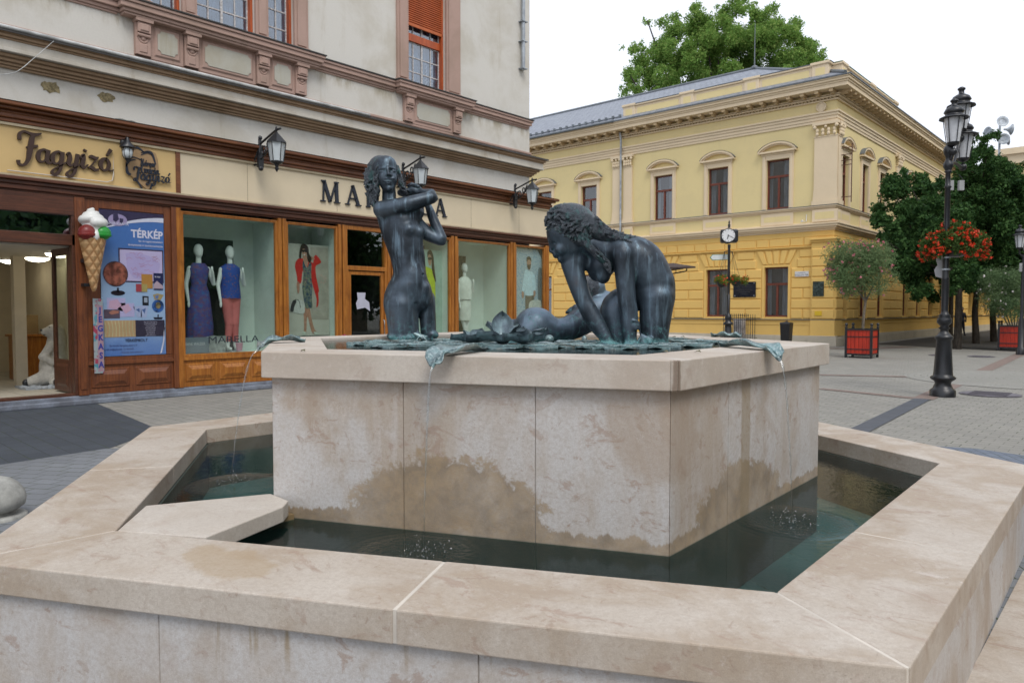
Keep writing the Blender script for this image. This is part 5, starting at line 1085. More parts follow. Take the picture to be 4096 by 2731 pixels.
mb = MB(); mb.tube([FS(*p) for p in ((3.3, .03, 3.80), (4.75, .03, 3.80), (4.84, .03, 3.84), (4.86, .03, 3.95), (4.86, .03, 4.3))], .009, 6); mb.build('cable', flat('cable_white', (.6, .56, .5)), None, label='thin white cable running along the yellow sign board', cat='cable')
# serif capitals MARELLA
def serif(ch, x, z, h, parent):
    mb = MB(); T, t, sw = .17*h, .055*h, .12*h
    def bar(x0, z0, x1, z1, w_): stroke(mb, [(x+x0*h, z+z0*h), (x+(x0+x1)/2*h, z+(z0+z1)/2*h), (x+x1*h, z+z1*h)], w_, FS, 0, .04, n=1)
    def sf(cx, zz, w_=.30): mb.box(x+(cx-w_/2)*h, x+(cx+w_/2)*h, 0, .0405, z+zz*h-(t if zz > .5 else 0), z+zz*h+(0 if zz > .5 else t), 0, FS)
    if ch == 'M': bar(.14, 0, .17, 1, t*1.2); bar(.17, 1, .52, .02, T); bar(.52, .02, .86, 1, t*1.3); bar(.86, 1, .90, 0, T); sf(.13, 0, .28); sf(.16, 1, .24); sf(.88, 1, .24); sf(.91, 0, .34); w_ = 1.12
    elif ch == 'A': bar(.08, 0, .40, 1, t*1.3); bar(.38, 1, .74, 0, T); bar(.20, .34, .60, .34, t); sf(.08, 0, .28); sf(.74, 0, .34); w_ = .86
    elif ch == 'R':
        bar(.14, 0, .14, 1, T); stroke(mb, [(x+.16*h, z+.97*h), (x+.45*h, z+.95*h), (x+.56*h, z+.75*h), (x+.42*h, z+.54*h), (x+.16*h, z+.52*h)], [t, T*.7, T, T*.7, t], FS, 0, .039); bar(.36, .52, .70, .0, T); sf(.14, 0); sf(.12, 1, .2); sf(.72, 0, .2); w_ = .82
    elif ch == 'E': bar(.14, 0, .14, 1, T); mb.box(x+.2*h, x+.58*h, 0, .039, z+.945*h, z+h, 0, FS); mb.box(x+.2*h, x+.48*h, 0, .039, z+.49*h, z+.54*h, 0, FS); mb.box(x+.2*h, x+.62*h, 0, .039, z, z+.055*h, 0, FS); sf(.12, 0, .2); sf(.12, 1, .2); mb.box(x+.55*h, x+.59*h, 0, .0385, z+.8*h, z+h, 0, FS); mb.box(x+.58*h, x+.63*h, 0, .0385, z, z+.2*h, 0, FS); w_ = .74
    else: bar(.14, 0, .14, 1, T); mb.box(x+.2*h, x+.58*h, 0, .039, z, z+.055*h, 0, FS); mb.box(x+.56*h, x+.61*h, 0, .0385, z, z+.22*h, 0, FS); sf(.14, 1); sf(.12, 0, .2); w_ = .70
    mb.build('letter', M_letb, parent); return x+w_*h
sgm = empty('serif_sign', FS(10.5, 0, 4), 'raised dark serif letters MARELLA on the cream board', 'shop sign')
p0 = PX(1283, 800, XS); x = p0.y; z_ = 3.945
xs = [9.02, 9.68, 10.22, 10.80, 11.34, 11.84, 12.32]
for ch, x_ in zip('MARELLA', xs): serif(ch, x_, z_, .44 if ch != 'M' else .46, sgm)
# ice cream cone sign
e = empty('ice_cream_cone_sign', FS(4.30, .25, 2), 'large moulded ice cream cone sign with white swirl above red and green scoops', 'cone sign')
cc = FS(4.36, .24, 0); cc.y = PX(370, 950, XS+.24).y
def cz(v): return PX(370, v, XS+.24).z
z0, z1 = cz(1166), cz(955); rC = .205
mb = MB(); n = 26; k = 16; mb.lathe([(.02, z0)]+[(.035+(rC-.035)*i/k, z0+(z1-z0)*i/k) for i in range(1, k+1)], (cc.x, cc.y, 0), n)
M_waf = NT('waffle'); pp = M_waf.pos(True); wv = []
px_ = M_waf.pos(); w1 = M_waf.n.new('ShaderNodeTexWave'); w1.inputs['Scale'].default_value = 5.5; M_waf.link(M_waf.map(px_, (0, 1, .55)), w1.inputs['Vector']); w1.bands_direction = 'DIAGONAL'
w2_ = M_waf.n.new('ShaderNodeTexWave'); w2_.inputs['Scale'].default_value = 5.5; M_waf.link(M_waf.map(px_, (0, -1, .55)), w2_.inputs['Vector']); w2_.bands_direction = 'DIAGONAL'
ln = M_waf.math('MINIMUM', w1.outputs['Fac'], w2_.outputs['Fac']); c = M_waf.mix(M_waf.ramp(ln, .0, .3), (.33, .17, .065), (.52, .32, .15)); M_waf.set(col=c, rough=.5); M_waf.bump(ln, .8, .02)
mb.build('cone', M_waf.m, e)
mb = MB(); c1 = Vector((cc.x+.09, cc.y-.105, cz(934))); mb.ell(c1, (.13, .14, .135), 20); mb.lathe([(.135, 0), (.148, .02), (.14, .05)], (c1.x, c1.y, c1.z-.06), 20); mb.build('scoop', mat('scoop_red', (.22, .025, .022), .35, var=.2, bump=.05), e, label='dark red scoop')
mb = MB(); c2 = Vector((cc.x+.09, cc.y+.12, cz(932))); mb.ell(c2, (.13, .135, .125), 20); mb.lathe([(.13, 0), (.143, .02), (.135, .05)], (c2.x, c2.y, c2.z-.06), 20); mb.build('scoop', mat('scoop_green', (.02, .27, .035), .3, var=.1, bump=.05), e, label='bright green scoop')
pr = []; zb = cz(893); zt = cz(832)
for i in range(70):
    f = i/69; t = f*6.28*3.2; r = .15*(1-f)**.8+.010; pr.append(((cc.x+r*math.cos(t), cc.y+r*math.sin(t), zb+(zt-zb)*f*.93), .075*(1-f*.8)+.006))
prims = [('c', np.array(pr[i][0]), np.array(pr[i+1][0]), pr[i][1], pr[i+1][1], .012) for i in range(69)]+[('c', np.array((cc.x, cc.y, zb-.10)), np.array((cc.x, cc.y, zt-.06)), .17, .02, .05), ('e', np.array((cc.x+.10, cc.y-.0, zb-.22)), (.12, .07, .12), None, .03)]
sdf_mesh('swirl', prims, .012, mat('swirl_white', (.72, .73, .70), .35, var=.04, bump=0), e)
mb = MB(); mb.box(4.3, 4.42, .03, .2, 2.4, 2.46, 0, FS); mb.box(4.3, 4.42, .03, .2, 2.0, 2.05, 0, FS); mb.build('mount', M_iron, e)
# map poster in the red framed bay
pe = empty('map_poster', FS(5.1, .0, 2), 'blue illuminated-style advertising poster for maps in the red wooden frame', 'poster')
winf = MB(); a, b, zz0, zz1 = 4.63, 5.70, .80, 3.335
winf.box(4.39, 4.62, -.1, .0, .792, 3.49, 0, FS); winf.box(5.71, 5.83, -.1, .0, .792, 3.49, 0, FS); winf.box(4.62, 5.71, -.1, .0, 3.345, 3.49, 0, FS)
winf.build('poster_frame', M_wrd, pe, bevel=.008)
def pq(mb, s0, s1, q0, q1, o): mb.box(s0, s1, o, o+.0015, q0, q1, 0, FS)
def U(x): return a+(b-a)*x
def Vv(y): return zz1-(zz1-zz0)*y
def prt(nm, col, rects=None, polys=None, o=.0, txt=None, **k):
    mb = MB()
    for r in rects or []: pq(mb, U(r[0]), U(r[2]), Vv(r[3]), Vv(r[1]), o)
    for pg in polys or []: mb.ext([FS(U(x), o, Vv(y)) for x, y in pg], (.0015, 0, 0))
    for t_ in txt or []: text(mb, t_[0], FS, U(t_[1]), Vv(t_[2]), t_[3], o, o+.003, align=t_[4] if len(t_) > 4 else 'LEFT', bold=t_[5] if len(t_) > 5 else 0, sx=t_[6] if len(t_) > 6 else 1)
    mb.build(nm, mat(nm+'_'+'%.2f%.2f%.2f' % col, col, .3, var=.03, bump=0, **k), pe)
M_pbg = NT('poster_blue'); pz = M_pbg.xyz(M_pbg.pos())[2]; M_pbg.set(col=M_pbg.mix(M_pbg.ramp(M_pbg.math('ADD', M_pbg.math('ABSOLUTE', M_pbg.math('SUBTRACT', pz, 1.75)), M_pbg.math('MULTIPLY', M_pbg.noise(M_pbg.pos(), 4, 6), .25)), .35, 1.15), (.36, .52, .66), (.08, .20, .46)), rough=.3)
mb = MB(); mb.box(a, b, -.02, .0, zz0, zz1, 0, FS); mb.build('poster_sheet', M_pbg.m, pe)
arc = [(i/12, .06+.105*(1-math.sin(i/12*1.5))) for i in range(13)]
prt('corner_field', (.055, .045, .09), polys=[[(0, 0), (1, 0), (1, .03)]+[(x, y-.03) for x, y in arc[::-1]]], o=.001)
prt('white_arc', (.75, .78, .82), polys=[[(x, y-.03+.028*x) for x, y in arc]+[(x, y-.035) for x, y in arc[::-1]]], o=.003)
mb = MB()
gc = (U(.27), Vv(.065))
mb.lathe([(.13, 0), (.13, .002)], (0, 0, 0), 24); mb.xf(Matrix.Translation(FS(gc[0], .004, gc[1])) @ Matrix.Rotation(R(90), 4, 'Y') @ Matrix.Diagonal((.8, 1.2, 1, 1))); mb.build('emblem', mat('emblem_pale', (.42, .36, .52), .4, bump=0), pe)
prt('emblem_land', (.06, .05, .10), polys=[[(.20, .03), (.27, .02), (.29, .06), (.24, .08), (.20, .07)], [(.30, .05), (.36, .055), (.34, .09), (.30, .085)]], o=.0065)
prt('caption', (.78, .78, .85), txt=[('NYIR-KARTA', .10, .099, .045, 'LEFT', .01)], o=.009)
prt('headline', (.80, .80, .84), txt=[('TÉRKÉP', .98, .175, .135, 'RIGHT', .03, .86)], o=.004)
prt('subline', (.74, .74, .80), txt=[('kis- és nagykereskedelem', .98, .205, .036, 'RIGHT', .015, .82), ('térképkészítés és kiadványszerkesztés', .98, .235, .036, 'RIGHT', .015, .78)], o=.004)
prt('map_border', (.055, .04, .07), rects=[(.27, .255, .985, .49)], o=.001); prt('map_sheet', (.58, .53, .70), rects=[(.29, .265, .965, .48)], o=.003)
prt('map_field', (.50, .45, .66), polys=[[(.38, .29), (.55, .28), (.75, .30), (.93, .35), (.90, .43), (.75, .47), (.5, .46), (.40, .40)]], o=.0047)
mb = MB(); rq = random.Random(2)
for i in range(26):
    x0, y0_ = rq.uniform(.38, .85), rq.uniform(.285, .45); pts = [(U(x0+j*.03), Vv(y0_+rq.uniform(-.012, .012))) for j in range(4)]; stroke(mb, pts, .005, FS, .006, .0072, n=3)
mb.build('map_roads', mat('roads', (.52, .22, .32), .4, bump=0), pe)
prt('globe_stand', (.02, .015, .02), rects=[(.235, .53, .265, .56)], polys=[[(.14+.11*(1+math.cos(t)), .565+.018*math.sin(t)) for t in [i*.4 for i in range(16)]]], o=.003)
def disc(nm, cx, cy, rx, ry, col, o, rough=.35):
    mb = MB(); n = 30; mb.ext([FS(U(cx)+rx*math.cos(2*math.pi*i/n), o, Vv(cy)+ry*math.sin(2*math.pi*i/n)) for i in range(n)], (.0015, 0, 0)); mb.build(nm, mat('d%.3f%.3f%.3f' % col, col, rough, var=.5, scale=9, fine=16, bump=0), pe)
disc('globe_ring', .22, .435, .205, .22, (.16, .10, .13), .0045); disc('globe', .22, .435, .19, .205, (.42, .145, .085), .0065)
prt('books', (.50, .26, .06), rects=[(.62, .43, .80, .53)], o=.0065); prt('books_b', (.40, .07, .08), rects=[(.53, .50, .62, .555)], o=.0068); prt('books_c', (.42, .36, .12), rects=[(.62, .50, .71, .555)], o=.0085); prt('books_d', (.025, .03, .09), rects=[(.815, .42, .97, .54)], o=.0065); prt('books_e', (.50, .40, .42), polys=[[(.815, .50), (.87, .475), (.91, .49), (.97, .51), (.97, .53), (.815, .53)]], o=.0085)
prt('book_title', (.72, .74, .8), txt=[('kék bolygó', .83, .45, .028, 'LEFT', .01, .6)], o=.0085)
prt('leaflets', (.50, .48, .66), rects=[(.08, .60, .36, .69), (.24, .635, .50, .73)], o=.003); prt('leaflet_marks', (.62, .42, .50), polys=[[(.12, .62), (.24, .61), (.3, .65), (.22, .68), (.1, .67)], [(.28, .66), (.4, .64), (.46, .68), (.36, .71)]], o=.0047)
prt('gadget', (.02, .02, .025), rects=[(.63, .585, .73, .65)], o=.003); prt('gadget_screen', (.35, .42, .46), rects=[(.655, .595, .71, .63)], o=.005)
prt('cards', (.42, .34, .14), polys=[[(.80, .575), (.88, .565), (.98, .575), (.93, .61), (.83, .61)]], o=.003); prt('cards_b', (.15, .22, .40), polys=[[(.84, .58), (.90, .575), (.88, .605), (.84, .60)]], o=.005)
disc('small_globe', .88, .655, .105, .115, (.055, .16, .42), .003); disc('land_a', .885, .65, .045, .06, (.36, .30, .14), .005)
prt('small_stand', (.02, .02, .03), rects=[(.87, .715, .89, .735)], polys=[[(.80, .735), (.96, .735), (.94, .75), (.82, .75)]], o=.003)
prt('photo', (.12, .09, .11), rects=[(.03, .68, .27, .74)], o=.005); prt('photo_hand', (.45, .20, .13), polys=[[(.10, .70), (.16, .685), (.26, .69), (.25, .705), (.14, .715)]], o=.007)
prt('brochures', (.42, .50, .64), polys=[[(.48, .66), (.60, .65), (.62, .73), (.54, .735)], [(.60, .65), (.72, .655), (.69, .735), (.60, .735)]], o=.003); prt('brochures_b', (.10, .17, .33), polys=[[(.52, .68), (.58, .67), (.58, .70)], [(.62, .68), (.68, .67), (.66, .71)]], o=.005)
prt('street_map', (.52, .36, .17), rects=[(.03, .755, .51, .87)], o=.003)
mb = MB()
for i in range(9): stroke(mb, [(U(.03+i*.055), Vv(.757)), (U(.06+i*.05), Vv(.81)), (U(.04+i*.055), Vv(.868))], .012, FS, .0047, .006, n=3)
mb.build('street_lines', mat('street_l', (.56, .56, .30), .4, bump=0), pe)
prt('text_box', (.045, .04, .06), rects=[(.51, .755, .985, .87)], o=.003)
prt('small_text', (.50, .50, .55), txt=[(s_, .75, .772+i*.0135, .019, 'CENTER', .01, .62) for i, s_ in enumerate(['Világatlaszok, könyvek, földgömbök', 'domborzattérképek, autóatlaszok', 'turista és autótérképek', 'iskolai térképek, falitérképek', 'egyedi térképek készítése', 'várostérképek, digitális', 'atlaszok, földgömbök', 'egyéb nyomdai kiadványok'])], o=.0047)
prt('shop_name', (.03, .03, .05), txt=[('TÉRKÉPBOLT', .52, .905, .05, 'CENTER', .02, .95)], o=.002)
prt('address', (.05, .08, .2), txt=[('Nyir-Karta Bt. Nyíregyháza, Selyem u. 20', .10, .935, .032, 'LEFT', .01, .62), ('E-mail: info@nyirkarta.hu, Tel: +36-42-404', .03, .96, .032, 'LEFT', .01, .62), ('Weboldal: www.nyirkarta.hu', .28, .983, .032, 'LEFT', .01, .72)], o=.002)
prt('torn_edge', (.7, .72, .74), polys=[[(1, .79), (.985, .80), (.975, .90), (.93, .99), (.90, .995), (.95, .91), (.965, .84)]], o=.0065)
mb = MB(); mb.box(a, b, .014, .018, zz0, zz1, 0, FS); mb.build('pane', glass('poster_glass', (.97, .97, 1), .7, .02), pe)
# vertical JÉGKÁSA strip
je = empty('jegkasa_banner', FS(4.45, .06, 1.3), 'narrow colourful vertical strip sign reading JEGKASA', 'banner')
mb = MB(); s0, s1 = PX(374, 1300, XS+.07).y, PX(413, 1300, XS+.07).y; zb, zt = .52, 1.80; M_jb = NT('banner_mix'); nn = M_jb.noise(M_jb.pos(), 9, 3); M_jb.set(col=M_jb.mix(M_jb.ramp(nn, .45, .55), M_jb.mix(M_jb.ramp(M_jb.noise(M_jb.pos(), 5, 2), .45, .5), (.07, .24, .30), (.30, .04, .08)), (.28, .33, .34)), rough=.5)
mb.box(s0, s1, .055, .07, zb, zt, 0, FS); mb.build('strip', M_jb.m, je)
mb = MB(); mb.box(s0+.06, s1-.005, .07, .0715, zb+.03, zt-.12, 0, FS); mb.build('letter_field', flat('field_pink', (.34, .22, .27)), je)
mb = MB()
for i, ch in enumerate('JEGKASA'): text(mb, ch, FS, (s0+s1)/2+.03, zt-.25-i*.155, .105, .072, .076, align='CENTER', bold=.03, sx=.8)
mb.build('letters', flat('letter_navy', (.03, .04, .26)), je)
# mannequins
def mannequin(y, o, z, kind, label, sc_=1., rot=0):
    e = empty('mannequin', FS(y, o, z), label, 'mannequin')
    M_sk = MATS.get('dummy') or mat('dummy', (.74, .76, .75), .35, var=.03, bump=0)
    Bp = FS(y, o, z); s_ = sc_
    def L(x, w_, h): return np.array(Bp+Vector((w_, x, h))*s_)      # x along facade, w out, h up
    P = [('e', L(0, 0, 1.68), (.075*s_, .072*s_, .105*s_), None, .01), ('e', L(0, .03, 1.63), (.05*s_, .05*s_, .07*s_), None, .02), ('c', L(0, 0, 1.42), L(0, 0, 1.60), .045*s_, .04*s_, .02), ('e', L(0, .07, 1.66), (.012*s_, .009*s_, .022*s_), None, .01)]
    P += [('e', L(0, 0, 1.33), (.10*s_, .15*s_, .10*s_), None, .04), ('c', L(0, 0, 1.28), L(0, 0, 1.08), .11*s_, .095*s_, .04), ('e', L(0, 0, .93), (.11*s_, .15*s_, .14*s_), None, .05)]
    P += [('c', L(-.15, 0, 1.38), L(-.21, -.01, 1.12), .042*s_, .034*s_, .02), ('c', L(-.21, -.01, 1.12), L(-.20, .05, .86), .033*s_, .022*s_, .01), ('e', L(-.20, .06, .80), (.02*s_, .022*s_, .06*s_), None, .01)]
    P += [('c', L(.15, 0, 1.38), L(.24, .02, 1.14), .042*s_, .034*s_, .02), ('c', L(.24, .02, 1.14), L(.17, .13, 1.34), .033*s_, .02*s_, .01), ('e', L(.16, .13, 1.38), (.02*s_, .022*s_, .045*s_), None, .01)]
    lx = .07; cr_ = .03 if kind != 'pants' else -.04
    P += [('c', L(-.07, 0, .86), L(-.05-cr_*.3, .02, .48), .085*s_, .055*s_, .03), ('c', L(-.05-cr_*.3, .02, .48), L(cr_*1.6, .0, .10), .052*s_, .032*s_, .01), ('e', L(cr_*1.6, .05, .05), (.09*s_, .032*s_, .035*s_), None, .02), ('c', L(.07, 0, .86), L(.06, .02, .48), .085*s_, .055*s_, .03), ('c', L(.06, .02, .48), L(.08, -.02, .10), .052*s_, .032*s_, .01), ('e', L(.09, .03, .05), (.09*s_, .032*s_, .035*s_), None, .02)]
    sdf_mesh('body', P, .012, M_sk, e)
    def shell(nm, prf, m, seg=40, fold=0, k=9, c=(0, 0)):
        mb = MB(); vs = []
        for (rx, rw, h) in prf:
            for j in range(seg): t = 2*math.pi*j/seg; q = 1+fold*math.sin(k*t)*max(0, (1.05-h)); vs.append(Bp+Vector((c[1]+rw*q*math.sin(t), c[0]+rx*q*math.cos(t), h))*s_)
        n_ = len(prf); mb.add(vs, [(i*seg+j, i*seg+(j+1) % seg, (i+1)*seg+(j+1) % seg, (i+1)*seg+j) for i in range(n_-1) for j in range(seg)], 0, True); mb.build(nm, m, e)
    if kind == 'dress':
        Md = NT('dress_print'); q = Md.noise(Md.map(Md.pos(), (1, 1, 2.2)), 9, 4, .7); Md.set(col=Md.mix(Md.ramp(q, .42, .6), (.055, .05, .22), Md.mix(Md.ramp(Md.noise(Md.pos(), 14, 3), .45, .6), (.13, .055, .12), (.03, .10, .30))), rough=.8)
        shell('dress', [(.20, .14, .16), (.21, .15, .45), (.19, .14, .75), (.16, .12, 1.0), (.118, .10, 1.12), (.15, .125, 1.28), (.175, .12, 1.38), (.10, .08, 1.47)], Md.m, fold=.10)
    elif kind == 'pants':
        Mt = NT('blouse_print'); q = Mt.noise(Mt.pos(), 30, 3); Mt.set(col=Mt.mix(Mt.ramp(q, .56, .64), (.012, .055, .30), (.20, .09, .10)), rough=.7)
        shell('blouse', [(.175, .14, .90), (.165, .13, 1.05), (.15, .125, 1.2), (.175, .125, 1.35), (.17, .10, 1.42), (.07, .06, 1.48)], Mt.m, fold=.03)
        Mp = MATS.get('pants') or mat('pants', (.60, .16, .16), .75, var=.1)
        sdf_mesh('trousers', [('c', L(-.07, 0, .88), L(-.05+.012, .02, .48), .10*s_, .068*s_, .03), ('c', L(-.038, .02, .48), L(-.055, .0, .20), .066*s_, .05*s_, .01), ('c', L(.07, 0, .88), L(.06, .02, .48), .10*s_, .068*s_, .03), ('c', L(.06, .02, .48), L(.078, -.01, .20), .066*s_, .05*s_, .01), ('e', L(0, 0, .90), (.12*s_, .155*s_, .08*s_), None, .03)], .012, Mp, e)
    elif kind == 'skirt':
        Mw = MATS.get('blouse_w') or mat('blouse_w', (.72, .74, .70), .8, var=.12, scale=5); shell('top', [(.19, .15, .95), (.19, .15, 1.1), (.18, .14, 1.25), (.20, .12, 1.38), (.08, .07, 1.47)], Mw, fold=.04); shell('skirt', [(.15, .12, .48), (.175, .14, .75), (.155, .13, .94)], Mw, k=7, fold=.03)
        mb = MB(); mb.lathe([(.165, 0), (.165, .03)], (Bp.x, Bp.y, Bp.z+.94*s_), 24); mb.build('belt', M_iron, e)
    else:
        Mq = NT('mottled'); q = Mq.noise(Mq.pos(), 45, 3); Mq.set(col=Mq.mix(Mq.ramp(q, .45, .55), (.04, .045, .05), (.35, .38, .4)), rough=.8); shell('coat', [(.14, .13, .35), (.17, .14, .7), (.15, .12, 1.05), (.17, .12, 1.35), (.08, .07, 1.47)], Mq.m, fold=.04)
    mb = MB(); mb.lathe([(.16, 0), (.16, .015)], (Bp.x, Bp.y, Bp.z+.003), 20); mb.build('stand', M_zinc, e)
    return e
z1_ = PX(797, 976, XS-.5).z; z2_ = PX(918, 983, XS-.5).z
mannequin(PX(797, 1200, XS-.5).y, -.50, .76, 'dress', 'white shop mannequin wearing a long blue and purple printed dress', (z1_-.76)/1.785)
mannequin(PX(922, 1200, XS-.5).y, -.50, .76, 'pants', 'white shop mannequin wearing a dark blue blouse and pink trousers', (z2_-.76)/1.785)
mannequin(PX(1858, 1200, XS-.45).y, -.45, .76, 'skirt', 'white shop mannequin in a pale blouse and white skirt with black belt', (PX(1858, 1052, XS-.45).z-.76)/1.785)
mannequin(PX(1792, 1200, XS-.45).y, -.45, .76, 'coat', 'white shop mannequin in a mottled grey coat beside the post', (PX(1792, 1050, XS-.45).z-.76)/1.785)
# small display things
mb = MB(); mb.box(6.06, 6.58, -.16, -.14, .78, 1.08, 0, FS); mb.build('display_card', flat('card_grey', (.16, .19, .23)), None, label='dark grey card with white lettering in the first display window', cat='sign'); mb = MB(); text(mb, 'FRANK WALDER', FS, 6.09, .93, .055, -.139, -.136, sx=.72); tag(mb.build('card_lettering', flat('letter_pale', (.6, .62, .64))), 'white lettering on the grey display card', 'lettering')
mb = MB(); Bq = FS(6.72, -.3, .78); mb.add([Bq+Vector(p) for p in [(.1, -.20, 0), (.1, .22, 0), (.08, .25, .32), (.1, .12, .30), (.1, -.02, .33), (.09, -.17, .30), (-.1, -.20, 0), (-.1, .22, 0), (-.08, .23, .31), (-.1, .1, .29), (-.1, -.04, .32), (-.09, -.20, .28)]], [(0, 1, 2, 3, 4, 5), (6, 11, 10, 9, 8, 7), (0, 6, 7, 1), (1, 7, 8, 2), (0, 5, 11, 6)]); mb.build('silver_bag', mat('silver_bag', (.55, .58, .58), .3, metal=.5, var=.3, scale=12, bump=.6), None, label='crumpled silver bag on the display window floor', cat='bag')
mb = MB(); mb.lathe([(.055, 0), (.075, .16)], FS(7.28, -.3, .78), 12); mb.tube([FS(7.22, -.3, .94), FS(7.23, -.3, 1.03), FS(7.33, -.3, 1.03), FS(7.34, -.3, .94)], .006, 5); mb.build('pink_bucket', flat('bucket_pink', (.55, .26, .34)), None, label='small pink bucket beside the trouser mannequin\'s feet', cat='bucket')
mb = MB(); text(mb, 'MARELLA', FS, PX(833, 1372, XS).y, .965, .135, -.024, -.022, sx=1.35); mb.build('window_lettering', M_letb, None, label='dark MARELLA lettering stuck on the first display window', cat='lettering')
# fashion posters
def card(y0, y1, z0, z1, o, label, nm='fashion_poster'):
    e = empty(nm, FS((y0+y1)/2, o, z0), label, 'poster'); mb = MB(); mb.box(y0, y1, o-.012, o, z0, z1, 0, FS); return e, mb
def figpoly(e, nm, pts, col, o, y0, y1, z0, z1, var=.15, col2=None, scale=20):
    mb = MB(); P = catmull([(x, y, 0) for x, y in pts], 4, True); mb.ext([FS(y0+(y1-y0)*p.x, o, z1-(z1-z0)*p.y) for p in P], (.0015, 0, 0)); mb.build(nm, mat('fp%.3f%.3f%.3f' % col, col, .4, var=var, scale=scale, bump=0, col2=col2), e)
# woman in red coat (box: y 8.27-9.26, z .9-3.0)
pA, pB = PX(1151, 968, XS-.3), PX(1314, 968, XS-.3); y0, y1, z0, z1 = pA.y, pB.y, PX(1240, 1342, XS-.3).z, pA.z-.02
e, mb = card(y0, y1, z0, z1, -.30, 'fashion poster of a laughing woman in red coat and flowered dress'); mb.build('backdrop', mat('bd1', (.46, .45, .40), .5, var=.06, scale=2, bump=0), e)
mb = MB(); mb.box(y0+.55, y1-.02, -.299, -.297, z0+.35, z1-.05, 0, FS); mb.build('backdrop_wall', mat('bd2', (.40, .37, .32), .5, bump=0), e)
q = (y0, y1, z0, z1); o = -.296
figpoly(e, 'legs', [(.36, .70), (.50, .70), (.55, .82), (.62, .93), (.70, .98), (.62, .985), (.54, .95), (.46, .80), (.43, .82), (.42, .92), (.40, .98), (.32, .985), (.36, .93), (.36, .82)], (.42, .22, .15), o, *q)
figpoly(e, 'shoes', [(.60, .955), (.68, .965), (.74, .985), (.72, .995), (.64, .99), (.60, .975)], (.50, .55, .48), o+.004, *q); figpoly(e, 'shoes', [(.33, .955), (.39, .955), (.40, .985), (.32, .995), (.31, .985)], (.50, .55, .48), o+.004, *q)
figpoly(e, 'coat', [(.22, .17), (.34, .155), (.50, .17), (.60, .20), (.62, .14), (.68, .11), (.80, .18), (.74, .21), (.66, .24), (.68, .36), (.74, .50), (.72, .53), (.73, .62), (.70, .68), (.67, .68), (.68, .60), (.62, .50), (.50, .30), (.42, .24), (.34, .30), (.30, .42), (.22, .42), (.20, .34), (.16, .24)], (.55, .025, .022), o+.002, *q)
figpoly(e, 'dress', [(.36, .18), (.44, .26), (.52, .19), (.56, .22), (.55, .33), (.57, .45), (.56, .60), (.57, .68), (.48, .70), (.40, .69), (.36, .60), (.33, .46), (.36, .33), (.34, .24)], (.018, .05, .10), o+.004, *q, var=.2, col2=(.24, .26, .16), scale=16)
figpoly(e, 'hair', [(.30, .02), (.38, -.005), (.48, .03), (.50, .10), (.56, .15), (.52, .20), (.46, .17), (.44, .08), (.36, .05), (.32, .09), (.30, .16), (.26, .14)], (.028, .013, .010), o+.008, *q)
figpoly(e, 'face', [(.34, .05), (.41, .04), (.45, .08), (.43, .125), (.39, .145), (.35, .12), (.33, .085)], (.46, .25, .18), o+.006, *q); figpoly(e, 'neck', [(.36, .12), (.43, .12), (.48, .18), (.44, .25), (.36, .18)], (.44, .24, .17), o+.003, *q)
figpoly(e, 'sunglasses', [(.33, .065), (.44, .062), (.45, .085), (.40, .088), (.385, .078), (.37, .09), (.34, .088)], (.02, .015, .015), o+.010, *q); figpoly(e, 'smile', [(.36, .112), (.41, .108), (.395, .124), (.375, .124)], (.7, .62, .6), o+.0085, *q)
figpoly(e, 'hand', [(.20, .42), (.26, .42), (.26, .50), (.23, .54), (.20, .50)], (.42, .22, .16), o+.004, *q); figpoly(e, 'hand', [(.54, .13), (.62, .14), (.64, .16), (.56, .16)], (.42, .22, .16), o+.0045, *q)
figpoly(e, 'handbag', [(.08, .62), (.34, .62), (.38, .70), (.34, .76), (.10, .74), (.02, .72)], (.55, .56, .54), o+.006, *q); figpoly(e, 'bag_trim', [(.09, .62), (.18, .62), (.13, .68), (.10, .735), (.03, .72)], (.03, .03, .035), o+.008, *q)
mb = MB(); stroke(mb, [(y0+.10, z1-.62*2.22), (y0+.13, z1-.55*2.22), (y0+.24, z1-.55*2.22), (y0+.28, z1-.62*2.22)], .012, FS, o+.008, o+.01); mb.build('bag_handle', M_iron, e)
# woman in yellow-green (behind the statue)
y0, y1, z0, z1 = PX(1668, 1000, XS-.3).y, PX(1770, 1000, XS-.3).y, .80, PX(1720, 1000, XS-.3).z; q = (y0, y1, z0, z1)
e, mb = card(y0, y1, z0, z1, -.30, 'fashion poster of a long-haired woman in lime green top beside the standing bronze'); mb.build('backdrop', mat('bd3', (.38, .52, .46), .5, bump=0), e)
figpoly(e, 'top', [(.30, .20), (.42, .19), (.55, .21), (.66, .28), (.70, .42), (.66, .62), (.40, .62), (.30, .60), (.26, .40)], (.52, .62, .03), o+.001, *q); figpoly(e, 'face', [(.42, .06), (.50, .05), (.55, .10), (.51, .165), (.45, .16), (.41, .11)], (.45, .26, .18), o+.006, *q)
figpoly(e, 'hair', [(.40, .02), (.52, .0), (.62, .06), (.66, .18), (.72, .34), (.64, .30), (.56, .20), (.55, .08), (.46, .05), (.40, .08)], (.03, .018, .012), o+.004, *q); figpoly(e, 'legs', [(.30, .60), (.66, .60), (.62, .98), (.50, .98), (.48, .70), (.44, .98), (.32, .98)], (.14, .15, .18), o+.003, *q); figpoly(e, 'sunglasses', [(.42, .085), (.54, .08), (.54, .105), (.43, .11)], (.02, .02, .02), o+.008, *q)
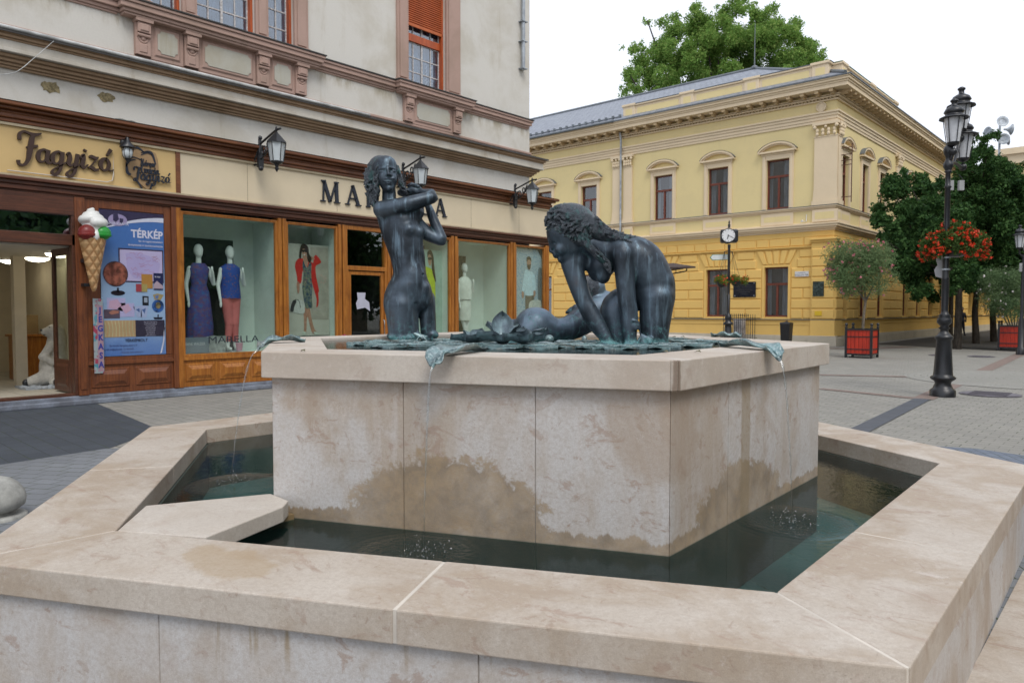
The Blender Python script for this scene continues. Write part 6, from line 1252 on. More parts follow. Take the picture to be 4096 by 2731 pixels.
# man in the last window
zA, zB = PX(2110, 1025, XS-.1).z, PX(2110, 1180, XS-.1).z; hH = (zA-zB)/.56; yA = PX(2067, 1100, XS-.1).y; yB = PX(2176, 1100, XS-.1).y; y0, y1, z0, z1 = 15.36, 16.60, .80, 3.36; q = (yA, yB, zA+.14*hH-hH, zA+.14*hH)
e, mb = card(y0, y1, z0, z1, -.10, 'fashion poster of a bearded man in pale blue shirt at the last window'); Mb = NT('tiled_wall'); vo = Mb.voro(Mb.map(Mb.pos(), (1, 1, 1)), 22); Mb.set(col=Mb.mix(Mb.ramp(vo, .25, .5), (.16, .27, .40), (.36, .44, .50)), rough=.5); mb.build('backdrop', Mb.m, e)
o = -.097
figpoly(e, 'grille', [(.78, .32), (.99, .38), (.99, .82), (.78, .78)], (.05, .07, .09), o, *q, var=.6, scale=40, col2=(.22, .28, .32)); figpoly(e, 'shade', [(.72, .0), (1.0, .0), (1.0, .25), (.86, .12)], (.08, .10, .12), o+.001, *q, var=.5, scale=30)
figpoly(e, 'trousers', [(.32, .66), (.60, .66), (.62, .80), (.60, .98), (.46, .98), (.44, .82), (.40, .98), (.32, .98)], (.13, .115, .10), o+.002, *q)
figpoly(e, 'shirt', [(.28, .36), (.36, .33), (.44, .36), (.54, .36), (.64, .42), (.68, .55), (.66, .66), (.60, .64), (.60, .70), (.30, .70), (.30, .60), (.24, .68), (.18, .66), (.22, .50)], (.52, .68, .78), o+.004, *q)
figpoly(e, 'face', [(.36, .19), (.44, .18), (.50, .22), (.49, .29), (.44, .325), (.38, .30), (.355, .24)], (.40, .23, .17), o+.005, *q); figpoly(e, 'beard', [(.37, .26), (.43, .265), (.49, .25), (.48, .31), (.44, .335), (.38, .31)], (.05, .03, .025), o+.007, *q); figpoly(e, 'hair', [(.34, .17), (.42, .14), (.50, .165), (.51, .22), (.47, .19), (.38, .195), (.36, .23)], (.02, .014, .012), o+.009, *q)
figpoly(e, 'hand', [(.18, .65), (.24, .66), (.24, .73), (.20, .75), (.17, .71)], (.40, .22, .16), o+.006, *q); figpoly(e, 'hand', [(.60, .64), (.67, .64), (.66, .71), (.60, .72)], (.40, .22, .16), o+.006, *q)
figpoly(e, 'shopping_bag', [(.46, .80), (.86, .78), (.90, .99), (.48, .99)], (.55, .57, .55), o+.006, *q); mb = MB()
for dx in (0, .10): stroke(mb, [(y0+.62+dx, z1-.80*2.56), (y0+.72+dx, z1-.70*2.56), (y0+.80, z1-.68*2.56), (y0+.92+dx, z1-.80*2.56)], .014, FS, o+.008, o+.010)
mb.build('bag_handle', M_iron, e)
# polar bear figure, desk
e = empty('polar_bear_figure', FS(4.36, -1.9, .165), 'white seated polar bear figure with dark paws inside the ice cream shop', 'polar bear figure')
Bb = FS(4.36, -1.9, .165)
BS = .80
def Lb(x, w_, h): return np.array(Bb+Vector((w_, x, h))*BS)
P = [('e', Lb(.12, 0, .42), (.34, .34, .40), None, .1), ('c', Lb(.12, 0, .6), Lb(.16, .02, 1.15), .28, .20, .1), ('e', Lb(.12, .03, 1.32), (.17, .19, .15), None, .06), ('c', Lb(.04, .05, 1.32), Lb(-.12, .08, 1.30), .11, .075, .05), ('c', Lb(-.12, .08, 1.26), Lb(-.02, .08, 1.22), .05, .07, .03), ('e', Lb(.18, -.08, 1.46), (.04, .05, .05), None, .03), ('e', Lb(.10, .16, 1.46), (.04, .05, .05), None, .03),
     ('c', Lb(-.02, .15, .95), Lb(-.20, .25, .72), .11, .09, .05), ('c', Lb(-.20, .25, .72), Lb(-.02, .32, .58), .09, .08, .04), ('c', Lb(-.10, .1, .25), Lb(-.42, .12, .16), .17, .12, .08), ('c', Lb(.15, .25, .22), Lb(-.02, .38, .14), .17, .12, .08)]
P = [(p[:2]+(tuple(q*BS for q in p[2]),)+p[3:]) if p[0] == 'e' else p[:3]+(p[3]*BS, p[4]*BS, p[5]) for p in P]
sdf_mesh('body', P, .016, mat('bear_white', (.60, .58, .52), .75, var=.15, scale=14, bump=.5, bdist=.01), e)
for nm_, c_, r_ in (('nose', (-.19, .09, 1.33), (.035, .03, .028)), ('eye', (-.03, .13, 1.40), (.014, .014, .014)), ('mouth', (-.14, .13, 1.225), (.02, .04, .008)), ('paw', (-.52, .14, .14), (.05, .09, .09)), ('paw', (-.02, .49, .14), (.05, .07, .09)), ('paw', (.02, .36, .52), (.06, .06, .06))):
    mb = MB(); mb.ell(Lb(*c_), tuple(q*BS for q in r_), 8); mb.build(nm_, M_iron, e)
mb = MB(); rb_ = random.Random(8)
for i in range(26): t = i/26*6.28; mb.ell(Lb(-.08+.48*math.cos(t), .1+.40*math.sin(t), .03), (rb_.uniform(.05, .1), rb_.uniform(.05, .1), rb_.uniform(.03, .06)), 8)
mb.box(-.5, .45, -.3, .4, 0, .04, 0, FR(Bb, (0, 1, 0), (1, 0, 0))); mb.build('ice_base', mat('ice_grey', (.42, .46, .50), .6), e)
e = empty('wooden_counter', FS(4.4, -3.9, .165), 'wooden counter with a dark box standing inside the ice cream shop', 'counter'); mb = MB(); mb.box(4.3, 4.95, -4.4, -3.9, .165, 1.05, 0, FS); mb.box(4.25, 4.98, -4.45, -3.85, 1.05, 1.10, 0, FS); mb.build('body', M_wam, e, bevel=.008); mb = MB(); mb.box(4.35, 4.75, -4.3, -4.0, 1.10, 1.5, 0, FS); mb.build('box', mat('box_tan', (.36, .25, .12), .7), e)
# ---------------------------------------------------------------- yellow palace behind
YF, XR = 33.54, -11.1
FY = FR((0, YF, 0), (1, 0, 0), (0, -1, 0)); FX = FR((XR, 0, 0), (0, 1, 0), (1, 0, 0))
M_yp = plaster('palace_pale_yellow', (.75, .62, .32), (.60, .50, .28), None, .6); M_yd = plaster('palace_yellow', (.78, .515, .165), (.62, .42, .15), None, .6); M_yc = plaster('palace_cream', (.75, .615, .43), (.52, .42, .27), None, .4)
M_yb = plaster('palace_base', (.52, .47, .38), (.33, .30, .24), None, 1.); M_brown = mat('window_brown', (.17, .045, .026), .45, var=.2); M_lead = mat('lead_grey', (.16, .18, .20), .5, metal=.2)
M_gl2 = glass('palace_glass', (.80, .86, .92), 1.3, .12); M_room2 = mat('palace_room', (.045, .05, .055), .8, var=.5, scale=.8); M_cur2 = mat('palace_curtain', (.26, .28, .30), .9, var=.35, scale=3, stretch=(7, 7, .5))
M_slate = NT('slate'); br = M_slate.n.new('ShaderNodeTexBrick'); M_slate.link(M_slate.map(M_slate.pos(), (1, 1, 1)), br.inputs['Vector']); br.inputs['Scale'].default_value = 1; br.inputs['Brick Width'].default_value = .34; br.inputs['Row Height'].default_value = .30; br.inputs['Mortar Size'].default_value = .018
for nm, c in (('Color1', (.215, .24, .285)), ('Color2', (.16, .18, .225)), ('Mortar', (.06, .07, .085))): br.inputs[nm].default_value = (*c, 1)
M_slate.set(col=M_slate.mix(M_slate.ramp(M_slate.noise(M_slate.pos(), 4, 5), .4, .7, 0, .5), br.outputs['Color'], (.29, .31, .34)), rough=.5, spec=.5)
pa = empty('palace', (XR-5, YF+3, 0), 'two-storey yellow palace with cream window hoods, rusticated ground floor and slate roof', 'building')
XL0, YR1 = -46., 96.
upc = [-13.65, -16.62, -19.66, -24.38, -27.6, -30.7, -33.8, -36.9, -40.]; rc_ = [34.82, 37.70, 40.52, 45.27, 48.2, 51.1, 54.1, 57.1, 60.1, 63.1, 66.1, 69.1, 72.1, 75.1, 78.1, 81.1, 84.1, 87.1]
hw = .535
def opens(cs, k=1.): return [(c-hw*k, c+hw*k, 6.285, 8.56) for c in cs]+[(c-hw*1.05*k, c+hw*1.05*k, 1.285, 3.60) for c in cs]
for fr, a, b, cs, k in ((FY, XL0, XR, upc, 1.), (FX, YF, YR1, rc_, .9)):
    op = opens(cs, k); up = [o for o in op if o[2] > 5]; lo = [o for o in op if o[2] < 5]
    mb = MB(); wall_open(mb, fr, a, b, 5.2, 11.3, up, .28); mb.build('wall', M_yp, pa)
    mb = MB(); wall_open(mb, fr, a, b, .0, 5.2, lo, .28); mb.build('ground_floor_wall', M_yd, pa)
mb = MB(); mb.box(XL0, XR-.4, -9.0, -.6, 0, 11.5, 0, FY); mb.box(YF+1, YR1, -12, -.6, 0, 11.5, 0, FX); mb.build('room_block', M_room2, pa)
e0 = XL0
def both(fn):
    fn(FY, XL0, XR, upc, True); fn(FX, YF, YR1, rc_, False)
def mould(nm, steps, m, bev=.01):
    mb = MB()
    for (oo, z0, z1) in steps: mb.box(XL0, XR+oo, -.05, oo, z0, z1, 0, FY); mb.box(YF+.051, YR1, -.05, oo, z0, z1, 0, FX)
    return mb.build(nm, m, pa, bevel=bev)
mould('base_plinth', [(.14, 0, .40), (.10, .40, .45)], M_yb); mould('lower_panel', [(.06, .45, .92)], M_yd); mould('sill_course', [(.08, .92, 1.12), (.12, 1.12, 1.16)], M_yd); mould('sill_lead', [(.15, 1.163, 1.19)], M_lead, 0)
mould('string_course', [(.075, 4.40, 4.44), (.11, 4.44, 4.49)], M_yd); mould('plain_band', [(.02, 4.90, 5.14)], M_yd)
mould('belt_course', [(.06, 5.14, 5.22), (.14, 5.22, 5.30), (.22, 5.30, 5.40), (.26, 5.40, 5.47)], M_yc); mould('pedestal_band', [(.03, 5.47, 5.53), (.03, 6.06, 6.12)], M_yc); mould('upper_sill', [(.09, 6.12, 6.18), (.14, 6.18, 6.24)], M_yc); mould('upper_sill_lead', [(.155, 6.242, 6.262)], M_lead, 0)
mould('architrave', [(.05, 9.88, 10.0), (.08, 10.0, 10.14), (.12, 10.14, 10.26), (.17, 10.26, 10.34)], M_yc)
mould('bed_moulding', [(.10, 10.80, 10.86), (.16, 10.92, 10.98), (.20, 11.00, 11.04)], M_yc)
mould('crown_cornice', [(.66, 11.17, 11.34), (.70, 11.34, 11.42), (.76, 11.42, 11.52), (.80, 11.52, 11.57)], M_yc); mould('roof_gutter', [(.84, 11.573, 11.62)], M_lead, 0)
def dents(fr, a, b, cs, front):
    m = MB(); x = a+.05 if not front else b-.05; k = 0
    end = b if not front else -29.5
    if not front: end = 64
    while (x < end) if not front else (x > end):
        if k % 4 == 0: m.box(x-.08, x+.08, .05, .60, 11.045, 11.17, 0, fr); m.box(x-.06, x+.06, .05, .46, 10.99, 11.044, 0, fr)
        m.box(x-.035, x+.035, .05, .145, 10.862, 10.918, 0, fr)
        x += .155*(1 if not front else -1); k += 1
    m.build('modillions', mat('modillion', (.56, .42, .25), .9, var=.1), pa)
both(dents)
# rusticated blocks
def rust(fr, a, b, cs, front):
    m = MB(); rr_ = random.Random(1 if front else 2)
    rows = [1.20, 1.66, 2.12, 2.60, 3.08, 3.54, 3.98, 4.39]
    lim0, lim1 = (-30, b-.75) if front else (a+.72, 72)
    k = 1. if front else .9
    edges = sorted([(c-hw*1.05*k-.13, c+hw*1.05*k+.13) for c in cs if lim0-2 < c < lim1+2])
    for i in range(len(rows)-1):
        z0, z1 = rows[i]+.012, rows[i+1]-.012
        segs = []; x = lim0
        for (e_0, e_1) in edges:
            if i < 5 or True:
                if e_0 > x: segs.append((x, min(e_0, lim1)))
                x = max(x, e_1)
        if x < lim1: segs.append((x, lim1))
        if i >= 5:   # above the windows: leave room for the fan of voussoirs
            segs = []; x = lim0; w_ = .16+.10*(i-4)
            for (e_0, e_1) in edges:
                if e_0-w_ > x: segs.append((x, min(e_0-w_, lim1)))
                x = max(x, e_1+w_)
            if x < lim1: segs.append((x, lim1))
        for (s0, s1) in segs:
            L = s1-s0
            if L < .12: continue
            n = 1 if (L < 1.0 or (i % 2 == 1 and L < 2.6)) else 2
            if L > 2.6: n = 3
            for q in range(n): m.frus(s0+L*q/n+.012, s0+L*(q+1)/n-.012, z0, z1, 0, .05, .035, 0, fr)
    x = lim0; 
    for i in range(200):   # small upper row
        if x > lim1: break
        L = (.98, .62)[i % 2]; m.frus(x+.012, min(x+L, lim1+.1)-.012, 4.51, 4.88, 0, .05, .03, 0, fr); x += L
    for c in cs:           # voussoir fans
        if not (lim0 < c < lim1): continue
        w0, w1 = hw*1.05*k+.10, hw*1.05*k+.42
        for q in range(5):
            p0, p1 = -w0+2*w0*q/5+.02, -w0+2*w0*(q+1)/5-.02; t0, t1 = -w1+2*w1*q/5+.03, -w1+2*w1*(q+1)/5-.03
            vs = [fr(c+p0, 0, 3.72), fr(c+p1, 0, 3.72), fr(c+t1, 0, 4.38), fr(c+t0, 0, 4.38), fr(c+p0+.03, .06, 3.75), fr(c+p1-.03, .06, 3.75), fr(c+t1-.03, .06, 4.35), fr(c+t0+.03, .06, 4.35)]
            m.add(vs, [(4, 5, 6, 7), (0, 1, 5, 4), (1, 2, 6, 5), (2, 3, 7, 6), (3, 0, 4, 7)])
    m.build('rusticated_blocks', M_yd, pa)
both(rust)
# corner pier
mb = MB(); mb.box(-12.02, XR+.14, -.1, .14, .45, 4.62, 0, FY); mb.box(YF+.11, YF+.85, -.1, .139, .45, 4.62, 0, FX)
for i, z in enumerate([1.20, 1.66, 2.12, 2.60, 3.08, 3.54, 3.98]):
    z1 = [1.66, 2.12, 2.60, 3.08, 3.54, 3.98, 4.36][i]; mb.frus(-11.98, XR+.12, z+.012, z1-.012, .14, .19, .03, 0, FY); mb.frus(YF-.12, YF+.82, z+.012, z1-.012, .14, .19, .03, 0, FX)
mb.box(-12.1, XR+.2, -.1, .20, 4.62, 4.72, 0, FY); mb.box(YF+.11, YF+.93, -.1, .199, 4.62, 4.72, 0, FX)
mb.box(-12.06, XR+.3, -.1, .28, 4.72, 4.80, 0, FY); mb.build('corner_pier', M_yd, pa, bevel=.01)
mb = MB(); mb.box(-12.1, XR+.26, -.1, .26, .0, .38, 0, FY); mb.box(YF+.11, YF+.95, -.1, .259, 0, .38, 0, FX); mb.box(-12.06, XR+.22, -.1, .22, .38, .46, 0, FY); mb.build('pier_base', M_yb, pa, bevel=.015)
# pilasters of the upper floor
def pil(fr, a, b):
    m = MB(); m.box(a, b, 0, .10, 6.9, 9.25, 0, fr); m.box(a-.03, b+.03, 0, .13, 6.262, 6.62, 0, fr); m.box(a-.07, b+.07, 0, .17, 6.262, 6.45, 0, fr); m.box(a-.015, b+.015, 0, .115, 6.62, 6.9, 0, fr)
    m.box(a-.02, b+.02, 0, .12, 9.24, 9.29, 0, fr); m.box(a-.08, b+.08, 0, .2, 9.76, 9.88, 0, fr); w = (b-a)
    for i in range(4):
        for r_, z in ((.07, 9.38), (.06, 9.53)): c = fr(a+w*(i+.5)/4, .13, z); m.ell(c, (.075, .06, .10), 8)
    for s in (a+.02, b-.02): m.ell(fr(s, .16, 9.68), (.09, .07, .09), 10)
    m.ell(fr((a+b)/2, .15, 9.68), (.07, .06, .07), 8)
    m.build('pilaster', M_yc, pa)
    m = MB(); m.box(a-.05, b+.05, 0, .10, 5.53, 6.06, 0, fr); m.build('pedestal', M_yc, pa); m = MB(); m.box(a+.08, b-.08, .10, .105, 5.65, 5.95, 0, fr); m.build('pedestal_panel', M_yp, pa)
for fr, a, b in ((FY, -11.98, XR+.10), (FY, -22.05, -21.52), (FY, -22.75, -22.24), (FX, YF+.11, YF+.6), (FX, 42.9, 43.7), (FX, 62.0, 62.8)): pil(fr, a, b)
mb = MB(); c = FY(-11.72, .06, 10.57); mb.lathe([(.22, 0), (.22, .05), (.17, .05), (.17, .02)], (0, 0, 0), 20); mb.xf(Matrix.Translation(c) @ Matrix.Rotation(R(90), 4, 'X')); mb.build('roundel', M_yc, pa)
# windows
def pwin(fr, c, z0, z1, w_, upper, vis):
    m = MB(); a, b = c-w_, c+w_; o = -.16; zt = z0+(z1-z0)*.66
    m.box(a, a+.07, o-.05, o+.03, z0, z1, 0, fr); m.box(b-.07, b, o-.05, o+.03, z0, z1, 0, fr); m.box(a+.07, b-.07, o-.05, o+.03, z0, z0+.08, 0, fr); m.box(a+.07, b-.07, o-.05, o+.03, z1-.07, z1, 0, fr)
    m.box(a+.07, b-.07, o-.05, o+.05, zt-.05, zt+.05, 0, fr); m.box(c-.045, c+.045, o-.05, o+.04, z0+.08, zt-.05, 0, fr)
    f = m.build('window', M_brown, pa)
    m = MB(); m.add([fr(a+.07, o-.01, z0+.08), fr(b-.07, o-.01, z0+.08), fr(b-.07, o-.01, z1-.07), fr(a+.07, o-.01, z1-.07)], [(0, 1, 2, 3)]); m.build('pane', M_gl2, f)
    rr_ = random.Random(int(c*31)); m = MB()
    k = 14; dl = rr_.choice((.6, .9, 1.3, 1.7)); 
    for s_ in (0, 1):
        x0, x1 = (a+.05, c-.02-dl*.25) if s_ == 0 else (c+.02+dl*.12, b-.05)
        for i in range(k): u0, u1 = x0+(x1-x0)*i/k, x0+(x1-x0)*(i+1)/k; m.add([fr(u0, o-.15-.02*math.sin(i*1.9), z0), fr(u1, o-.15-.02*math.sin((i+1)*1.9), z0), fr(u1, o-.15-.02*math.sin((i+1)*1.9), z1), fr(u0, o-.15-.02*math.sin(i*1.9), z1)], [(0, 1, 2, 3)])
    m.build('curtain', M_cur2, f)
    m = MB()
    if upper:
        for (a1, b1) in ((a-.20, a-.0), (b, b+.20)): m.box(a1, b1, 0, .05, 6.262, 8.78, 0, fr); m.box(a1+.05, b1-.05, .05, .075, 6.3, 8.74, 0, fr)
        m.box(a, b, 0, .05, 8.56, 8.78, 0, fr)
        m.box(a-.24, b+.24, 0, .09, 8.78, 8.86, 0, fr); m.box(a-.34, b+.34, 0, .20, 8.86, 8.94, 0, fr)
        n = 14; W_ = w_+.36; Hh = .40
        for (off, oo, th) in ((0, .22, .09), (-.10, .15, .07)):
            pts = [(c+(W_+off)*math.sin(t), 8.94+(Hh+off*.8)*(math.cos(t)-math.cos(1.15))/(1-math.cos(1.15))) for t in [(-1.15+2.3*i/n) for i in range(n+1)]]
            s1 = (W_+off)*math.sin(1.15); pts = [(c+(x-c)*(W_+off)/s1, z) for x, z in pts]
            for i in range(n):
                (x0, q0), (x1, q1) = pts[i], pts[i+1]; vs = [fr(x0, 0, q0), fr(x1, 0, q1), fr(x1, 0, q1-th), fr(x0, 0, q0-th)]+[fr(x0, oo, q0), fr(x1, oo, q1), fr(x1, oo, q1-th), fr(x0, oo, q0-th)]
                m.add(vs, [(4, 5, 6, 7), (0, 1, 5, 4), (3, 2, 6, 7)])
        h = m.build('window_surround', M_yc, pa)
        m = MB(); pts = [(c+(W_+.015)*(-1+2*i/n), 8.95+Hh*(math.cos(-1.15+2.3*i/n)-math.cos(1.15))/(1-math.cos(1.15))) for i in range(n+1)]
        pts = [(c+(W_+.015)*math.sin(t)/math.sin(1.15), 8.952+Hh*(math.cos(t)-math.cos(1.15))/(1-math.cos(1.15))) for t in [(-1.15+2.3*i/n) for i in range(n+1)]]
        for i in range(n): (x0, q0), (x1, q1) = pts[i], pts[i+1]; m.add([fr(x0, 0, q0), fr(x1, 0, q1), fr(x1, .235, q1), fr(x0, .235, q0)], [(0, 1, 2, 3)])
        m.build('hood_flashing', M_lead, pa)
        m = MB(); m.box(a-.22, b+.22, 0, .05, 5.53, 6.06, 0, fr); m.frus(a-.16, b+.16, 5.60, 6.0, .05, .03, .05, 0, fr); m.build('apron', M_yc, pa); m = MB(); m.box(a-.08, b+.08, .04, .055, 5.68, 5.92, 0, fr); m.build('apron_panel', M_yp, pa)
    else:
        m.box(a-.10, a, 0, .04, 1.19, 3.70, 0, fr); m.box(b, b+.10, 0, .04, 1.19, 3.70, 0, fr); m.box(a, b, 0, .04, 3.60, 3.70, 0, fr); m.build('window_surround', M_yd, pa)
for c in upc[:6]: pwin(FY, c, 6.285, 8.56, hw, True, 1); pwin(FY, c, 1.285, 3.60, hw*1.05, False, 1)
for c in rc_[:12]: pwin(FX, c, 6.285, 8.56, hw*.9, True, 1); pwin(FX, c, 1.285, 3.60, hw*.945, False, 1)
# attic parapet
def attic(fr, a, b, posts, far):
    m = MB(); m.box(a, b, -.35, .02, 11.62, 12.42, 0, fr); m.box(a-.03, b+.06, -.38, .06, 11.72, 11.80, 0, fr); m.box(a-.05, b+.1, -.42, .10, 12.42, 12.50, 0, fr)
    for p in posts: m.box(p-.36, p+.36, -.38, .07, 11.80, 12.43, 0, fr); m.box(p-.42, p+.42, -.44, .13, 12.45, 12.56, 0, fr)
    m.build('attic_parapet', M_yc, pa, bevel=.012); m = MB()
    pp = sorted(posts)
    for i in range(len(pp)-1): m.box(pp[i]+.50, pp[i+1]-.50, .02, .035, 11.90, 12.30, 0, fr)
    for p in pp: m.box(p-.20, p+.20, .07, .08, 11.90, 12.30, 0, fr)
    m.build('attic_panel', M_yp, pa)
    m = MB(); m.box(a-.06, b+.12, -.43, .12, 12.505 if not far else 12.506, 12.53, 0, fr)
    m.build('attic_flashing', mat('verdigris', (.10, .24, .20), .7) if far else M_lead, pa)
attic(FY, -22.1, XR-.35, [-21.75, -18.32, -14.95, -11.80], False); attic(FX, YF+.36, 42.8, [YF+.75, 38.4, 42.4], True)
# house blocks added outside the picture to shade the palace's side and darken the shop glass
ho = empty('added_street_house', (4, 60, 0), 'unseen ochre house block added to shade the palace side and street', 'building'); mb = MB(); mb.box(3.2, 14, 36, 92, 0, 12.5); mb.build('wall', M_yp, ho); mb = MB(); mb.box(2.8, 14.4, 35.6, 92.4, 12.5, 13.1); mb.build('cornice', M_yc, ho)
ho = empty('added_square_house', (20, 15, 0), 'unseen grey brown house block added to darken the shop glass reflections', 'building'); mb = MB(); mb.box(18, 28, -25, 34, 0, 11); mb.build('wall', mat('house_grey', (.20, .18, .15), .9), ho); mb = MB(); mb.box(17.5, 28.5, -25.5, 34.5, 11, 11.6); mb.build('cornice', M_cornl, ho)
# slate roof
mb = MB(); RY, RZ = 41., 15.45; mb.add([(XL0, YF-.8, 11.64), (XR+.6, YF-.8, 11.64), (-18.1, RY, RZ), (XL0, RY, RZ), (XR+.6, YR1, 11.64), (-18.1, YR1, RZ), (XL0, RY+9, 11.64), (-27, RY+9, 11.64), (-27, YR1, 11.64)], [(0, 1, 2, 3), (1, 4, 5, 2), (3, 2, 7, 6), (2, 5, 8, 7)])
mb.build('slate_roof', M_slate.m, pa); mb = MB(); mb.tube([(XL0, RY, RZ+.02), (-18.1, RY, RZ+.02)], .10, 6); mb.tube([(-18.1, RY, RZ+.02), (XR+.6, YF-.8, 11.68)], .09, 6); mb.build('ridge', M_lead, pa)
mb = MB(); mb.tube([(XL0, YF-.25, 11.95), (-22.2, YF-.25, 11.95)], .035, 6); mb.tube([(XL0, YF-.86, 11.60), (-22.2, YF-.86, 11.60)], .07, 8)
x = -29.
while x < -22.2: mb.box(x, x+.12, -.2, -.1, 11.9, 12.05, 0, FR((0, YF-.4, 0), (1, 0, 0), (0, -1, 0))); x += .45
mb.build('snow_guard', M_lead, pa)
mb = MB(); mb.tube([(-18.15, RY, RZ), (-18.15, RY, RZ+2.6)], [.035, .012], 6); mb.ell((-18.15, RY, RZ+.05), (.2, .2, .15), 8); mb.build('lightning_rod', M_lead, pa)
mb = MB(); mb.tube([FY(-22.15, .3, 11.1), FY(-22.15, .20, 10.7), FY(-22.15, .20, 5.6), FY(-22.15, .3, 5.3), FY(-22.15, .24, 5.0), FY(-22.15, .24, .3)], .055, 8); mb.build('downpipe', M_zinc, pa)
# rusty bracket on the right facade and camera
M_rust = mat('rust', (.12, .055, .04), .8)
mb = MB(); mb.tube([FX(34.0, .55, 8.9), FX(34.0, .55, 6.35)], .022, 6)
for z in (8.75, 8.45, 8.2, 8.0, 6.6): mb.tube([FX(34.0, 0, z), FX(34.0, .56, z)], .018, 6)
mb.build('sign_bracket', M_rust, None, label='rusty iron bracket with short arms on the palace corner', cat='iron bracket')
mb = MB(); mb.tube([FY(-12.45, .12, 5.62), FY(-12.45, .2, 5.60)], .05, 8); mb.tube([FY(-12.3, .03, 5.9), FY(-12.3, .05, 5.6), FY(-12.4, .12, 5.58)], .02, 6); mb.build('security_camera', flat('cam_white', (.7, .7, .68)), None, label='small white security camera on the palace front', cat='camera')
# plaques
def plaque(s0, s1, q0, q1, m, lab, cat, o=.055, fr=FY, txt=None, nm='plaque'):
    e = empty(nm, fr((s0+s1)/2, o, q0), lab, cat); mb = MB(); mb.box(s0, s1, o, o+.03, q0, q1, 0, fr); mb.build('board', m, e, bevel=.005); 
    if txt:
        mb = MB()
        for (t_, h, z, sx) in txt: text(mb, t_, fr, (s0+s1)/2, z, h, o+.031, o+.034, align='CENTER', sx=sx)
        mb.build('lettering', flat('plaque_letter_'+nm, txt and (.3, .28, .2) if nm == 'plaque' else (.04, .05, .12)), e)
    return e
e = plaque(-15.72, -14.60, 2.22, 2.95, mat('black_marble', (.012, .014, .025), .15, bump=0, var=.3), 'black marble memorial plaque with four studs between the ground floor windows', 'plaque')
mb = MB()
for sx_ in (-15.64, -14.68):
    for z in (2.29, 2.88): mb.ell(FY(sx_, .09, z), (.025, .02, .025), 6)
mb.build('studs', M_zinc, e)
mb = MB()
for i in range(6): w_ = (.3, .38, .34, .40, .28, .2)[i]; mb.box(-15.16-w_, -15.16+w_, .0852, .0862, 2.80-i*.085, 2.815-i*.085, 0, FY)
mb.build('engraved_lines', mat('engraved', (.06, .055, .05), .5), e)
e = plaque(-12.76, -12.14, 3.12, 3.36, flat('enamel_white', (.66, .66, .66)), 'white street name plate with two lines beside the right ground floor window', 'street sign', nm='street_name_plate')
mb = MB(); text(mb, 'I. KERÜLET', FY, -12.45, 3.275, .045, .086, .088, align='CENTER', sx=1.2); text(mb, 'KOSSUTH TÉR', FY, -12.45, 3.155, .075, .086, .088, align='CENTER', sx=.9); mb.build('lettering', flat('blue_black', (.03, .03, .09)), e)
e = plaque(-11.90, -11.42, 2.22, 2.88, mat('bronze_relief', (.06, .085, .075), .5, metal=.4, var=.6, scale=14, bump=1, bdist=.03, fine=14), 'greenish bronze relief plaque on the palace corner pier', 'plaque', o=.19, nm='relief_plaque')
e = plaque(-11.80, -11.50, 1.36, 1.56, flat('yellow_plate', (.75, .5, .03)), 'small bright yellow plate low on the palace corner pier', 'sign', o=.19, nm='small_plate')
mb = MB(); mb.box(YF+.35, YF+.72, .19, .21, 2.35, 2.6, 0, FX); mb.build('street_name_plate', mat('plate_pale', (.5, .52, .6), .4, bump=0), None, label='pale street name plate around the palace corner', cat='street sign')
# awning behind the kneeling figure
e = empty('folding_sunshade', PY(2700, 1100, 29.), 'brown square sunshade on a bent metal frame behind the kneeling bronze', 'sunshade'); c = PD(2698, 1066, 25.)
mb = MB(); T = [c+RT*x+Vector((0, 0, z))+FW*y for x, y, z in ((.72, 0, 0), (-.1, -1., -.12), (-1.7, 0, -.05), (-.3, 1., .02))]; ap = c+RT*(-.05)+Vector((0, 0, .12)); mb.add(T+[ap], [(0, 1, 4), (1, 2, 4), (2, 3, 4), (3, 0, 4)]); mb.add([p-Vector((0, 0, .05)) for p in T]+[p for p in T], [(0, 1, 2, 3), (0, 1, 5, 4), (1, 2, 6, 5), (2, 3, 7, 6), (3, 0, 4, 7)]); mb.build('canopy', mat('awning_brown', (.06, .04, .035), .7), e)
mb = MB(); q = lambda x, z: c+RT*x+Vector((0, 0, z)); mb.tube([q(.42, -.05), q(.42, -.13), q(.36, -.17), q(-.4, -.30), q(-.9, -.42)], .022, 6); mb.tube([q(.3, -.07), q(-.8, -.22)], .02, 6); mb.tube([q(.05, -.12), q(.05, -.22)], .015, 5); mb.tube([q(-.9, -.1), q(-.9, -c.z)], .04, 8); mb.build('frame', M_iron, e)
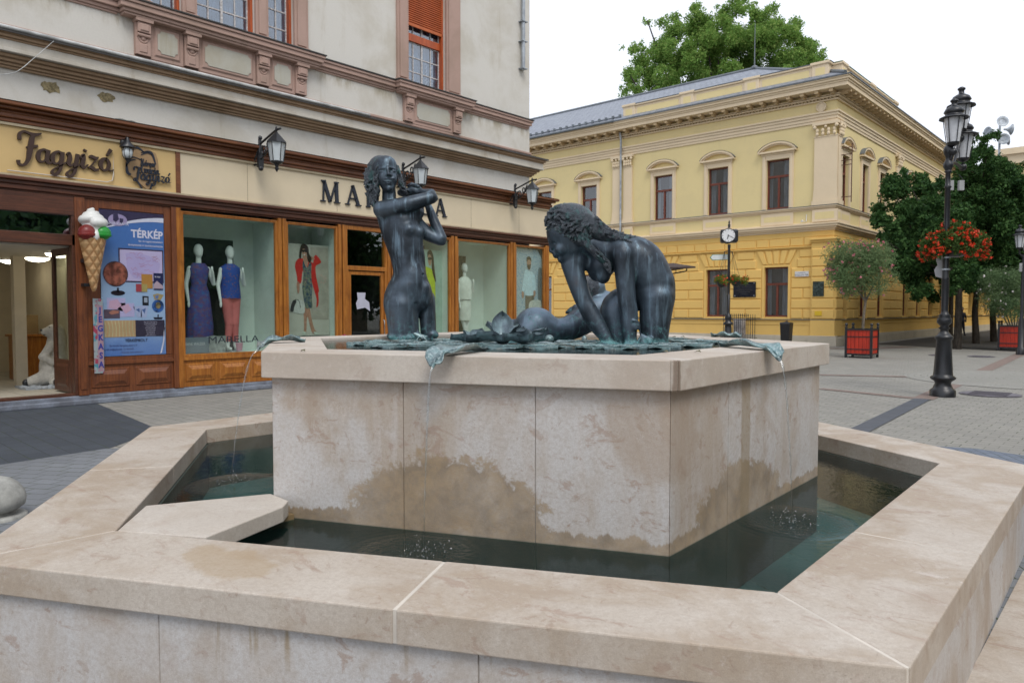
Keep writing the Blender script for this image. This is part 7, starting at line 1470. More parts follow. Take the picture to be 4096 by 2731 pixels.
# far building beyond the trees with loudspeakers
mb = MB(); c0 = PY(3990, 640, 88); c1 = PY(4200, 600, 88)
fb = empty('far_building', (c0.x, 88, 0), 'pale yellow building end showing above the dark trees', 'building'); mb.box(c0.x, c0.x+26, 88, 100, 0, c0.z-.6); mb.build('wall', M_yp, fb); mb = MB(); mb.box(c0.x-.5, c0.x+26.5, 87.5, 100.5, c0.z-.6, c0.z+.3); mb.box(c0.x-.8, c0.x+27, 87.2, 101, c0.z+.3, c0.z+.9); mb.build('cornice', M_yc, fb)
e = empty('loudspeaker_mast', PD(3996, 600, 70.), 'grey mast with four horn loudspeakers above the trees', 'loudspeakers'); b_ = PD(3996, 640, 70.); 
mb = MB(); mb.tube([(b_.x, b_.y, b_.z-14), (b_.x, b_.y, PD(3998, 482, 70.).z)], .10, 8); mb.build('mast', M_zinc, e)
for (u, v, du, dv) in ((3998, 497, -.2, -.3), (4015, 518, 1, .2), (3975, 530, -1, .1), (4000, 566, .6, -.2), (4008, 560, -.4, .3)):
    p = PD(u, v, 69.6); d = (RT*du+Vector((0, 0, -dv*.4))-FW*1.0*(.2 if abs(du) > .5 else 1)).normalized(); mb = MB(); mb.lathe([(.08, 0), (.12, .25), (.28, .5), (.52, .68), (.5, .69), (.25, .55)], (0, 0, 0), 14); mb.xf(Matrix.Translation(p) @ d.to_track_quat('Z', 'Y').to_matrix().to_4x4()); mb.build('horn', M_zinc, e)
# ---------------------------------------------------------------- street furniture on the square
M_lampglass = mat('lamp_opal', (.60, .62, .65), .35, var=.12, scale=5, bump=0)
def lathe_obj(prof, c, n=20): m = MB(); m.lathe(prof, c, n); return m
def lantern_head(e, c, s=1.):
    c = Vector(c)
    h = lathe_obj([(.04*s, -.06*s), (.10*s, -.03*s), (.115*s, 0), (.12*s, .02*s)], c); h.lathe([(.25*s, .50*s), (.27*s, .49*s), (.265*s, .52*s), (.17*s, .56*s), (.16*s, .585*s), (.165*s, .60*s), (.19*s, .63*s), (.155*s, .70*s), (.09*s, .74*s), (.055*s, .755*s), (.05*s, .82*s), (.075*s, .845*s), (.07*s, .875*s), (.03*s, .90*s)], c, 20)
    for k in range(6): t = R(60*k+10); h.tube([(c.x+.125*s*math.cos(t), c.y+.125*s*math.sin(t), c.z+.01), (c.x+.195*s*math.cos(t), c.y+.195*s*math.sin(t), c.z+.52*s)], .008*s, 4)
    h.build('lantern_cap', M_iron, e); h.build
    lathe_obj([(.11*s, .02*s), (.18*s, .51*s)], c).build('lantern_glass', M_lampglass, e)
def street_lamp(base, H, label, full=True):
    b = Vector(base); e = empty('street_lamp', b, label, 'street lamp', 'black cast iron lamp posts')
    k = H/5.0
    P = [(.20, 0), (.20, .17), (.17, .20), (.135, .28), (.15, .30), (.20, .36), (.205, .40), (.17, .44), (.155, .46), (.165, .52), (.13, 1.22), (.12, 1.24), (.15, 1.27), (.155, 1.30), (.12, 1.33), (.085, 1.40), (.075, 1.46), (.10, 1.50), (.07, 1.54), (.10, 1.60), (.125, 1.66), (.125, 1.70), (.10, 1.76), (.11, 1.78), (.075, 1.82), (.07, 1.88), (.075, 1.90), (.065, 2.6), (.075, 2.62), (.060, 2.66), (.055, 3.9), (.075, 3.92), (.05, 3.96), (.05, 4.02), (.09, 4.06), (.10, 4.12), (.08, 4.18), (.05, 4.22)]
    lathe_obj([(r*k, z*k) for r, z in P], b, 22).build('post', M_iron, e)
    for (dx, dz) in (((-.10, -.08), 4.42), ((.14, .22), 4.52), ((.02, .05), 4.95)) if False else (): pass
    for j, a in enumerate((196, 40, 300)):
        t = R(a)+AZ; dx, dy = math.cos(t)*.20*k, math.sin(t)*.20*k
        z = (4.34, 4.34, 4.34)[j]*k
        m = MB(); m.tube([(b.x, b.y, b.z+4.1*k), (b.x+dx*.5, b.y+dy*.5, b.z+4.12*k), (b.x+dx, b.y+dy, b.z+4.2*k), (b.x+dx, b.y+dy, b.z+z)], .03*k, 8); m.ell((b.x+dx, b.y+dy, b.z+4.24*k), .06*k, 10); m.build('arm', M_iron, e)
        lantern_head(e, (b.x+dx, b.y+dy, b.z+z+.06*k), k)
    return e, k
base = PZ(3770, 1585, 0); dL = depth(base)
topz = PD(3840, 376, dL).z
# main lamp: three lanterns at the heights seen in the photo
e = empty('street_lamp', base, 'tall black cast iron street lamp with three lanterns and a flower basket', 'street lamp', 'black cast iron lamp posts')
def zz(v, u=3800): return PD(u, v, dL).z
px_m = dL/FPX
prof = [(66, 1589), (66, 1560), (52, 1552), (40, 1532), (44, 1524), (64, 1514), (66, 1508), (50, 1500), (50, 1492), (49, 1490), (38, 1362), (40, 1358), (47, 1352), (48, 1346), (34, 1338), (22, 1326), (20, 1318), (30, 1312), (20, 1304), (30, 1296), (38, 1290), (38, 1276), (28, 1266), (32, 1262), (20, 1254), (18, 1240), (20, 1190), (19, 1120), (21, 1116), (17, 1110), (16, 1000), (15, 900), (14, 760), (20, 754), (13, 748), (13, 700), (20, 694), (13, 688)]
m = MB(); m.lathe([(r*px_m*.70, zz(v)-base.z) for r, v in prof], (base.x, base.y, 0), 26); m.build('post', M_iron, e)
m = MB(); m.lathe([(r*px_m*.75, zz(v)) for r, v in ((14, 690), (24, 676), (24, 664), (14, 650), (13, 640), (22, 625), (26, 610), (20, 596), (12, 590))], (base.x, base.y, 0), 18); m.build('post_head', M_iron, e)
sH = (zz(372)-zz(552))/.90*1.0
for (u, v, dd) in ((3813, 574, -.28), (3852, 637, .26), (3842, 522, .12)):
    p = PD(u, v, dL+dd); s = .89
    m = MB(); m.tube([(base.x, base.y, zz(660)), ((base.x+p.x)/2, (base.y+p.y)/2, min(zz(650), p.z-.12)), (p.x, p.y, p.z-.18), (p.x, p.y, p.z-.02)], .03, 8); m.ell((p.x, p.y, p.z-.15), .07, 10); m.build('arm', M_iron, e); lantern_head(e, p, s)
m = MB(); q0 = PD(3798, 720, dL-.08); q1 = PD(3846, 775, dL-.08)
for du in (-16, 26): c = PD(3818+du, 742, dL-.1); m.ell(c, (.001, .001, .001), 4); m.box(-.045, .045, -.03, .03, -.09, .09, 0, None, Matrix.Translation(c) @ Matrix.Rotation(AZ, 4, 'Z'))
m.build('junction_box', mat('box_grey', (.36, .37, .37), .5, bump=0), e)
m = MB(); m.tube([PD(3835, 700, dL-.1), PD(3850, 715, dL-.1), PD(3852, 760, dL-.1)], .006, 5); m.build('cable', M_iron, e)
m = MB(); s_ = [(3748, 1010), (3784, 1006), (3780, 1116), (3744, 1106), (3738, 1078), (3752, 1060), (3746, 1042)]; m.ext([PD(u, v, dL+.05) for u, v in s_], FW*.012); m.build('direction_sign', flat('sign_grey', (.58, .58, .60)), e)
m = MB()
for v in (1035, 1082): m.lathe([(.072, 0), (.072, .03)], (base.x, base.y, zz(v)), 16)
m.build('clamp', M_zinc, e)
# foliage helpers
def leaf_cloud(mb, blobs, n, s0, s1, rdm, m=0, aspect=.5, up=0., shell=.55):
    W = [b[3]*b[4]*b[5] for b in blobs]; tot = sum(W)
    for b, w_ in zip(blobs, W):
        for _ in range(int(n*w_/tot)):
            d = Vector((rdm.gauss(0, 1), rdm.gauss(0, 1), rdm.gauss(0, 1))).normalized(); q = (shell+(1-shell)*rdm.random()**.6)*rdm.uniform(.8, 1.25)
            c = Vector((b[0]+d.x*b[3]*q, b[1]+d.y*b[4]*q, b[2]+d.z*b[5]*q)); s = rdm.uniform(s0, s1)
            a = Vector((rdm.gauss(0, 1), rdm.gauss(0, 1), rdm.gauss(0, 1)+up)).normalized(); bb = a.cross(Vector((rdm.gauss(0, 1), rdm.gauss(0, 1), rdm.gauss(0, 1)))).normalized()
            i = len(mb.v); mb.v += [tuple(c-a*s), tuple(c+bb*s*aspect), tuple(c+a*s), tuple(c-bb*s*aspect)]; mb.f.append((i, i+1, i+2, i+3)); mb.m.append(m if isinstance(m, int) else rdm.choice(m)); mb.sm.append(False)
def leafmat(name, c1, c2, rough=.5, transl=.25):
    t = NT(name); n1 = t.noise(t.pos(), 1.6, 4); n2 = t.noise(t.pos(), 9, 2); c = t.mix(t.ramp(n1, .35, .65), c1, c2); c = t.mix(t.ramp(n2, .35, .65, 0, .6), c, mul(c1, .6)); t.set(col=c, rough=.65, spec=.12)
    tr = t.n.new('ShaderNodeBsdfTranslucent'); t.link(c, tr.inputs[0]); ms = t.n.new('ShaderNodeMixShader'); ms.inputs[0].default_value = transl; t.link(t.b.outputs[0], ms.inputs[1]); t.link(tr.outputs[0], ms.inputs[2]); t.link(ms.outputs[0], t.n['Material Output'].inputs[0]); return t.m
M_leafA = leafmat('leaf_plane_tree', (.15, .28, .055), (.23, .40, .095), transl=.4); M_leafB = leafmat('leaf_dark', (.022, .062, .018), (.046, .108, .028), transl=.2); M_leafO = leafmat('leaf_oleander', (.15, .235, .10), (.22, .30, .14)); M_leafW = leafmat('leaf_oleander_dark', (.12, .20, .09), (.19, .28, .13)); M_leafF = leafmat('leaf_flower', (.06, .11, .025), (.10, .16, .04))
M_bark = mat('bark', (.055, .045, .035), .9, var=.4, scale=6, bump=.6, bdist=.02, stretch=(3, 3, .6)); M_barkl = mat('bark_pale', (.20, .17, .13), .85, var=.4, scale=10, bump=.4)
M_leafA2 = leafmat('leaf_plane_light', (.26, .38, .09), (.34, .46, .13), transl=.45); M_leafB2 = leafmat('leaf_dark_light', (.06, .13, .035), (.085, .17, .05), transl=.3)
M_redf = mat('petal_orange_red', (.72, .055, .012), .5, var=.2, bump=0, scale=20); M_pink = mat('petal_pink', (.72, .25, .30), .5, var=.2, bump=0, scale=20); M_white = mat('petal_white', (.75, .70, .68), .5, var=.08, bump=0)
# flower basket round the lamp post
c = PD(3817, 985, dL); rf = random.Random(6); fb_ = empty('flower_basket', (c.x, c.y, c.z), 'round basket of orange red flowers fixed around the lamp post', 'flower basket')
k_ = px_m
bl_ = [(c.x, c.y, c.z+.12, .40, .40, .26), (c.x, c.y, c.z+.30, .28, .28, .16)]+[(c.x+math.cos(a)*.37, c.y+math.sin(a)*.37, c.z+.02+rf.uniform(-.06, .08), .20, .20, .20) for a in [i*.63 for i in range(10)]]+[(c.x+math.cos(a)*.48, c.y+math.sin(a)*.48, c.z-.14+rf.uniform(-.06, .06), .12, .12, .12) for a in (0.3, 1.4, 2.6, 3.5, 4.4, 5.5)]
m = MB(); leaf_cloud(m, bl_, 9000, .02, .045, rf, 0, .4, shell=.4); m.build('foliage', M_leafF, fb_)
m = MB(); cl = []
for i in range(330):
    b = rf.choice(bl_); d = Vector((rf.gauss(0, 1), rf.gauss(0, 1), rf.gauss(.25, .8))).normalized(); cl.append((b[0]+d.x*b[3]*1.04, b[1]+d.y*b[4]*1.04, b[2]+d.z*b[5]*1.04, .035, .035, .03))
leaf_cloud(m, cl, 6500, .010, .024, rf, 0, .7, shell=.1); m.build('blossoms', M_redf, fb_)
m = MB(); m.lathe([(.12, -.20), (.28, -.12), (.36, .02), (.34, .02)], (c.x, c.y, c.z), 18); m.build('pot', M_iron, fb_)
# second lamp at the right edge
p2 = PZ(4110, 1380, 0); d2_ = depth(p2); e2 = empty('street_lamp', p2, 'distant black street lamp cut by the right edge of the picture', 'street lamp', 'black cast iron lamp posts')
m = MB(); m.lathe([(.15, 0), (.15, .2), (.10, .3), (.10, 1.2), (.06, 1.35), (.05, 4.3), (.02, 4.4)], p2, 14); m.build('post', M_iron, e2)
d2_ = 26.
p2 = PD(4094, 1380, d2_); p2.z = 0; e2.location = e2.location
for (u, v, dd) in ((4078, 992, 0), (4108, 1005, .3)):
    q = PD(u, v, d2_+dd); lantern_head(e2, q, .9); m = MB(); m.tube([(q.x, q.y, q.z-.02), (q.x, q.y, q.z-.2), (PD(4094, 1100, d2_).x, PD(4094, 1100, d2_).y, q.z-.35)], .03, 6); m.build('arm', M_iron, e2)
q = PD(4094, 1030, d2_)
for ch in list(e2.children):
    if ch.name.startswith('post'): bpy.data.objects.remove(ch)
m = MB(); m.lathe([(.15, -q.z), (.15, .25-q.z), (.10, .3-q.z), (.10, 1.2-q.z), (.055, 1.35-q.z), (.05, .1)], q, 14); m.build('post', M_iron, e2); m = MB(); m.box(q.x-.10, q.x-.02, q.y-.1, q.y-.02, q.z-.5, q.z-.2); m.build('junction_box', MATS['box_grey'], e2)
# planters
M_redw = NT('red_planks'); pw = M_redw.noise(M_redw.map(M_redw.pos(), (9, 9, 1)), 2, 4); M_redw.set(col=M_redw.mix(M_redw.ramp(pw, .35, .7), (.50, .032, .010), (.34, .02, .008)), rough=.5)
def planter(c, rz, w_, h, label):
    e = empty('planter_box', (0, 0, 0), label, 'planter', 'red planter boxes')
    hw_ = w_/2; m = MB()
    for sx in (-1, 1):
        for sy in (-1, 1): m.box(sx*hw_-.035, sx*hw_+.035, sy*hw_-.035, sy*hw_+.035, 0, h+.05); m.lathe([(.045, 0), (.05, .02), (.02, .04), (.045, .07), (.052, .10), (.04, .14), (.0, .155)], (sx*hw_, sy*hw_, h+.05), 10)
    for z in (.10, h-.04):
        for s in (-1, 1): m.box(-hw_, hw_, s*hw_-.03, s*hw_+.03, z, z+.05); m.box(s*hw_-.03, s*hw_+.03, -hw_, hw_, z+.001, z+.051)
    for z in (.28, .70):
        for s in (-1, 1): m.box(-hw_, hw_, s*(hw_+.005)-.012, s*(hw_+.005)+.012, z, z+.03); m.box(s*(hw_+.005)-.012, s*(hw_+.005)+.012, -hw_, hw_, z+.001, z+.031)
    for s in (-1, 1): m.box(-hw_, hw_, s*hw_-.02, s*hw_+.02, .03, .05)
    m.build('iron_frame', M_iron, e); m = MB(); n = 6
    for i in range(n):
        a, b = -hw_+.03+(w_-.06)*i/n+.004, -hw_+.03+(w_-.06)*(i+1)/n-.004
        for s in (-1, 1): m.box(a, b, s*(hw_-.012)-.012, s*(hw_-.012)+.012, .14, h-.04); m.box(s*(hw_-.012)-.012, s*(hw_-.012)+.012, a, b, .14, h-.04)
    m.build('planks', M_redw.m, e); m = MB(); m.box(-hw_+.03, hw_-.03, -hw_+.03, hw_-.03, .12, h-.1); m.build('soil', mat('soil', (.04, .03, .02), .95), e)
    e.location = c; e.rotation_euler = (0, 0, rz); return e
c1_ = (PZ(3383, 1430, 0)+PZ(3484, 1434, 0))/2; dP = depth(c1_); wP = (PZ(3383, 1430, 0)-PZ(3484, 1434, 0)).length
aP = math.atan2((PZ(3484, 1434, 0)-PZ(3383, 1430, 0)).y, (PZ(3484, 1434, 0)-PZ(3383, 1430, 0)).x)
print('planter w', wP, dP)
n_ = Vector((-math.sin(aP), math.cos(aP), 0)); C1 = c1_+n_*wP/2; hP = (PD(3380, 1316, dP).z)
planter(C1, aP, wP, hP, 'red plank planter box in a black iron frame near the palace corner')
c2_ = (PZ(3992, 1402, 0)+PZ(4088, 1405, 0))/2; C2 = c2_+n_*.5; w2 = (PZ(3992, 1402, 0)-PZ(4088, 1405, 0)).length; planter(C2, aP, w2, hP*1.02, 'red plank planter box under the dark trees at the right edge')
def oleander(C, z0, blobs, trunk, lm, fm, nf, label, seed, nl=9000, s=(.035, .075)):
    e = empty('oleander', C, label, 'flowering shrub', 'potted oleanders'); rr_ = random.Random(seed); m = MB()
    for t_ in trunk: m.tube(t_[0], t_[1], 7)
    m.build('trunk', M_barkl, e); m = MB(); leaf_cloud(m, blobs, nl, s[0], s[1], rr_, 0, .16, shell=.25); m.build('crown', lm, e)
    m = MB(); cl = []
    for i in range(nf):
        b = rr_.choice(blobs); d = Vector((rr_.gauss(0, 1), rr_.gauss(0, 1), rr_.gauss(.35, 1))).normalized(); cl.append((b[0]+d.x*b[3], b[1]+d.y*b[4], b[2]+d.z*b[5], .035, .035, .03))
    leaf_cloud(m, cl, nf*14, .018, .038, rr_, 0, .8, shell=.1); m.build('blossoms', fm, e)
def PB(u, v, d, r, rz=None): p = PD(u, v, d); q = r*d/FPX; return (p.x, p.y, p.z, q, q, (rz or r)*d/FPX)
dO = depth(C1); rb = random.Random(9)
bs = [PB(3448+rb.uniform(-100, 100), 1090+rb.uniform(-85, 60), dO+rb.uniform(-.5, .5), rb.uniform(38, 62)) for _ in range(30)]+[PB(3345, 1105, dO, 40), PB(3330, 1095, dO, 22), PB(3560, 1110, dO, 42), PB(3450, 1000, dO, 40), PB(3400, 1130, dO, 45), PB(3520, 1150, dO, 36), PB(3385, 1175, dO, 28), PB(3310, 1088, dO, 16)]
pt = lambda u, v, d=0: tuple(PD(u, v, dO+d))
oleander(C1, 1, bs, [([pt(3452, 1318), pt(3455, 1262), pt(3462, 1205)], [.05, .045, .045]), ([pt(3462, 1205), pt(3430, 1160), pt(3390, 1100)], [.04, .025, .012]), ([pt(3462, 1205), pt(3490, 1150), pt(3520, 1090)], [.04, .025, .012]), ([pt(3462, 1205), pt(3458, 1130), pt(3450, 1050)], [.035, .02, .01])], M_leafO, M_pink, 170, 'standard oleander tree with pink blossoms in the red planter near the palace', 41, 24000)
dO2 = depth(C2); bs = [PB(4050+rb.uniform(-90, 90), 1180+rb.uniform(-75, 60), dO2+rb.uniform(-.6, .6), rb.uniform(34, 58)) for _ in range(20)]+[PB(3940, 1185, dO2, 30), PB(3925, 1165, dO2, 18), PB(4010, 1085, dO2, 22), PB(3985, 1230, dO2, 30), PB(4090, 1100, dO2, 40), PB(4120, 1250, dO2, 50)]
pt2 = lambda u, v: tuple(PD(u, v, dO2))
oleander(C2, 1, bs, [([pt2(4040+i*6, 1315), pt2(4010+i*16, 1260), pt2(3990+i*28, 1200)], [.03, .022, .012]) for i in range(5)], M_leafW, M_white, 110, 'bushy oleander with white blossoms in the planter at the right edge', 42, 22000)
# clock post
pc = PD(2912, 1340, 24.); pc.z = 0; dC = depth(pc); e = empty('street_clock', pc, 'black post clock with a round white face standing before the palace', 'clock'); zc = lambda v: PD(2912, v, dC).z; kc = dC/FPX
m = MB(); m.lathe([(r*kc, zc(v)) for r, v in ((18, 1350), (15, 1345), (14, 1308), (12, 1300), (20, 1298), (18, 1290), (10, 1284), (13, 1276), (13, 1264), (7, 1256), (6, 1246), (7, 1180), (5, 1178), (5.5, 1170), (5, 1000), (6, 985), (6, 980))]+[], (pc.x, pc.y, 0), 16); m.box(-.19, .19, -.19, .19, 0, zc(1345), 0, None, Matrix.Translation(pc)); m.build('post', M_iron, e)
cc_ = PD(2916, 945, dC); Mx = Matrix.Translation(cc_) @ Matrix.Rotation(AZ, 4, 'Z') @ Matrix.Rotation(R(-14), 4, 'Z')
m = MB(); r_ = 36*kc; n = 24
m.lathe([(r_*.2, -.26), (r_*.92, -.24), (r_*.98, .24), (r_*.2, .26)], (0, 0, 0), n); m.xf(Matrix.Rotation(R(90), 4, 'Y')); drum = m
m2 = MB(); m2.box(-r_*.95, r_*.95, -r_*.8, r_*.8, -r_*.72, r_*.72); m2.xf(Mx); m2.build('case', M_iron, e, bevel=.06)
m = MB(); m.lathe([(r_*.72, -r_*.86), (r_*.78, -r_*.92), (r_*.80, -r_*.70)], (0, 0, 0), 28); m.lathe([(r_*.72, r_*.86), (r_*.78, r_*.92), (r_*.80, r_*.70)], (0, 0, 0), 28); m.xf(Mx @ Matrix.Translation((-.03, 0, 0)) @ Matrix.Rotation(R(-90), 4, 'X')); 
m.build('bezel', M_iron, e)
m = MB(); m.lathe([(r_*.70, 0), (r_*.70, .012)], (0, 0, 0), 30); m.xf(Mx @ Matrix.Translation((-.03, -r_*.87, 0)) @ Matrix.Rotation(R(90), 4, 'X')); f = m.build('clock_face', flat('clock_white', (.78, .79, .80)), e)
m = MB(); Mf = Mx @ Matrix.Translation((-.03, -r_*.87-.016, 0))
def hand(a, L, w_): 
    q = MB(); q.box(-w_/2, w_/2, -.004, 0, -L*.18, L); q.xf(Mf @ Matrix.Rotation(R(a), 4, 'Y')); return q
for a, L, w_ in ((118, r_*.55, .016), (196, r_*.42, .026)): hand(a, L, w_).build('clock_hand', M_iron, f)
q = MB()
for i in range(12): q2 = MB(); q2.box(-.007, .007, -.003, 0, r_*.56, r_*.66); q2.xf(Mf @ Matrix.Rotation(R(30*i), 4, 'Y')); q.add(q2.v, q2.f)
q.build('hour_marks', M_iron, f)
m = MB(); m.lathe([(.05, 0), (.03, .05), (.05, .09), (.02, .13), (.03, .17), (.005, .26)], (cc_.x, cc_.y, cc_.z+r_*.92), 10); m.build('finial', M_iron, e)
m = MB(); s_ = [(2912, 1016), (2850, 1018), (2840, 1030), (2850, 1041), (2912, 1039)]; m.ext([PD(u, v, dC+.06) for u, v in s_], FW*.02); sgn = m.build('direction_sign', mat('sign_green', (.06, .28, .18), .5, bump=0), e); m = MB(); s_ = [(2910, 1018), (2851, 1020), (2843, 1030), (2851, 1039), (2910, 1037)]; m.ext([PD(u, v, dC+.055) for u, v in s_], FW*.004); m.build('sign_field', flat('sign_white', (.66, .70, .68)), sgn)
# two hanging baskets
for (u, v, lab, sd_) in ((2886, 1130, 'hanging flower basket on the left arm of the clock post', 1), (2945, 1128, 'hanging flower basket on the right arm of the clock post', 2)):
    c = PD(u, v, dC-.1); r1_ = random.Random(sd_); hb = empty('hanging_basket', c, lab, 'flower basket', 'baskets on the clock post'); m = MB(); m.lathe([(.05, -.16), (.13, -.10), (.17, 0.02)], c, 14); m.build('pot', M_iron, hb)
    bb = [(c.x+r1_.uniform(-.2, .2), c.y+r1_.uniform(-.2, .2), c.z+.08+r1_.uniform(-.06, .08), .15, .15, .12) for _ in range(8)]; m = MB(); leaf_cloud(m, bb, 1000, .02, .05, r1_, 0, .4, shell=.3); m.build('foliage', leafmat('leaf_lime', (.14, .20, .03), (.20, .26, .05)) if sd_ == 1 else bpy.data.materials['leaf_lime'], hb)
    m = MB(); leaf_cloud(m, [(b[0], b[1], b[2]+.02, .15, .15, .12) for b in bb], 130, .02, .035, r1_, 0, .8, shell=.7); m.build('blossoms', M_redf, hb); m = MB()
    hk = PD(u+(12 if sd_ == 1 else -16), 1006, dC-.1)
    for a in (0, 2.1, 4.2): m.tube([hk, (c.x+.16*math.cos(a), c.y+.16*math.sin(a), c.z+.02)], .006, 4)
    m.tube([hk, PD(2912, 1004, dC)], .014, 5); m.build('chains', M_iron, hb)
# iron railing and bin
e = empty('iron_railing', PY(2960, 1340, 32.), 'low black iron railing with spearheads before the palace wall', 'railing'); yr = 32.3; m = MB(); F_ = FR((0, yr, 0), (1, 0, 0), (0, -1, 0))
xa, xb = PY(2894, 1300, yr).x, PY(2992, 1300, yr).x; nb = 13
for i in range(nb+1):
    x = xa+(xb-xa)*i/nb; m.tube([F_(x, 0, 0), F_(x, 0, 1.32)], .014, 5); m.lathe([(.012, 1.30), (.03, 1.35), (.0, 1.46)], F_(x, 0, 0), 6)
for j in range(1, 4): m.tube([F_(xa, j*-.25, 0), F_(xa, j*-.25, 1.4)], .014, 5); m.tube([F_(xb, j*-.25, 0), F_(xb, j*-.25, 1.4)], .014, 5)
for z in (.15, 1.15): m.box(xa, xb, -.012, .012, z, z+.03, 0, F_); m.box(xa-.01, xa+.01, -.8, 0, z, z+.03, 0, F_); m.box(xb-.01, xb+.01, -.8, 0, z, z+.03, 0, F_)
m.build('bars', M_iron, e); m = MB(); m.box(xa+.35, xb-.45, -.75, -.30, 0, 1.2, 0, F_); m.build('stone_block', mat('block_grey', (.40, .38, .38), .8, var=.3), e, bevel=.02)
cB = PY(3145, 1370, 31.3); cB.z = 0; e = empty('litter_bin', cB, 'dark tapered litter bin against the palace wall', 'bin'); m = MB(); m.lathe([(.25, .08), (.30, 1.0), (.31, 1.02)], cB, 4, smooth=False, rot=0); m.build('body', mat('bin_black', (.018, .018, .02), .4), e, bevel=.02); m = MB(); m.lathe([(.32, 1.02), (.28, 1.07), (.08, 1.10), (.03, 1.14)], cB, 4, smooth=False); m.build('lid', M_iron, e)
# mushroom shaped stone at the left edge
c = PZ(-30, 2075, 0); dS = depth(c); e = empty('stone_bollard', c, 'rounded pale concrete mushroom bollard at the left edge', 'bollard'); kS = dS/FPX; M_con = mat('concrete', (.40, .40, .37), .85, var=.25, scale=6, bump=.3)
zS = lambda v: max(0, PD(-30, v, dS).z); m = MB(); m.lathe([(118*kS, .0), (118*kS, .025), (108*kS, .035), (80*kS, .04)], c, 30); m.build('foot', M_con, e)
m = MB(); m.lathe([(80*kS, .035), (76*kS, .06), (92*kS, .07), (112*kS, .10), (117*kS, .15), (110*kS, .21), (92*kS, .26), (66*kS, .30), (30*kS, .325), (0.001, .33)], c, 30); m.build('cap', M_con, e)
# red/pink flowers behind the tank
for (u, v, d, lab, mt, sd_) in ((1378, 1345, 8.6, 'pink geranium blossoms showing above the tank edge', 'p', 1), (2105, 1345, 9.5, 'dark red geranium blossoms beyond the water lilies', 'r', 2), (2300, 1335, 9.5, 'reddish dry blossoms beyond the lying figure', 'o', 3)):
    c = PD(u, v, d); r1_ = random.Random(sd_); e = empty('geranium_pot', (c.x, c.y, 0), lab, 'flower pot', 'flower pots behind the tank'); m = MB(); m.lathe([(.16, 0), (.22, .9), (.24, .92)], (c.x, c.y, 0), 14); m.build('pot', mat('terracotta', (.30, .12, .07), .8), e)
    m = MB(); leaf_cloud(m, [(c.x, c.y, c.z-.22, .30, .30, .16)], 700, .03, .06, r1_, 0, .8, shell=.2); m.build('foliage', M_leafF, e); m = MB()
    cl = [(c.x+RT.x*dx, c.y+RT.y*dx, c.z+dz-.03, .05, .05, .035) for dx, dz in ((-.13, -.01), (0, .01), (.07, -.01), (-.24, -.04), (.16, -.04))]; leaf_cloud(m, cl, 350, .010, .022, r1_, 0, .9, shell=.3)
    m.build('blossoms', {'p': mat('petal_hotpink', (.75, .09, .25), .5, bump=0), 'r': mat('petal_dark', (.30, .015, .04), .5, bump=0), 'o': mat('petal_rust', (.45, .16, .10), .6, bump=0)}[mt], e)
# debris on the stone
rl = random.Random(11)
M_dry = mat('dry_leaf', (.13, .12, .07), .8)
for i, (u, v) in enumerate(((1212, 1408), (2695, 1352), (2730, 1351), (3020, 1358), (2790, 1412), (2660, 1412))):
    p = PZ(u, v, ZT); m = MB(); s = .022; m.add([(p.x-s, p.y, ZT+.004), (p.x, p.y-s*.6, ZT+.012), (p.x+s, p.y, ZT+.005), (p.x, p.y+s*.6, ZT+.010), (p.x+s*.3, p.y+.01, ZT+.018)], [(0, 1, 4), (1, 2, 4), (2, 3, 4), (3, 0, 4)]); m.build('fallen_leaf', M_dry, None, label='tiny dry leaf lying on the cap stones of the tank', cat='leaf', group='dry leaves on the tank cap')
# person under the trees
pP = PZ(3845, 1340, 0); pP = PD(3845, 1340, 46.); pP.z = 0; fh = Vector((-math.sin(AZ), math.cos(AZ), 0))
def Q(x, h, w_=0): return np.array(pP+RT*x-fh*w_+Vector((0, 0, h)))
Pp = [('e', Q(0, 1.66), (.10, .10, .13), None, .02), ('c', Q(0, 1.45), Q(0, 1.58), .055, .05, .02), ('e', Q(0, 1.32), (.17, .17, .17), None, .06), ('c', Q(0, 1.25), Q(0, 1.0), .16, .15, .05), ('e', Q(0, .95), (.18, .18, .16), None, .05), ('c', Q(-.19, 1.40), Q(-.25, 1.1), .055, .045, .03), ('c', Q(-.25, 1.1), Q(-.22, .85, .06), .042, .032, .02), ('c', Q(.19, 1.40), Q(.26, 1.12), .055, .045, .03), ('c', Q(.26, 1.12), Q(.22, .86, .08), .042, .032, .02), ('c', Q(-.08, .9), Q(-.12, .48), .10, .07, .04), ('c', Q(-.12, .48), Q(-.14, .08), .065, .045, .02), ('c', Q(.08, .9), Q(.14, .48), .10, .07, .04), ('c', Q(.14, .48), Q(.20, .08), .065, .045, .02), ('e', Q(-.14, .04, .06), (.06, .06, .045), None, .02), ('e', Q(.20, .04, .06), (.06, .06, .045), None, .02)]
pe_ = sdf_mesh('person', Pp, .02, mat('clothes_dark', (.012, .014, .025), .85), None); tag(pe_, 'distant person in dark clothes walking in the shade under the trees', 'person')
sdf_mesh('hair', [('e', Q(0, 1.70, -.02), (.115, .115, .12), None, .02)], .02, mat('hair_dark', (.02, .014, .010), .7), pe_); sdf_mesh('face', [('e', Q(0, 1.65, .05), (.075, .075, .095), None, .02)], .015, mat('skin', (.28, .16, .11), .6), pe_)
for j, (u, v, d, c_) in enumerate(((3620, 1385, 42., (.30, .32, .36)),)):
    p = PD(u, v, d); p.z = 0
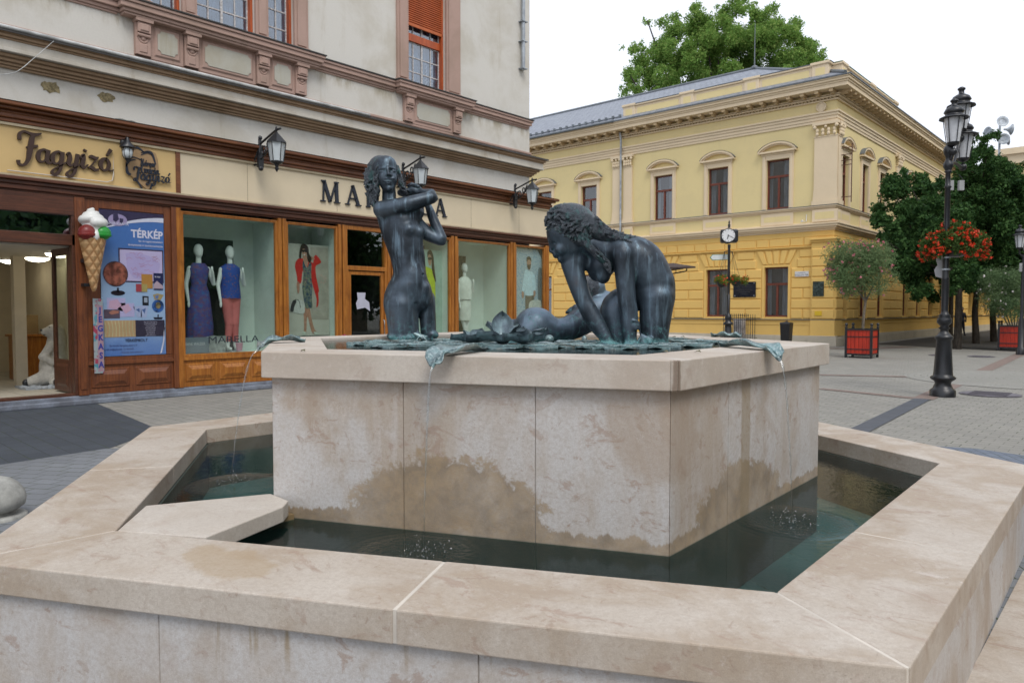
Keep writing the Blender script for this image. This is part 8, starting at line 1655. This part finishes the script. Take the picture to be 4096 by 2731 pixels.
# trees
def tree(name, label, c, H, trunk_r, blobs, n, s, lm, seed, group=None, fork=.4, limbs=7, bark=None):
    rr_ = random.Random(seed); e = empty(name, (c[0], c[1], 0), label, 'tree', group); m = MB(); zf = H*fork
    m.tube([(c[0], c[1], 0), (c[0]+rr_.uniform(-.1, .1), c[1], zf*.5), (c[0], c[1]+rr_.uniform(-.1, .1), zf)], [trunk_r*1.25, trunk_r, trunk_r*.85], 10)
    for i in range(limbs):
        b = rr_.choice(blobs); mid = ((c[0]+b[0])/2+rr_.uniform(-.3, .3), (c[1]+b[1])/2+rr_.uniform(-.3, .3), zf+(b[2]-zf)*.45); m.tube([(c[0], c[1], zf*rr_.uniform(.75, 1)), mid, (b[0], b[1], b[2])], [trunk_r*.5, trunk_r*.3, trunk_r*.1], 6)
    m.build('trunk', bark or M_bark, e); m = MB(); leaf_cloud(m, blobs, n, s[0], s[1], rr_, (0, 0, 1), .55, shell=.35 if name == 'tree' else .05); m.build('crown', lm, e); return e
# big plane tree behind the roof
rb = random.Random(21); dT = 66.; bl1 = []
for (u, v, r) in [(2560, 250, 55), (2520, 330, 40), (2500, 370, 25), (2600, 330, 60), (2640, 220, 70), (2540, 190, 30), (2700, 130, 65), (2720, 250, 80), (2790, 70, 55), (2830, 160, 80), (2840, 280, 80), (2900, 80, 60), (2950, 40, 45), (2960, 170, 85), (2990, 280, 90), (3040, 80, 55), (3080, 170, 80), (3130, 260, 80), (3160, 140, 60), (3210, 200, 65), (3250, 270, 55), (3280, 230, 35), (2680, 340, 70), (3010, 25, 22), (2780, 25, 20), (2490, 190, 14), (2760, 180, 50), (2590, 90, 20), (2870, 200, 60), (3190, 300, 60), (2950, 350, 120), (2750, 380, 80)]:
    bl1.append(PB(u, v, dT+rb.uniform(-2, 2), r*.7))
    for _ in range(11): bl1.append(PB(u+rb.uniform(-.95, .95)*r, v+rb.uniform(-.95, .95)*r, dT+rb.uniform(-5, 5), r*rb.uniform(.2, .5)))
ct = PD(2900, 900, dT); tree('plane_tree', 'big light green tree rising behind the slate roof of the palace', (ct.x, ct.y), 14, .5, bl1, 190000, (.055, .14), [M_leafA, M_leafA2], 21, None, .7, 12)
# dark trees along the street
specs = [(3830, 1372, 30., [(3620, 800, 70), (3570, 880, 60), (3640, 900, 80), (3700, 830, 70), (3740, 930, 90), (3600, 980, 60), (3680, 1000, 80), (3790, 860, 80), (3640, 1070, 60), (3730, 1080, 80), (3800, 1010, 90), (3850, 1110, 60), (3700, 1170, 40), (3560, 940, 40), (3830, 950, 70), (3650, 860, 60), (3760, 1010, 70), (3700, 920, 60), (3620, 1030, 60), (3780, 1110, 60), (3660, 1130, 40), (3700, 740, 40), (3620, 700, 22), (3760, 770, 50)], 'dark leafy street tree nearest the palace corner'),
         (3905, 1372, 35., [(3920, 600, 38), (3960, 560, 34), (3900, 680, 60), (3950, 650, 60), (3990, 700, 70), (3860, 760, 70), (3930, 780, 80), (4000, 820, 80), (3880, 870, 80), (3900, 820, 70), (3860, 950, 70), (3960, 860, 70), (3970, 990, 70), (3960, 920, 80), (3920, 1010, 80), (3900, 560, 22), (3990, 1060, 70), (3930, 1120, 60), (4030, 760, 60), (3870, 640, 36), (3850, 1080, 60)], 'tall dark street tree behind the main lamp post'),
         (3975, 1368, 37., [(4060, 740, 60), (4110, 700, 60), (4050, 840, 80), (4120, 820, 80), (4070, 940, 90), (4140, 960, 80), (4040, 1050, 80), (4110, 1080, 80), (4180, 900, 90), (4000, 990, 60), (4030, 900, 70), (4060, 1000, 70), (4080, 1060, 60), (4000, 1140, 50), (4090, 1150, 60)], 'dark street tree at the right edge of the picture'),
         (3800, 1350, 46., [(3680, 1040, 50), (3740, 1000, 60), (3820, 1020, 60), (3880, 1060, 50), (3780, 1090, 50), (3940, 1040, 60), (4000, 1080, 50), (3860, 960, 60)], 'dark street tree farther down the shaded street'),
         (3870, 1345, 56., [(3850, 1080, 50), (3920, 1060, 50), (3980, 1100, 50), (3790, 1060, 50), (4040, 1080, 50), (3900, 1130, 30)], 'farthest dark tree in the shaded street')]
for i, (u, v, d, bl_, lab) in enumerate(specs):
    c = PD(u, v, d); bb = []
    for (bu, bv, r) in bl_:
        for _ in range(9): bb.append(PB(bu+rb.uniform(-1., 1.)*r, bv+rb.uniform(-.9, .9)*r, d+rb.uniform(-3.5, 3.5), r*rb.uniform(.3, .65)))
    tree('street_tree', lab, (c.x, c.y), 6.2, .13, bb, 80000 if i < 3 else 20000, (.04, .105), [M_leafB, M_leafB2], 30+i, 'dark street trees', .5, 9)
# the side of the square behind the viewer (seen only mirrored in the shop glass)
for i, (x, y) in enumerate(((13, 3), (13, 11), (12, 19), (12, 28))):
    rb = random.Random(50+i); bb = [(x+rb.uniform(-2.4, 2.4), y+rb.uniform(-3.4, 3.4), rb.uniform(2.2, 7.2), 1.5, 1.5, 1.3) for _ in range(26)]
    tree('square_tree', ['dark tree opposite the ice cream shop, mirrored in its glass', 'dark tree opposite the first display window, mirrored in its glass', 'dark tree opposite the shop entrance, mirrored in its glass', 'dark tree opposite the last display window, mirrored in its glass'][i], (x, y), 6.4, .2, bb, 7000, (.16, .34), [M_leafB, M_leafB2], 60+i, 'trees on the far side of the square', .4, 6)
